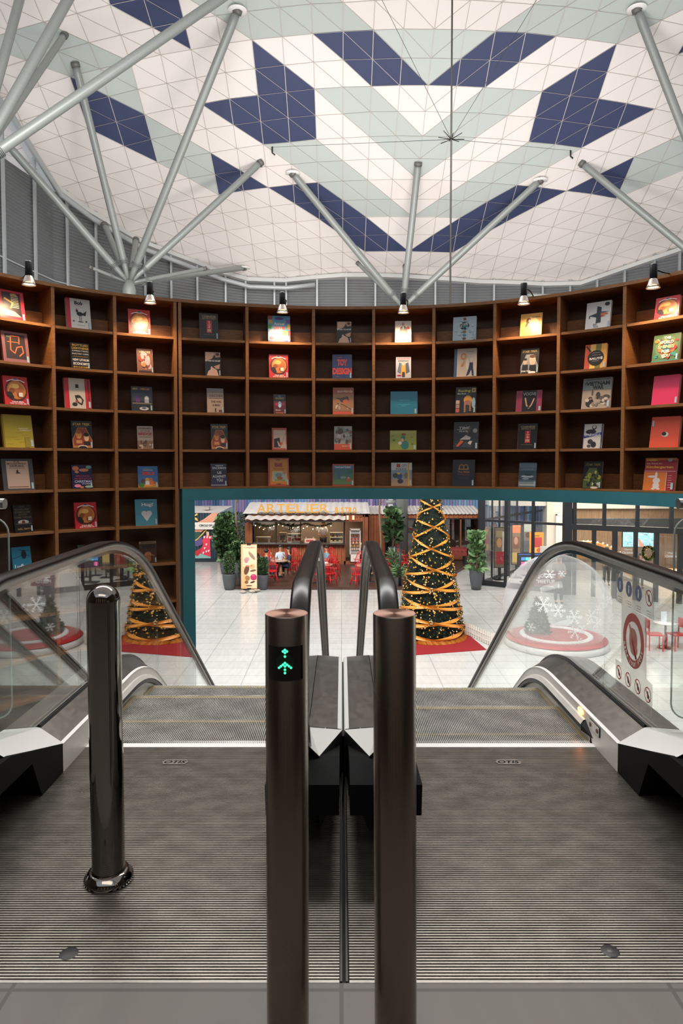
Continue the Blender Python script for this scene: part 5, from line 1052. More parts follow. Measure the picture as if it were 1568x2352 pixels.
for k, u in enumerate((694, 702, 708, 714, 719, 724, 648, 654)):
    t = empty('jar', 'small jar on the bistro counter beside the till, %s' % ('tan lidded' if k % 2 else 'brown capped'), 'jar', (px(u, D1 + .3), D1 + .45, zc), 0, 'jars on the bistro counter')
    t['label'] = 'small brown jar in the row behind the bistro counter'
    m = MB(); hh = q.uniform(.14, .3); m.lathe([(0, 0), (.045, 0), (.045, hh * .8), (.03, hh * .9), (0, hh * .9)], mat(q.choice(['#a8743c', '#8a5a3a', '#c9a06a', '#6a4a3a']), .3), seg=12); m.build('glass_body', t)
    m = MB(); m.lathe([(0, hh * .88), (.036, hh * .88), (.036, hh), (0, hh)], mat('#d8c09a', .5), seg=12); m.build('lid', t)
def f_fridge(t, w, d, h, c):
    Wm = mat('#d8cdc2', .45)
    m = MB(); m.box((-w / 2, .05, .05), (w / 2, d, h), Wm); m.build('body', t)
    m = MB(); m.box((-w / 2, 0, .06), (w / 2, .04, h * .26), Wm); m.box((-w / 2, 0, .06), (-w * .42, .04, h), Wm); m.box((w * .42, 0, .06), (w / 2, .04, h), Wm); m.box((-w / 2, 0, h * .97), (w / 2, .04, h), Wm); m.box((-w * .42, .045, h * .26), (w * .42, .05, h * .97), mat('#3a2f2a', .5)); d_ = m.build('door', t)
    m = MB(); m.tube([(w * .56, -.06, h * .45), (w * .56, -.1, h * .47), (w * .56, -.1, h * .6), (w * .56, -.06, h * .62)], .02, mat('#c9b48a', .3, .8), 8); m.build('handle', d_)
    for s in range(7):
        z = h * (.28 + .098 * s); m = MB(); m.box((-w * .42, .0, z - .01), (w * .42, .045, z), Wm); m.build('shelf', t)
        m = MB()
        for k in range(8): x = -w * .37 + k * w * .106; cc = [['#c9bdb0'], ['#c9a08a', '#e0d0c0'], ['#c8a04a', '#b5502e', '#7a8a4a'], ['#b8402e', '#d87a3a', '#e8e0d0'], ['#c83a2e', '#c8502e', '#b9b4ae'], ['#b5482e', '#8a5a3a', '#5a4a42'], ['#d8d0c8', '#c9bdb0']][s]; m.lathe([(0, 0), (w * .042, 0), (w * .042, h * .05), (w * .018, h * .068), (0, h * .07)], mat(cc[k % len(cc)], .3), (x, .02, z), 8)
        m.build('bottles', t, kind='stuff')
item('drinks_fridge', 'tall white drinks fridge with bottles in the kiosk doorway', 'fridge', 803, 828, 1216, 1293, D1 - .1, .6, [], f_fridge)
for u in (798, 811): 
    m = MB(); m.lathe([(0, 0), (.05, 0), (.05, .2), (0, .2)], mat('#ffb27a', .5, emit=3), (px(u, D1 - .12), D1 - .12, pv(1193, D1)), 10); tag(m.build('wall_lamp'), 'small glowing wall lamp above the kiosk door, %s' % ('left of the pair' if u < 800 else 'right of the pair'), 'lamp')
m = MB(); m.cbox((px(629, D1 + .9) - .6, D1 + 1.2, pv(1240, D1)), (.75, .4, .06), WHITE); m.cbox((px(629, D1 + .9) - .9, D1 + 1.2, pv(1246, D1)), (.05, .4, .3), WHITE); m.cbox((px(629, D1 + .9) - .3, D1 + 1.2, pv(1246, D1)), (.05, .4, .3), WHITE)
tag(m.build('white_stool'), 'white stool seen behind the left bistro window', 'stool')
# second container behind the decorated tree
D2 = 36.0; xa2, xb2 = px(847, D2), px(1103, D2); zr2 = pv(1181, D2)
t = empty('lounge_container', 'long rust brown container lounge with big windows behind the decorated tree', 'container', ((xa2 + xb2) / 2, D2, ZF)); off = Vector((-(xa2 + xb2) / 2, -D2, -ZF))
zt2 = pv(1190, D2); zb2 = ZF + .15
m = MB(); corr(m, xa2, px(886, D2), D2, zb2, zr2, CORT, .24); corr(m, px(886, D2), xb2, D2, zt2, zr2, CORT, .24); m.box((xa2, D2, zb2), (xb2, D2 + .1, zb2 + .25), CORTD); BB(m, 'front_wall', t)
m = MB()
for u in (886, 935, 1001, 1058, 1100): m.box((px(u, D2) - .04, D2 - .02, zb2), (px(u, D2) + .04, D2 + .06, zt2), CORTD if u > 1000 else DKFRAME)
m.box((px(886, D2), D2 - .02, zt2 - .06), (xb2, D2 + .06, zt2), DKFRAME); BB(m, 'window_frame', t)
m = MB(); m.box((px(886, D2), D2 + .02, zb2 + .25), (xb2, D2 + .025, zt2), glass_mat('lounge_glass', (.7, .68, .66, 1), 1.4, 0, 1.5, .05)); BB(m, 'window_pane', t)
m = MB(); m.box((xa2, D2 + 2.3, zb2), (xb2, D2 + 2.4, zr2), mat('#8d7a6a', .6)); m.box((xb2 - .05, D2 + .1, zb2), (xb2, D2 + 2.3, zr2), CORT); m.box((xa2, D2 + .05, zb2), (xb2, D2 + 2.4, zb2 + .05), mat('#4a3226', .5)); BB(m, 'interior_wall', t)
n = 60; m = MB(); m.grid([[(xa2 - .1 + (xb2 - xa2 + .2) * k / n, yy, zr2 + h + (.03 if k % 2 else 0)) for k in range(n + 1)] for yy, h in ((D2 - .15, 0), (D2 + 2.2, .3))], WROOF); BB(m, 'roof', t)
def picture(name, lab, u0, u1, v0, v1, D, cols, cat='picture', frame='#b5753c', parent=None):
    x0, x1, z0, z1 = px(u0, D), px(u1, D), pv(v1, D), pv(v0, D); t = empty(name, lab, cat, ((x0 + x1) / 2, D, (z0 + z1) / 2)); w, h = x1 - x0, z1 - z0
    m = MB(); m.box((-w / 2, -.02, -h / 2), (w / 2, .02, h / 2), mat(frame, .5)); m.build('frame', t)
    m = MB(); q = random.Random(int(u0)); f = .04
    m.add([(-w / 2 + f, -.022, -h / 2 + f), (w / 2 - f, -.022, -h / 2 + f), (w / 2 - f, -.022, h / 2 - f), (-w / 2 + f, -.022, h / 2 - f)], [(0, 1, 2, 3)], mat(cols[0], .5))
    for k in range(7):
        cx, cz_, rx, rz = q.uniform(-.25, .25) * w, q.uniform(-.25, .25) * h, q.uniform(.06, .2) * w, q.uniform(.06, .2) * h
        m.add([(cx + rx * math.cos(6.28 * a / 12), -.0225 - .0004 * k, cz_ + rz * math.sin(6.28 * a / 12)) for a in range(12)], [tuple(range(12))], mat(cols[1 + k % (len(cols) - 1)], .5))
    m.build('canvas', t); return t
picture('painting', 'pale abstract painting in a brown frame inside the container lounge', 1014, 1043, 1191, 1220, D2 + 2.2, ['#c8a890', '#d8c8b8', '#b5705a', '#9a8a8a'])
picture('painting', 'teal painting in the right window of the container lounge', 1060, 1079, 1198, 1220, D2 + 2.2, ['#2a8a82', '#3aa89a', '#1f6a66'], frame='#2a8a82')
picture('menu_board', 'white board inside the left window of the container lounge', 928, 950, 1198, 1212, D2 + 2.1, ['#d8d0c8', '#c9c0b8'], 'board', '#d8d0c8')
# foosball table
p = ground(1042, 1304); k = p.y / F_PX; t = empty('foosball_table', 'red sided table football game right of the decorated tree', 'table', (p.x, p.y, ZF + .1))
m = MB(); RB = mat('#7a2f2a', .4); w, h = 1.25, .9
for a in ((-w / 2, -.38, .55), ): m.box((-w / 2, -.38, .55), (w / 2, -.34, h), RB); m.box((-w / 2, .34, .55), (w / 2, .38, h), RB); m.box((-w / 2, -.38, .55), (-w / 2 + .04, .38, h), RB); m.box((w / 2 - .04, -.38, .55), (w / 2, .38, h), RB); m.box((-w / 2, -.36, .6), (w / 2, .36, .66), mat('#5a7a4a', .5))
m.build('cabinet', t)
for x in (-w / 2 + .08, w / 2 - .08):
    for y in (-.3, .3): m = MB(); m.box((x - .05, y - .05, 0), (x + .05, y + .05, .56), BLACK); m.build('leg', t)
for kx in range(6):
    m = MB(); x = -.5 + kx * .2; m.tube([(x, -.65, .8), (x, .6, .8)], .012, CHROME, 6); m.tube([(x, -.75, .8), (x, -.62, .8)], .02, BLACK, 6)
    for yy in (-.2, 0, .2): m.cbox((x, yy, .76), (.03, .04, .14), mat('#c8c0b8' if kx % 2 else '#2c2c30', .5))
    m.build('rod', t)
# painted container at the left
D3 = 36.2; xr = px(503, D3); xl = -13.2; zr3 = pv(1178, D3); z03 = pv(1284, D3)
t = empty('mural_container', 'container with a colourful painted mural at the left of the plaza', 'container', ((xl + xr) / 2, D3, ZF)); off = Vector((-(xl + xr) / 2, -D3, -ZF))
NVY = mat('#1d3442', .5); PEACH = mat('#d89478', .5)
m = MB(); corr(m, xl, xr, D3, z03, zr3, NVY, .28, .04); m.box((xl, D3 - .02, ZF), (xr, D3 + .1, z03), mat('#15242c', .5)); m.box((xr - .1, D3 - .02, z03), (xr, D3 + .05, zr3), PEACH); BB(m, 'front_wall', t)
m = MB(); m.add([(xr, D3, ZF), (xr + .35, D3 + 2.4, ZF), (xr + .35, D3 + 2.4, zr3 + .15), (xr, D3, zr3)], [(0, 1, 2, 3)], mat('#bfe0d0', .5)); m.add([(xr, D3 - .01, zr3 - .5), (xr + .2, D3 + 1.3, zr3 - .5), (xr + .2, D3 + 1.3, zr3), (xr, D3 - .01, zr3)], [(0, 1, 2, 3)], mat('#33506a', .5)); BB(m, 'side_wall', t)
m = MB(); m.add([(xl, D3 - .05, zr3), (xr, D3 - .05, zr3), (xr + .35, D3 + 2.4, zr3 + .22), (xl, D3 + 2.4, zr3 + .22)], [(0, 1, 2, 3)], WROOF); m.cbox((px(468, D3), D3 + .8, zr3 + .2), (.3, .3, .16), mat('#a39c94', .6)); BB(m, 'roof', t)
m = MB(); k3 = 0
def mur(pts, c):
    global k3
    k3 += 1; P = [(px(441 + (u * .0765 - 0), D3), v) for u, v in pts]
    P = [(px(440 + u / 13.07, D3 - .06), D3 - .03 - .001 * k3, pv(1140 + v / 13.07, D3 - .06)) for u, v in pts]
    m.add(P, [tuple(range(len(P)))[::1]], mat(c, .5)); m.sm[-1] = False
mur([(170, 780), (350, 690), (500, 580), (600, 500), (840, 500), (810, 620), (620, 780), (300, 900), (15, 1100), (15, 960)], '#d89478')
mur([(15, 990), (240, 990), (380, 1000), (260, 1080), (160, 1120), (60, 1100), (15, 1120)], '#d89478')
mur([(15, 1110), (80, 1070), (240, 1060), (250, 1160), (120, 1320), (15, 1360)], '#1f4a3a'); mur([(20, 1380), (160, 1290), (300, 1210), (310, 1440), (160, 1510), (20, 1480)], '#5a4a7a')
mur([(860, 790), (860, 1120), (590, 1130), (650, 1000), (760, 860)], '#c22a30'); mur([(25, 1690), (250, 1560), (380, 1450), (400, 1650), (150, 1810)], '#b8282e')
mur([(380, 1180), (590, 1180), (640, 1280), (540, 1290), (560, 1820), (240, 1720), (330, 1420), (300, 1330)], '#d8304a'); mur([(430, 1040), (510, 1040), (515, 1150), (490, 1190), (440, 1190), (430, 1110)], '#d8b090')
mur([(425, 1050), (450, 1010), (520, 1040), (550, 1180), (515, 1180), (505, 1070)], '#1a1414'); mur([(30, 600), (160, 500), (175, 560), (60, 610)], '#e0b050'); mur([(60, 625), (150, 650), (190, 740), (110, 720)], '#e0b050'); mur([(15, 620), (45, 620), (30, 720), (15, 690)], '#e0b050')
mur([(20, 1345), (160, 1270), (300, 1120), (420, 1000), (450, 1000), (300, 1170), (150, 1310), (20, 1370)], '#d8b04a'); mur([(25, 1700), (150, 1810), (240, 1720), (560, 1820), (560, 1860), (25, 1865)], '#7fb0a8')
for a_, (u, v) in enumerate([(370, 1230), (460, 1230), (540, 1240), (430, 1450), (380, 1560), (430, 1660), (500, 1640), (340, 1700)]): mur([(u - 25, v - 30), (u + 22, v - 34), (u + 24, v - 12), (u - 5, v + 34), (u - 24, v + 20)], '#f0dcd8')
BB(m, 'mural', t)
tt = empty('wall_sign', 'white CIRCLE OF LIFE sign with a red diamond on the painted container', 'sign', (px(470, D3 - .15), D3 - .15, pv(1208, D3 - .15)))
w = px(499, D3) - px(441, D3); h = pv(1200, D3) - pv(1216, D3); m = MB(); m.box((-w / 2 - .3, 0, -h / 2), (w / 2, .06, h / 2), mat('#d8d2c8', .5)); m.build('board', tt)
m = MB(); m.text('CIRCLE OF LIFE', (w * .13, -.004, h * .06), w * .72, h * .3, BLACK, bold=.05); m.text('TRADITIONAL CHINESE MEDICINE', (w * .13, -.004, -h * .22), w * .7, h * .06, mat('#8a857d', .5)) if False else None; m.box((-w * .22, -.004, -h * .23), (w * .46, -.002, -h * .2), mat('#a8a298', .5)); m.build('lettering', tt)
m = MB(); c = -w * .46
for s, cc in ((.34, '#8a2a24'), (.28, '#d8d2c8'), (.24, '#8a2a24')): m.add([(c - s * h, -.003 - (.34 - s) * .02, 0), (c, -.003 - (.34 - s) * .02, -s * h * 1.1), (c + s * h, -.003 - (.34 - s) * .02, 0), (c, -.003 - (.34 - s) * .02, s * h * 1.1)], [(0, 1, 2, 3)], mat(cc, .5))
m.build('diamond_emblem', tt)

# ---------------------------------------------------------------- deck
g = lambda u, v, z: ground(u, v, z)
DECK = mat('#4a3026', .38, 0, 'dark_timber_deck', noise=.2, nscale=1.2, stretch=(1, 12, 1))
zd = ZF + .12; P = [g(536, 1347, zd), g(985, 1349, zd), g(1063, 1303, zd), g(1100, 1290, zd)]; P = [(p.x, p.y, ZF + .002) for p in P] + [(xb2, D2 + .2, ZF + .002), (xa + .2, D1 + 2.2, ZF + .002), (g(536, 1300, zd).x, D1 + 1, ZF + .002)]
m = MB(); m.prism(P, (0, 0, .118), DECK); o = m.build('floor_deck', kind='structure')
# ---------------------------------------------------------------- chairs
REDC = mat('#c3161f', .3, 0, 'glossy_red_paint')
def windsor(label, first=[None]):
    if first[0] is None:
        t = empty('windsor_chair', label, 'chair', (0, 0, 0), 0, 'red spindle back chairs on the bistro deck')
        m = MB(); n = 20; pr = [(.235 * math.cos(6.283 * k / n), .22 * math.sin(6.283 * k / n)) for k in range(n)]
        m.prism([(x, y, .44) for x, y in pr], (0, 0, .04), REDC); m.build('seat', t)
        for sx in (-1, 1):
            for sy in (-1, 1): m = MB(); m.tube([(sx * .13, sy * .12, .45), (sx * .17, sy * .165, .22), (sx * .21, sy * .21, 0)], [.017, .024, .014], REDC, 8); m.build('leg', t)
        m = MB()
        for sx in (-1, 1): m.tube([(sx * .175, .17, .2), (sx * .175, -.17, .2)], .013, REDC, 6)
        m.tube([(-.175, 0, .2), (.175, 0, .2)], .013, REDC, 6); m.build('stretcher', t)
        m = MB(); hp = [(.235 * math.cos(a), .17 + .13 * (math.sin(a)), .47 + .6 * math.sin(a) ** .8) for a in [math.pi * k / 16 for k in range(17)]]; m.tube(hp, .016, REDC, 8); m.build('back_hoop', t)
        m = MB()
        for k in range(7): x = -.165 + k * .055; a = math.acos(max(-1, min(1, x / .235))); m.tube([(x * .85, .17, .47), (x, .17 + .13 * math.sin(a), .47 + .6 * math.sin(a) ** .8)], .009, REDC, 6)
        m.build('spindle', t)
        m = MB(); ap = [(.255 * math.cos(a), -.02 + .24 * math.sin(a), .70) for a in [math.pi * k / 14 for k in range(15)]]; m.tube(ap, .014, REDC, 6)
        for s in (-1, 1): m.tube([(s * .2, 0, .47), (s * .25, 0, .7)], .011, REDC, 6)
        m.build('arm_rail', t); first[0] = t; return t
    return dup(first[0], (0, 0, 0), 0, label)
# (u, v of the feet, facing: degrees the sitter looks towards, 0 = away from us... label)
chairs = [(624, 1337, 20, 'red spindle chair right of the potted bush, nearest the left guests'), (671, 1319, 100, 'red chair right behind the woman in the navy dress'), (679, 1311, 170, 'red chair against the kiosk wall behind the woman in navy'), (608, 1320, -20, 'red chair under the guest in a navy shirt'),
          (757, 1342, 140, 'front red chair at the table right of the left inner handrail'), (766, 1331, 160, 'red chair just behind the front one by the left inner handrail'), (767, 1313, 30, 'red chair behind the seated man in a grey shirt'), (750, 1316, 180, 'red chair under the man in the grey blue shirt'),
          (820, 1344, -150, 'front red chair left of the right inner handrail'), (826, 1320, -170, 'red chair by the drinks fridge, farther of that pair'), (884, 1318, 120, 'red chair half hidden behind the right inner handrail'), (928, 1316, 90, 'red chair peeking out left of the decorated tree'), (925, 1297, 100, 'farthest red chair beside the decorated tree')]
for u, v, a, lab in chairs:
    o = windsor(lab); p = ground(u, v, zd); o.location = p; o.rotation_euler = (0, 0, R(a)); o.scale = (1.06,) * 3
def table(label, u, v, r=.42):
    t = empty('bistro_table', label, 'table', ground(u, v, zd), 0, 'round tables on the bistro deck')
    m = MB(); m.lathe([(0, .74), (r, .74), (r, .77), (0, .77)], mat('#b59a86', .35), seg=28); m.build('table_top', t)
    m = MB(); m.tube([(0, 0, .03), (0, 0, .74)], .035, BLACK, 12); m.lathe([(0, 0), (.24, 0), (.24, .02), (.04, .05), (0, .05)], BLACK, seg=20); m.build('pedestal', t); return t
tb = [table('round bistro table where four guests sit', 638, 1325, .48), table('round table with a white cup, right of the left handrail', 738, 1336, .5), table('round table in front of the man in a grey shirt', 735, 1322), table('small round table left of the right inner handrail', 838, 1338)]
for n_, (ti, dx, dy, lab) in enumerate([(0, .1, .1, 'white plate on the table of the four guests'), (0, -.2, 0, 'green drink on the table of the four guests'), (1, .2, -.1, 'white crumpled napkin and cup on the front table'), (2, .05, 0, 'white cup before the man in a grey shirt')]):
    m = MB(); p = tb[ti].location
    if n_ == 0: m.lathe([(0, 0), (.06, 0), (.12, .025), (.11, .025), (.05, .008), (0, .008)], mat('#e4e8f0', .3), seg=20)
    elif n_ == 1: m.lathe([(0, 0), (.03, 0), (.04, .13), (.035, .13), (.027, .1), (0, .1)], mat('#7fa860', .3), seg=14)
    elif n_ == 2: m.ball((0, 0, .06), .09, mat('#ece8e2', .6), 9, 5, (1.2, 1, .7))
    else: m.lathe([(0, 0), (.035, 0), (.045, .09), (.04, .09), (.03, .01), (0, .01)], WHITE, seg=16)
    tag(m.build(['plate', 'drink_glass', 'napkin', 'cup'][n_], loc=(p.x + dx, p.y + dy, p.z + .771)), lab, ['plate', 'glass', 'napkin', 'cup'][n_])
# ================================================================ people
SKIN = mat('#c08a68', .5, 0, 'skin'); HAIRM = mat('#16110e', .5, 0, 'black_hair')
def skinned(name, verts, edges, mtl, parent, sub=1):
    me = bpy.data.meshes.new(name); me.from_pydata([v[:3] for v in verts], edges, []); me.materials.append(mtl)
    o = bpy.data.objects.new(name, me); C.objects.link(o); o.parent = parent
    md = o.modifiers.new('skin', 'SKIN'); 
    if not me.skin_vertices: me.attributes
    sv = me.skin_vertices
    if len(sv) == 0:
        bpy.context.view_layer.objects.active = o
    for i, v in enumerate(verts):
        if len(sv): sv[0].data[i].radius = (v[3], v[3] * (v[4] if len(v) > 4 else 1))
    if len(sv): sv[0].data[0].use_root = True
    md.use_smooth_shade = True
    s = o.modifiers.new('sub', 'SUBSURF'); s.levels = sub; s.render_levels = sub
    return o
def person(label, loc, rz, shirt, trousers, pose='sit', sex='m', arms=((.12, -.32, .25), (.1, -.34, .25)), hair='short', bare=False, sleeve=.5):
    """faces -Y locally; pelvis at seat height"""
    t = empty('person', label, 'person', loc, rz); hz = .50 if pose == 'sit' else .93
    Z = lambda z: hz + z
    hand = []
    V = [(0, 0, Z(0), .13, .8), (0, .0, Z(.22), .12, .75), (0, .01, Z(.42), .15, .65), (0, 0, Z(.53), .055), (0, -.01, Z(.60), .05), (0, -.015, Z(.68), .085, 1.1), (0, -.012, Z(.775), .075, 1.1)]
    E = [(0, 1), (1, 2), (2, 3), (3, 4), (4, 5), (5, 6)]
    def add(v, p): V.append(v); E.append((p, len(V) - 1)); return len(V) - 1
    n_up = []
    for s, hp in ((-1, arms[0]), (1, arms[1])):
        sh = add((s * .17, .01, Z(.44), .05), 2); 
        h = Vector((s * hp[0], hp[1], Z(hp[2]))); S = Vector((s * .19, .01, Z(.44))); mid = (S + h) / 2; d = h - S
        L = d.length; bend = math.sqrt(max(.0, .29 ** 2 - (L / 2) ** 2)); el = mid + Vector((s * .35, .35, -.87)).normalized() * bend
        e = add((*el, .036), sh); w = add((*(el + (h - el) * .85), .026), e); p = add((*h, .03, .5), w); n_up.append((sh, e))
        dr = (h - el).normalized(); sd = dr.cross(Vector((0, 0, 1))).normalized()
        for k, (a, l) in enumerate(((-.026, .07), (-.009, .085), (.009, .08), (.026, .065))):
            q = add((*(h + sd * a + dr * .03), .009), p); add((*(h + sd * a * 1.1 + dr * l + Vector((0, 0, -.02))), .008), q)
        add((*(h - sd * .04 * s + dr * .015 + Vector((0, 0, .015))), .009), p)
    for s in (-1, 1):
        if pose == 'sit': k = add((s * .11, -.43, Z(.02), .062), add((s * .1, -.05, Z(-.0), .085), 0)); a = add((s * .1, -.40, .09, .04), k); add((s * .1, -.55, .045, .035, .7), a)
        else: k = add((s * .1, 0, .5, .06), add((s * .09, 0, Z(-.06), .085), 0)); a = add((s * .1, .02, .09, .04), k); add((s * .1, -.13, .04, .035), a)
    skinned('body', V, E, SKIN, t)
    # clothes follow the body
    V2 = [(0, 0, Z(.0), .15, .85), (0, 0, Z(.22), .14, .8), (0, .01, Z(.42), .165, .7), (0, 0, Z(.5), .085, .9)]; E2 = [(0, 1), (1, 2), (2, 3)]
    for s, (a, b) in zip((-1, 1), n_up):
        A = Vector(V[a][:3]); B = Vector(V[b][:3]); V2.append((*A, .07)); E2.append((2, len(V2) - 1)); V2.append((*(A + (B - A) * sleeve * 1.6), .055)); E2.append((len(V2) - 2, len(V2) - 1))
    skinned('shirt' if sex == 'm' else 'dress', V2, E2, shirt, t)
    V3 = [(0, 0, Z(-.02), .155, .9)]; E3 = []
    for s in (-1, 1):
        if pose == 'sit':
            V3 += [(s * .1, -.08, Z(.0), .1), (s * .11, -.42, Z(.02), .076)]; b = len(V3); E3 += [(0, b - 2), (b - 2, b - 1)]
            if sex == 'm': V3.append((s * .1, -.41, .12, .055)); E3.append((b - 1, b))
        else: V3 += [(s * .09, 0, Z(-.1), .1), (s * .1, 0, .5, .075), (s * .1, .01, .1, .06)]; b = len(V3); E3 += [(0, b - 3), (b - 3, b - 2), (b - 2, b - 1)]
    skinned('trousers' if sex == 'm' else 'skirt', V3, E3, trousers, t)
    hc = Vector((0, -.015, Z(.73)))
    m = MB()
    for s in (-1, 1): m.ball(hc + Vector((s * .034, -.088, .01)), .012, mat('#1a1410', .3), 8, 6); m.ball(hc + Vector((s * .088, .0, -.005)), .022, SKIN, 8, 6, (.5, .8, 1.2))
    m.ball(hc + Vector((0, -.10, -.015)), .017, SKIN, 8, 6, (.8, 1, 1.3)); m.ball(hc + Vector((0, -.088, -.052)), .022, mat('#94504a', .5), 8, 5, (1.2, .5, .35)); m.build('face_features', t)
    m = MB(); m.ball(hc + Vector((0, .022, .035)), .103, HAIRM, 16, 10, (.98, 1.0, 1.0))
    if hair == 'long': m.ball(hc + Vector((0, .07, -.08)), .1, HAIRM, 14, 10, (1.05, .6, 1.9))
    if hair == 'cap': m.lathe([(0, .15), (.09, .14), (.11, .06), (.11, .02)], HAIRM, hc + Vector((0, 0, -.02)), 18)
    m.build('hair', t)
    shoe = MB()
    for s in (-1, 1):
        yy = -.50 if pose == 'sit' else -.06; shoe.ball((s * .1, yy, .04), .1, BLACK, 10, 6, (.42, 1.15, .42))
    shoe.build('shoe', t)
    return t
NAVYC = mat('#1c2638', .7); BLK = mat('#17171b', .7); LBL = mat('#b9c6d2', .7); GBL = mat('#6f8796', .7); WSH = mat('#d8d4cf', .7); DNM = mat('#27344a', .8)
def seatp(u, v): return ground(u, v, zd)
person('guest in a black shirt at the left of the four, eating', seatp(587, 1320), R(60), BLK, DNM, arms=((.14, -.34, .34), (.1, -.36, .3)))
person('guest in a navy shirt seated with their back turned, raising a cup', seatp(612, 1330), R(150), mat('#24405a', .7), DNM, arms=((.1, -.2, .62), (.16, -.3, .25)))
person('man in a pale blue shirt facing the escalators at the guest table', seatp(644, 1317), R(10), LBL, BLK)
person('woman in a navy dress seated sideways with long dark hair', seatp(664, 1323), R(-75), NAVYC, NAVYC, sex='f', hair='long', arms=((.12, -.25, .5), (.12, -.3, .3)))
person('man in a grey blue shirt sitting alone and looking down', seatp(750, 1319), R(-60), GBL, BLK, arms=((.12, -.34, .2), (.12, -.34, .22)))
cook = person('cook in a white top and black cap behind the bistro counter', (px(742, D1 + .9), D1 + 1.0, ZF + .16 + .32), 0, WSH, BLK, pose='stand', hair='cap', arms=((.16, -.3, .16), (.14, -.3, .16)))
# ================================================================ decorated tree
tc = ground(990, 1466); hT = 5.05; rT = .93
tc = Vector((tc.x, tc.y + .25, ZF))
t = empty('christmas_tree', 'tall narrow decorated tree with gold baubles and orange ribbon', 'christmas tree', tc)
def trad(z): return max(.05, rT * (1 - (z / hT) ** 1.15) * (1 + .0) + .08)
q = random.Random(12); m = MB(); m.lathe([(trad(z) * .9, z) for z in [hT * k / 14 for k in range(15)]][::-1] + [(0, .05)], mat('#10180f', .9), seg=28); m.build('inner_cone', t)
m = MB(); DG = [mat(c, .6) for c in ('#1d2f1c', '#263b22', '#16241a', '#31482a')]
for k in range(15000):
    z = hT * (1 - math.sqrt(q.random() * .98)); a = q.uniform(0, 6.2832); r = trad(z) * q.uniform(.88, 1.0); c = Vector((r * math.cos(a), r * math.sin(a), z + .05))
    d = Vector((math.cos(a) + q.uniform(-.6, .6), math.sin(a) + q.uniform(-.6, .6), q.uniform(-.7, .5))).normalized(); L = q.uniform(.06, .13); s = d.cross(Vector((q.uniform(-1, 1), q.uniform(-1, 1), 1))).normalized() * .008
    m.add([c - s, c + s, c + d * L], [(0, 1, 2)], q.choice(DG))
m.build('needles', t)
m = MB(); m.tube([(0, 0, hT - .1), (0, 0, hT + .15)], .03, BARK, 8); m.build('trunk', t)
ORG = mat('#d8892c', .45, 0, 'orange_ribbon', noise=.12, nscale=25)
def ribbon(phase, dirn, lab, turns=4.3):
    rows = []; n = 560; P = []
    for k in range(n + 1):
        f = k / n; z = .12 + (hT - .3) * f; a = phase + dirn * turns * 6.2832 * (f ** .92); P.append((z, a))
    for z, a in P:
        z2 = z + .07 * math.sin(a * 1.3 + phase * 2) * min(1, z); r = trad(z) + .06; w = .03 + .045 * (1 - z / hT)
        rows.append([((r + .025 * math.sin(w_ * 3 + a * 5)) * math.cos(a), (r + .025 * math.sin(w_ * 3 + a * 5)) * math.sin(a), z2 + (w_ - .5) * w * 1.3) for w_ in (0, .33, .66, 1)])
    m = MB(); m.grid(rows, ORG, True); o = m.build('ribbon', loc=tc); tag(o, lab, 'ribbon'); return o
ribbon(R(-90), 1, 'orange ribbon winding up to the right from the front of the tree foot'); ribbon(R(-90), -1, 'orange ribbon winding up to the left from the front of the tree foot')
ribbon(R(90), 1, 'orange ribbon winding up to the right from the back of the tree foot'); ribbon(R(90), -1, 'orange ribbon winding up to the left from the back of the tree foot')
m = MB()
for k in range(160):
    a = k * .39; m.add([(1.02 * math.cos(a) + q.uniform(-.08, .08), 1.02 * math.sin(a) + q.uniform(-.08, .08), .02), (1.02 * math.cos(a + .1), 1.02 * math.sin(a + .1), .13 + q.uniform(0, .05)), (1.12 * math.cos(a + .2), 1.12 * math.sin(a + .2), .02)], [(0, 1, 2), (2, 1, 0)], ORG)
m.build('base_garland', t)
GB = [mat('#d9a648', .18, 1., 'gold_bauble'), mat('#e6c999', .12, 1., 'champagne_bauble'), mat('#c98a2a', .2, 1., 'amber_bauble')]
bm = []
for g_ in GB:
    mb_ = MB(); mb_.ball((0, 0, 0), .032, g_, 10, 7); mb_.tube([(0, 0, .03), (0, 0, .045)], .01, mat('#8a7444', .4, .8), 6); bm.append(mb_.build('bauble')); C.objects.unlink(bm[-1])
for k in range(290):
    z = .1 + (hT - .2) * (1 - math.sqrt(q.random() * .97)); a = R(-90) + q.uniform(-1.65, 1.65); r = trad(z) + .03; k_ = q.randrange(3)
    o = bm[k_].copy(); C.objects.link(o); o.location = (tc.x + r * math.cos(a), tc.y + r * math.sin(a), ZF + z + .05)
    tag(o, 'small shiny gold bauble hanging among the dark needles', 'bauble', 'baubles on the decorated tree')
LT = mat('#ffd089', .4, 0, 'fairy_light_glow', emit=3.5, ecol='#ffc070'); m = MB()
for k in range(240):
    z = .1 + (hT - .1) * (1 - math.sqrt(q.random() * .98)); a = q.uniform(0, 6.283); r = trad(z) + .04; m.ball((r * math.cos(a), r * math.sin(a), z + .05), .008, LT, 6, 4)
o = m.build('fairy_lights', t); o['kind'] = 'stuff'
for zc_, rr in ((.62, .05), (1.55, .05), (3.0, .04), (4.2, .035)):
    m = MB(); a = R(-97); r = trad(zc_) + .09
    for k in range(7): m.ball((r * math.cos(a) + q.uniform(-.05, .05), r * math.sin(a), zc_ + q.uniform(-.08, .08)), rr * .6, mat('#c9ad7a', .2, .9), 8, 6)
    tag(m.build('bell_cluster', loc=tc), 'champagne coloured cluster of bells where the ribbons cross, %s of the tree' % {.62: 'near the foot', 1.55: 'in the lower half', 3.0: 'in the upper half', 4.2: 'near the top'}[zc_], 'ornament')
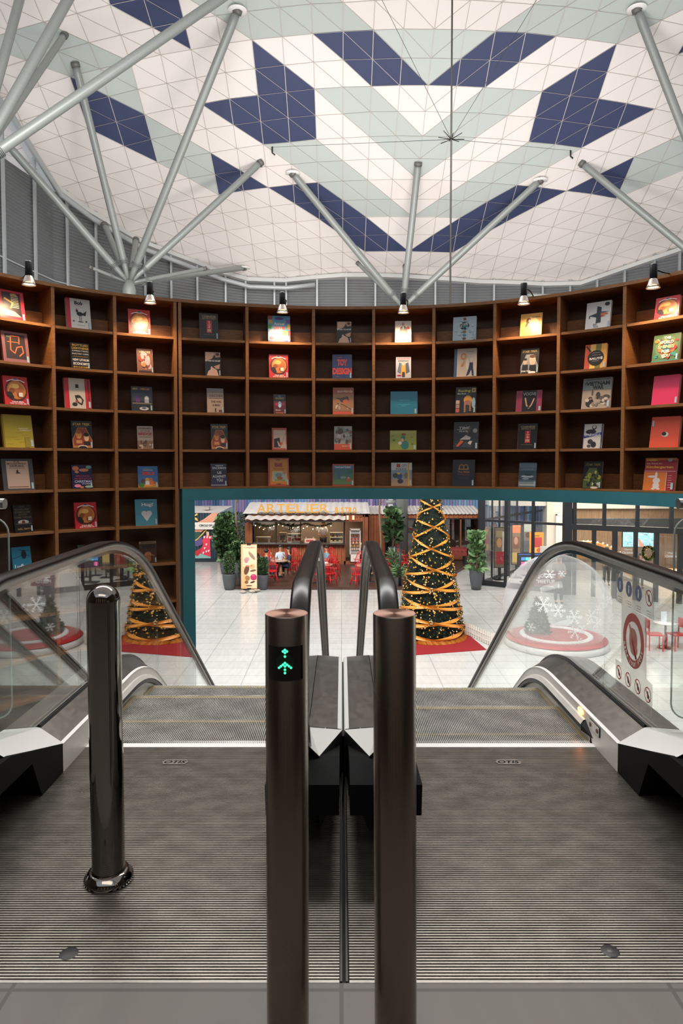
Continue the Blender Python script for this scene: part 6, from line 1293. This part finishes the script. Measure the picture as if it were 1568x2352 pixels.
# carpet and fence
CARP = mat('#8f0e18', .9, 0, 'red_carpet_pile', bump=.5, nscale=300)
P = [ground(1117, 1493), ground(1062, 1447), ground(880, 1447), ground(862, 1512)]
m = MB(); m.prism([(p.x, p.y, ZF + .001) for p in P], (0, 0, .012), CARP); tag(m.build('carpet'), 'red carpet laid under the decorated tree', 'carpet')
a = ground(1056, 1462); b = ground(1156, 1484); n = 25
t = empty('picket_fence', 'low white picket fence curving right of the decorated tree', 'fence', (a.x, a.y, ZF)); WPK = mat('#d6cdc4', .6)
def fp(f): p = a + (b - a) * f; return Vector((p.x - a.x, p.y - a.y + .35 * math.sin(f * 7), 0))
for k in range(n + 1):
    f = k / n; p = fp(f); m = MB(); hgt = .40; m.prism([(p.x - .022, p.y, .02), (p.x + .022, p.y, .02), (p.x + .022, p.y, hgt - .03), (p.x, p.y, hgt), (p.x - .022, p.y, hgt - .03)], (0, .015, 0), WPK); m.build('picket', t)
for z in (.12, .27): m = MB(); m.tube([fp(k / 40) + Vector((0, .02, z)) for k in range(41)], .016, WPK, 5); m.build('rail', t)
# ---------------------------------------------------------------- snow globe
gc = Vector((slope(1277, 1393)[0] * 19.7, 19.7, EZ + slope(1277, 1393)[1] * 19.7)); Rg = 1.52
t = empty('snow_globe', 'giant clear snow globe on a red and white round base', 'snow globe', (gc.x, gc.y, ZF)); cz = gc.z - ZF; zcut = .26
m = MB(); ph = math.acos((zcut - cz) / Rg); m.lathe([(Rg * math.sin(ph * k / 22), cz + Rg * math.cos(ph * k / 22)) for k in range(23)][::-1], BUBBLE, seg=56); m.build('clear_dome', t)
m = MB(); m.lathe([(0, 0), (1.42, 0), (1.48, .03), (1.42, .22), (1.36, .22)], mat('#c9c6c2', .4), seg=48); m.build('base_drum', t)
m = MB(); m.lathe([(0, .235), (1.38, .23), (1.44, .2), (1.4, .24), (1.3, .27), (0, .262)], mat('#b3121c', .5), seg=48); m.build('red_rim', t)
m = MB()
for k in range(60): g_ = k * .105; m.ball((.95 * math.cos(g_), .95 * math.sin(g_), .28), .09, mat('#e8e4e0', .9), 8, 5, (1, 1, .6))
m.build('snow_ring', t)
m = MB(); q = random.Random(77); SNW = mat('#f2f2f0', .7)
def flake(c, n, s):
    c = Vector(c); n = Vector(n).normalized(); u_ = n.cross(Vector((0, 0, 1))).normalized(); v_ = u_.cross(n)
    for k in range(6):
        a = k * math.pi / 3; d = u_ * math.cos(a) + v_ * math.sin(a); e = u_ * -math.sin(a) + v_ * math.cos(a)
        m.add([c - e * s * .05, c + e * s * .05, c + d * s + e * s * .04, c + d * s - e * s * .04], [(0, 1, 2, 3)], SNW)
        for g_ in (.5, .75):
            b_ = c + d * s * g_
            for w in (-1, 1): m.add([b_ - d * s * .04, b_ + d * s * .04, b_ + (d * .7 + e * w) * s * .22 + d * s * .04, b_ + (d * .7 + e * w) * s * .22 - d * s * .04], [(0, 1, 2, 3)], SNW)
for k in range(34):
    th = q.uniform(.6, 2.1); a = R(-90) + q.uniform(-2.2, 2.2); nrm = Vector((math.sin(th) * math.cos(a), math.sin(th) * math.sin(a), math.cos(th))); flake(nrm * (Rg + .008) + Vector((0, 0, cz)), nrm, q.uniform(.1, .24))
m.build('snowflake_decals', t)
m = MB(); DGm = [mat('#2a4426', .6), mat('#35532e', .6)]
leafcloud(m, 900, lambda q: ((lambda z, a: ((.34 * (1 - z)) * math.cos(a) - .45, (.34 * (1 - z)) * math.sin(a) + .3, .3 + z * .95))(q.random() ** 1.3, q.uniform(0, 6.28)), (0, 0, -.2)), .14, DGm, q); m.build('small_fir', t)
m = MB(); m.box((-.5, .5, 1.62), (.2, .54, 2.06), mat('#7a4a4c', .6)); m.text('SOCIAL', (-.15, .495, 1.93), .5, .11, WHITE, bold=.02); m.text('MEETUP', (-.15, .495, 1.76), .5, .11, WHITE, bold=.02); m.build('inner_sign', t)

# ================================================================ storefront right
FR = DKFRAME; A0 = Vector((6.04, 29.4)); B0 = Vector((9.05, 27.3)); C0 = Vector((12.6, 25.5)); E0 = Vector((13.2, 25.2)); F0 = Vector((10.8, 36.0)); G0 = Vector((16.5, 23.6))
ZM = EZ - 2.49; ZTP = EZ - .6
n_t = [60]
def bar(a, b, z0, z1, w=.07, nm=None, mb=None):
    a = Vector((*a, 0)) if len(a) == 2 else a; b = Vector((*b, 0)); d = (b - a); L = d.length; d.normalize(); s = Vector((-d.y, d.x, 0)) * w / 2
    mb.prism([(p.x, p.y, z0) for p in (a - s, b - s, b + s, a + s)], (0, 0, z1 - z0), FR)
def pole(p, z0, z1, w, mb): mb.box((p[0] - w / 2, p[1] - w / 2, z0), (p[0] + w / 2, p[1] + w / 2, z1), FR)
SG = glass_mat('storefront_glass', (.9, .92, .92, 1), 1.5, 0, 1.5, .02)
wn = [0]
def storewall(a, b, posts, zm, thick_end=False, lab=None, kick=True):
    wn[0] += 1; t = bpy.data.objects.new('window_%d' % wn[0], None); C.objects.link(t); t.location = (a.x, a.y, ZF); t['kind'] = 'structure'
    o3 = Vector((-a.x, -a.y, -ZF)); m = MB()
    for f, w in posts: p = a + (b - a) * f; pole(p, ZF, ZTP, w, m)
    for z in zm: bar(a, b, z - .05, z + .05, .08, mb=m)
    if kick: bar(a, b, ZF, ZF + .22, .1, mb=m)
    m.v = [v + o3 for v in m.v]; m.build('window_frame', t)
    m = MB(); m.add([(a.x, a.y, ZF + .2), (b.x, b.y, ZF + .2), (b.x, b.y, ZTP), (a.x, a.y, ZTP)], [(0, 1, 2, 3)], SG); m.v = [v + o3 for v in m.v]; m.build('pane', t)
storewall(A0, B0, [(0, .26), (.30, .11), (.62, .11), (1, .3)], [ZM])
storewall(A0, F0, [(.14, .07), (.24, .07), (.36, .2), (.5, .07), (.62, .07), (.8, .07), (1, .2)], [ZM, ZF + 1.0 if False else ZF + .12], kick=False)
# doors
wn[0] += 1; t = bpy.data.objects.new('door_2', None); C.objects.link(t); t.location = (B0.x, B0.y, ZF); t['kind'] = 'structure'; o3 = Vector((-B0.x, -B0.y, -ZF)); m = MB()
def onS(u, D=None):     # point of the line B0-G0 seen at pixel column u
    s_ = slope(u, 1200)[0]; a, b = B0, C0; fa = a.x - s_ * a.y; fb = b.x - s_ * b.y; f = fa / (fa - fb); return a + (b - a) * f
zl1 = pv(1207, 27.2); zl0 = pv(1216, 27.2)
bar(B0, C0 + (C0 - B0) * .9, zl0, zl1 + .06, .16, mb=m)
for u, w in ((1319, .12), (1387, .12), (1463, .12), (1541, .12)): pole(onS(u), zl1, ZTP, w, m)
for u, w in ((1320, .12), (1364, .13), (1412, .16), (1460, .13), (1508, .15), (1563, .16), (1610, .12)): pole(onS(u), ZF, zl0, w, m)
m.v = [v + o3 for v in m.v]; m.build('door_frame', t)
m = MB(); e_g = C0 + (C0 - B0) * .9; m.add([(B0.x, B0.y, ZF + .05), (e_g.x, e_g.y, ZF + .05), (e_g.x, e_g.y, ZTP), (B0.x, B0.y, ZTP)], [(0, 1, 2, 3)], SG); m.v = [v + o3 for v in m.v]; m.build('glass_leaf', t)
m = MB()
for u in (1455, 1467): p = onS(u) + Vector((-.05, -.1)); m.tube([(p.x, p.y, ZF + .8), (p.x, p.y, ZF + 1.5)], .02, CHROME, 8)
m.v = [v + o3 for v in m.v]; m.build('door_handle', t)
# inside: back wall with timber slats, ceiling, beam
SLAT = mat('#a08468', .55, 0, 'timber_slat', noise=.25, nscale=2, stretch=(14, 14, .5)); Dw = 33.4
m = MB(); x0, x1 = px(1304, Dw), px(1700, Dw); n = 150
pr = []
for k in range(n): x = x0 + (x1 - x0) * k / n; pr += [(x, 0), (x + .07, 0), (x + .07, .05), (x + (x1 - x0) / n, .05)]
m.grid([[(x, Dw + d, z) for x, d in pr] for z in (ZF, EZ - 2.24)], SLAT); m.build('wall_lounge_back', kind='structure')
m = MB(); m.box((x0, Dw - .25, EZ - 2.24), (x1, Dw, ZTP), mat('#d0cec8', .6)); m.box((px(1122, 33), 32.9, pv(1162, 32.9)), (px(1303, 32.9), 33.0, ZTP), mat('#d0cec8', .6)); m.build('wall_lounge_upper', kind='structure')
m = MB(); m.box((A0.x + .4, Dw - .1, ZF), (x0, Dw, ZTP), mat('#c9beb2', .6)) if False else None
m.box((px(1256, 32.8), 32.8, ZF), (px(1304, 32.8), 33.5, ZTP), mat('#d0c8be', .6)); m.build('wall_lounge_white', kind='structure')
m = MB(); m.prism([(A0.x + .1, A0.y + .25, ZTP - .2), (B0.x, B0.y + .2, ZTP - .2), (22, 24, ZTP - .2), (22, 36, ZTP - .2), (F0.x - .3, F0.y, ZTP - .2)], (0, 0, .15), mat('#d2d0ca', .6)); m.build('ceiling_lounge', kind='structure')
m = MB(); m.prism([(A0.x, A0.y, ZTP - .05), (B0.x, B0.y, ZTP - .05), (22, 21.5, ZTP - .05), (22, 36, ZTP - .05), (F0.x, F0.y, ZTP - .05)], (0, 0, .7), mat('#8f9296', .5)); m.build('trim_90', kind='structure')
m = MB(); zb_ = pv(1197, 31); m.box((px(1316, 31), 31, zb_ - .3), (px(1720, 31), 31.2, zb_ + .12), mat('#33363a', .6)); m.build('trim_91', kind='structure')
m = MB(); w_ = px(1303, 32.7) - px(1280, 32.7); zt_ = pv(1184, 32.7); xx = px(1280, 32.7); tdoor = bpy.data.objects.new('door_3', None); C.objects.link(tdoor); tdoor.location = (xx, 32.7, ZF); tdoor['kind'] = 'structure'
m.box((0, 0, 0), (w_, .06, zt_ - ZF), mat('#ded8d0', .5)); m.box((-.06, -.02, 0), (0, .08, zt_ - ZF + .06), WHITE); m.box((-.06, -.02, zt_ - ZF), (w_, .08, zt_ - ZF + .06), WHITE); m.build('door_leaf', tdoor)
m = MB(); m.tube([(.08, -.06, 1.0), (.2, -.06, 1.0)], .015, CHROME, 8); m.build('handle', tdoor)
# screens
def screen(label, u0, u1, v0, v1, D, cols, seed, stand=False):
    x0, x1, z0, z1 = px(u0, D), px(u1, D), pv(v1, D), pv(v0, D); w, h = x1 - x0, z1 - z0; t = empty('television', label, 'television', ((x0 + x1) / 2, D, z0 if not stand else ZF)); zo = 0 if not stand else z0 - ZF
    m = MB(); m.box((-w / 2, 0, zo), (w / 2, .05, zo + h), BLACK); m.build('housing', t); m = MB(); q = random.Random(seed)
    m.add([(-w * .48, -.002, zo + h * .03), (w * .48, -.002, zo + h * .03), (w * .48, -.002, zo + h * .97), (-w * .48, -.002, zo + h * .97)], [(0, 1, 2, 3)], mat(cols[0], .4, emit=1.2))
    if stand:
        for k, c in enumerate(('#3f7ac0', '#4fb0c8', '#c9c090', '#5f9ac0', '#3a5a9a')): x = -w * .34 + k * w * .165; m.add([(x, -.004, zo + h * .48), (x + w * .15, -.004, zo + h * .48), (x + w * .15, -.004, zo + h * .7), (x, -.004, zo + h * .7)], [(0, 1, 2, 3)], mat(c, .4, emit=1.5))
        m.add([(-w * .46, -.004, zo + h * .86), (w * .46, -.004, zo + h * .86), (w * .46, -.004, zo + h * .93), (-w * .46, -.004, zo + h * .93)], [(0, 1, 2, 3)], mat('#2a4a8a', .4, emit=1))
        m.add([(-w * .34, -.004, zo + h * .12), (-w * .18, -.004, zo + h * .12), (-w * .18, -.004, zo + h * .38), (-w * .34, -.004, zo + h * .38)], [(0, 1, 2, 3)], mat('#d84a8a', .4, emit=1.2))
    else:
        for k in range(60):
            cx, cz_, rx, rz = q.uniform(-.44, .36) * w, q.uniform(.06, .9) * h, q.uniform(.03, .1) * w, q.uniform(.01, .05) * h
            m.add([(cx, -.003 - k * .0001, zo + cz_), (cx + rx, -.003 - k * .0001, zo + cz_ - rz * .5), (cx + rx, -.003 - k * .0001, zo + cz_ + rz), (cx, -.003 - k * .0001, zo + cz_ + rz)], [(0, 1, 2, 3)], mat(q.choice(cols[1:]), .4, emit=1.2))
        m.add([(0, -.012, .03), (w * .16, -.012, .03), (w * .02, -.012, h * .5), (-w * .03, -.012, h * .5)], [(0, 1, 2, 3)], mat('#c8806a', .4, emit=1))
    m.build('display', t)
    if stand: m = MB(); m.box((-.05, .02, 0), (.05, .08, zo), BLACK); m.box((-.35, -.2, 0), (.35, .3, .04), BLACK); m.build('floor_stand', t)
    return t
screen('large wall television showing a blue aerial view behind the glass doors', 1430, 1508, 1221, 1257, 32.5, ['#7fb0c0', '#a9cdd2', '#5f97a8', '#d8e2dc', '#8a7a6a', '#4a7f8f'], 3)
screen('dark menu screen on a stand just inside the glass storefront', 1189, 1246, 1270, 1303, 29.9, ['#10131c'], 4, True)
# lit curved counter
def arcpt(a, r, cx, cy): return Vector((cx + r * math.cos(a), cy + r * math.sin(a), 0))
ccx, ccy, cr = px(1325, 30.2), 30.2, 0
t = empty('reception_counter', 'curved counter with a row of warm lights along its top', 'counter', (px(1340, 30), 30, ZF)); CT = mat('#c98f4a', .5); pts = []
for u, v in ((1318, 1247), (1340, 1244), (1360, 1244), (1385, 1249), (1405, 1257), (1425, 1270), (1445, 1284), (1462, 1296)): 
    D = 30.4; pts.append(Vector((px(u, D) - px(1340, 30), D - 30, pv(v, D) - ZF)))
m = MB(); m.grid([[p + Vector((0, 0, -.0)) for p in pts], [Vector((p.x, p.y, max(.0, p.z - .75))) for p in pts]], CT); m.build('counter_front', t)
m = MB(); m.grid([[p for p in pts], [p + Vector((0, .35, 0)) for p in pts]], mat('#e0c9a0', .4)); m.build('counter_top', t)
m = MB(); dd = dense([(p.x, p.z) for p in pts], .17)
for x, z in dd: m.ball((x, .35, z + .03), .035, mat('#ffd8a0', .4, emit=10, ecol='#ffcf90'), 8, 6)
m.build('counter_lights', t, kind='stuff')
t = empty('side_counter', 'low counter with warm lights at the far right behind the doors', 'counter', (px(1545, 30), 30, ZF)); m = MB(); zc2 = pv(1309, 30) - ZF; m.box((-.5, 0, 0), (2.2, .5, zc2), CT); m.build('counter_front', t)
m = MB()
for k in range(16): m.ball((-.45 + k * .16, -.05, zc2), .035, mat('#ffd8a0', .4, emit=10, ecol='#ffcf90'), 8, 6)
m.build('counter_lights', t, kind='stuff')
light('AREA', 'lounge_light', (px(1420, 30.5), 30.4, ZTP - .3), 480, (1, .84, .66), 5, rot=(0, 0, 0), sy=3)
light('AREA', 'entry_light', (8.2, 30.0, ZTP - .3), 120, (1, .97, .93), 2.0, rot=(0, 0, 0), sy=2)
# posters inside
def poster(label, u0, u1, v0, v1, D, bg, marks, rz=0, frame='#1d1a18', name='poster_stand', cat='poster', legs=True, word=None, shearx=0):
    x0, x1, z0, z1 = px(u0, D), px(u1, D), pv(v1, D), pv(v0, D); w, h = x1 - x0, z1 - z0; t = empty(name, label, cat, ((x0 + x1) / 2, D, ZF), rz); zo = z0 - ZF
    m = MB(); m.box((-w / 2 - .03, 0, zo - .03), (w / 2 + .03, .03, zo + h + .03), mat(frame, .5)); m.build('frame', t); m = MB(); y = -.001
    m.add([(-w / 2, y, zo), (w / 2, y, zo), (w / 2, y, zo + h), (-w / 2, y, zo + h)], [(0, 1, 2, 3)], mat(bg, .5))
    for k, (a, b, c, d, col) in enumerate(marks):
        y -= .0012; X = lambda f: (f - .5) * w; Zz = lambda f: zo + f * h
        if len(col) > 7: n = 18; m.add([(X((a + c) / 2) + (c - a) / 2 * w * math.cos(6.283 * g_ / n), y, Zz((b + d) / 2) + (d - b) / 2 * h * math.sin(6.283 * g_ / n)) for g_ in range(n)], [tuple(range(n))], mat(col[:7], .5))
        else: m.add([(X(a), y, Zz(b)), (X(c), y, Zz(b)), (X(c), y, Zz(d)), (X(a), y, Zz(d))], [(0, 1, 2, 3)], mat(col, .5))
    if word: m.text(word[0], (X(word[1]), y - .001, Zz(word[2])), word[3] * w, word[4] * h, mat(word[5], .5))
    m.build('printed_panel', t)
    if legs: m = MB(); m.box((-.03, .02, 0), (.03, .06, zo), BLACK); m.box((-.25, -.15, 0), (.25, .25, .02), BLACK); m.build('stand', t)
    return t
poster('tall poster stand with a figure above a red panel, nearest the corner post', 1137, 1164, 1212, 1303, 30.6, '#6a5a4c', [(.1, .08, .9, .4, '#8f2a32'), (.1, .75, .7, .92, '#8a7a5a'), (.15, .5, .6, .74, '#b5835ae'), (.62, .4, .95, .9, '#a8a29a')])
poster('tall poster stand with an orange heading, second from the corner post', 1177, 1196, 1206, 1296, 31.2, '#8a7058', [(0, .8, 1, 1, '#d8805a'), (.1, .4, .9, .7, '#7a5240'), (0, .05, 1, .3, '#c9a860'), (.2, .5, .7, .7, '#c08a70e')])
poster('grey poster stand left of the yellow and red banner', 1203, 1224, 1203, 1268, 31.8, '#7a736a', [(.05, .72, .95, .98, '#a8aca0'), (.2, .5, .8, .7, '#5a4a42e'), (0, 0, 1, .4, '#5f6468')])
poster('yellow and red roll up banner leaning inside the storefront', 1218, 1248, 1224, 1271, 31.4, '#d8902e', [(.08, .3, .9, .78, '#b5302e'), (.1, .02, .6, .28, '#e0b04a'), (.5, .05, .9, .26, '#c8502ee')], frame='#d8902e', word=('Butter', .5, .87, .5, .07, '#5a2a1e'))
poster('white reception desk with small jars inside the storefront', 1243, 1266, 1256, 1300, 30.2, '#dcd6ce', [(.1, .1, .9, .3, '#c9c2ba')], frame='#dcd6ce', name='reception_desk', cat='desk', legs=False)
def f_sign(u, v, lab):
    D = 27.0; t = empty('door_decal', lab, 'decal', (px(u, D), D - .35, pv(v, D))); m = MB(); m.box((-.3, 0, -.13), (.3, .004, .13), mat('#b08a6a', .5)); m.text('Merry', (0, -.003, .05), .3, .09, WHITE, bold=.03); m.text('Christmas', (0, -.003, -.06), .5, .09, WHITE, bold=.03); m.build('lettering_panel', t)
f_sign(1436, 1263, 'Merry Christmas decal on the glass door left of the wreath'); f_sign(1535, 1271, 'Merry Christmas decal on the rightmost glass door')
m = MB(); q = random.Random(6)
c = onS(1485); c = Vector((c.x, c.y - .1, pv(1268, 26.3)))
leafcloud(m, 260, lambda q: ((lambda a: (c.x + .2 * math.cos(a), c.y, c.z + .24 * math.sin(a)))(q.uniform(0, 6.28)), (0, -1, 0)), .14, GR + [mat('#d8b04a', .3, .6)], q); tag(m.build('wreath'), 'green and gold wreath hanging on the glass door', 'wreath')
for u, v, D, lab, sh, hr in ((1395, 1262, 29.3, 'person with dark hair sitting behind the curved counter, near its left end', LBL, 'short'), (1425, 1274, 29.0, 'person with dark hair lower at the curved counter', mat('#8a6a5a', .7), 'short'), (1473, 1275, 28.6, 'person in a white top standing behind the wreath door', WSH, 'long'), (1285, 1280, 25.5, 'man with dark hair standing inside behind the snow globe', mat('#a39a92', .7), 'short')):
    hh = pv(v, D) - ZF
    o = person(lab, (px(u, D), D, ZF if hh > 1.4 else ZF), 0, sh, BLK, pose='stand' if hh > 1.25 else 'sit', hair=hr)
    k = hh / (1.66 if hh > 1.25 else 1.23); o.scale = (k,) * 3
# red chairs and white table on the right
def cafe_chair(label, u, v, rz, first=[None]):
    p = ground(u, v)
    if first[0]: return dup(first[0], p, rz, label)
    t = empty('cafe_chair', label, 'chair', p, rz, 'square red metal chairs by the white table'); m = MB(); m.box((-.2, -.2, .43), (.2, .2, .46), REDC); m.build('seat', t)
    m = MB(); m.box((-.2, .18, .62), (.2, .21, .88), REDC); m.box((-.2, .18, .45), (-.17, .21, .85), REDC); m.box((.17, .18, .45), (.2, .21, .85), REDC); m.build('backrest', t)
    for x in (-.18, .18):
        for y in (-.18, .18): m = MB(); m.box((x - .014, y - .014, 0), (x + .014, y + .014, .44), REDC); m.build('leg', t)
    first[0] = t; return t
cafe_chair('square red metal chair left of the white round table', 1502, 1492, R(80)); cafe_chair('square red metal chair right of the white round table', 1553, 1492, R(-80))
t = empty('cafe_table', 'white round pedestal table with a menu holder, far right', 'table', ground(1527, 1488)); m = MB(); m.lathe([(0, .72), (.33, .72), (.33, .745), (0, .745)], mat('#e8e4e0', .3), seg=28); m.build('table_top', t); m = MB(); m.tube([(0, 0, 0), (0, 0, .72)], .03, CHROME, 12); m.lathe([(0, 0), (.22, 0), (.2, .02), (0, .03)], CHROME, seg=20); m.build('pedestal', t)
m = MB(); m.box((-.08, 0, 0), (.08, .02, .3), mat('#dfe6ee', .3)); p = ground(1527, 1488); tag(m.build('menu_holder', loc=(p.x - .05, p.y, p.z + .746)), 'upright clear menu holder standing on the white round table', 'menu')
# banner with food pictures
p = ground(572, 1360); k = p.y / F_PX; t = empty('food_banner', 'orange upright banner printed with ice cream and waffles', 'banner', (p.x, p.y, ZF)); w = 37 * k; h = 103 * k
m = MB(); z0 = .14
m.box((-w / 2, 0, z0), (w / 2, .012, z0 + h), mat('#dfa878', .5)); m.box((-w * .12, -.02, z0 + h - .03), (w * .12, .04, z0 + h + .05), BLACK); m.box((-w * .12, -.02, z0 - .05), (w * .12, .04, z0 + .03), BLACK); m.build('banner_sheet', t)
m = MB(); ky = [0]
def el(cx, cz_, rx, rz, c, rot=0): ky[0] += 1; m.add([((cx - .5) * w + rx * w * math.cos(6.283 * a / 18) * math.cos(rot) - rz * w * math.sin(6.283 * a / 18) * math.sin(rot), -.001 - .0006 * ky[0], z0 + cz_ * h + rx * w * math.cos(6.283 * a / 18) * math.sin(rot) + rz * w * math.sin(6.283 * a / 18) * math.cos(rot)) for a in range(18)], [tuple(range(18))], mat(c, .5))
def rc(a, b, c_, d, c): ky[0] += 1; m.add([((a - .5) * w, -.001 - .0006 * ky[0], z0 + b * h), ((c_ - .5) * w, -.001 - .0006 * ky[0], z0 + b * h), ((c_ - .5) * w, -.001 - .0006 * ky[0], z0 + d * h), ((a - .5) * w, -.001 - .0006 * ky[0], z0 + d * h)], [(0, 1, 2, 3)], mat(c, .5))
rc(.12, .02, .97, .98, '#e8c8a4'); rc(.1, .02, .4, .5, '#e0aa78')
for a in ((.68, .74, .3, .1, '#9a7a6a', -.9), (.35, .66, .18, .14, '#c08a8a', .5), (.33, .62, .1, .12, '#b57a80', -.5), (.7, .5, .17, .17, '#d8a878', 0), (.66, .52, .05, .03, '#8a5a3a', 0), (.35, .42, .15, .3, '#5f3a26', -.3), (.4, .51, .12, .05, '#c85a4a', 0), (.75, .41, .2, .06, '#6a5240', .2), (.78, .26, .2, .2, '#b02a5a', 0), (.76, .3, .1, .06, '#c84a7a', 0), (.4, .24, .15, .16, '#9a6a3a', .4), (.34, .15, .12, .1, '#7a5230', 0), (.72, .15, .16, .05, '#3a2a22', .3), (.5, .07, .2, .04, '#7a5230', 0), (.6, .8, .2, .03, '#a88a76', -.9)): el(*a)
m.text('Crispy', (-.05 * w, -.02, z0 + h * .93), w * .5, h * .035, mat('#b58a66', .5)); m.text('Tasty', (.25 * w, -.02, z0 + h * .93), w * .28, h * .03, mat('#c06a5a', .5)); m.build('food_print', t)
m = MB()
for a in (-1, 1): m.tube([(0, .02, z0), (a * .35, -.15, .02)], .018, BLACK, 6); m.tube([(0, .02, z0), (a * .3, .3, .02)], .018, BLACK, 6)
m.build('stand', t); m = MB(); q = random.Random(2)
for k_ in range(5): m.ball((q.uniform(-.25, .35), q.uniform(-.25, .1), .06), .12, mat('#a89c90', .7), 7, 4, (1.2, 1, .5))
tag(m.build('sand_bag', loc=(p.x, p.y, ZF)), 'crumpled pale weight bag on the foot of the food banner', 'bag')
# black posts
for u, vb, vt, lab in ((918, 1352, 1247, 'slim black post left of the decorated tree'),):
    p = ground(u, vb); m = MB(); m.tube([(0, 0, 0), (0, 0, (vb - vt) * p.y / F_PX)], .06, BLACK, 12); m.box((-.25, -.25, 0), (.25, .25, .02), BLACK); tag(m.build('black_post', loc=p), lab, 'post')
m = MB(); D = 37.6; m.box((px(892, D), D, ZF), (px(902, D), D + .3, EZ - .5), mat('#b9bab8', .5)); m.tube([(px(885, D), D - .1, pv(1152, D)), (px(908, D), D - .1, pv(1152, D))], .09, mat('#8f9190', .5), 8); tag(m.build('steel_column'), 'pale steel column with cross bolts above the container lounge', 'column')
# ================================================================ light, camera
w = bpy.data.worlds.new('sky'); bpy.context.scene.world = w; w.use_nodes = True; nt = w.node_tree; bg = nt.nodes['Background']
bg.inputs['Color'].default_value = (.80, .88, 1, 1); bg.inputs['Strength'].default_value = .9
# unseen area light added to brighten the plaza floor, out of the picture above
light('AREA', 'plaza_fill', (-1.5, 10.2, EZ + 10.2), 5600, (1, .985, .96), 16, rot=(R(36), 0, 0), sy=4.5, spread=R(176))
light('AREA', 'side_fill', (21.5, 20, EZ + 1.0), 900, (1, .98, .95), 12, rot=(0, R(90), 0), sy=8)  # added fill beyond the right edge, stands in for daylight on the plaza
light('AREA', 'roof_fill_near', (2.5, 10.5, EZ + 1.2), 1050, (1, .95, .92), 14, rot=(R(180 - 25), 0, 0), sy=2.5)  # unseen fill aimed upwards, added to keep the roof panels bright
light('AREA', 'bistro_fill', (-13.2, 27, EZ + 4.2), 1500, (1, .98, .96), 8, target=(-1, 35, ZF + 2.6), sy=3, spread=R(120))  # fill added out of sight behind the bookcase to brighten the bistro roof
light('AREA', 'roof_fill_far', (2.5, 21, EZ + 1.5), 650, (1, .94, .9), 9, target=(3.5, 34, EZ + 12), sy=1.5, spread=R(120))  # hidden fill behind the bookcase, added to whiten the far roof
light('AREA', 'landing_fill', (0, -3.5, 7.5), 130, (1, .86, .7), 7, rot=(R(8), 0, 0), sy=2)  # unseen fill added over the landing to lift the bookcase front
cam = bpy.data.cameras.new('camera'); co = bpy.data.objects.new('camera', cam); C.objects.link(co); bpy.context.scene.camera = co
co.location = (0, 0, EZ); co.rotation_euler = (R(90) - PITCH, 0, 0)
cam.sensor_fit = 'VERTICAL'; cam.sensor_height = 36.; cam.lens = 24.0; cam.shift_y = -(1176 - CY) / 2352.; cam.clip_start = .05; cam.clip_end = 300
cam.dof.use_dof = True; cam.dof.focus_distance = 8.5; cam.dof.aperture_fstop = 8
sc = bpy.context.scene; sc.view_settings.view_transform = 'Standard'; sc.view_settings.look = 'None'; sc.view_settings.gamma = 1; sc.view_settings.exposure = 0
sc.cycles.use_denoising = True; sc.cycles.max_bounces = 10; sc.cycles.diffuse_bounces = 5; sc.cycles.glossy_bounces = 5; sc.cycles.transparent_max_bounces = 24; sc.cycles.transmission_bounces = 6
sc.cycles.caustics_reflective = False; sc.cycles.caustics_refractive = False; sc.cycles.sample_clamp_indirect = 6
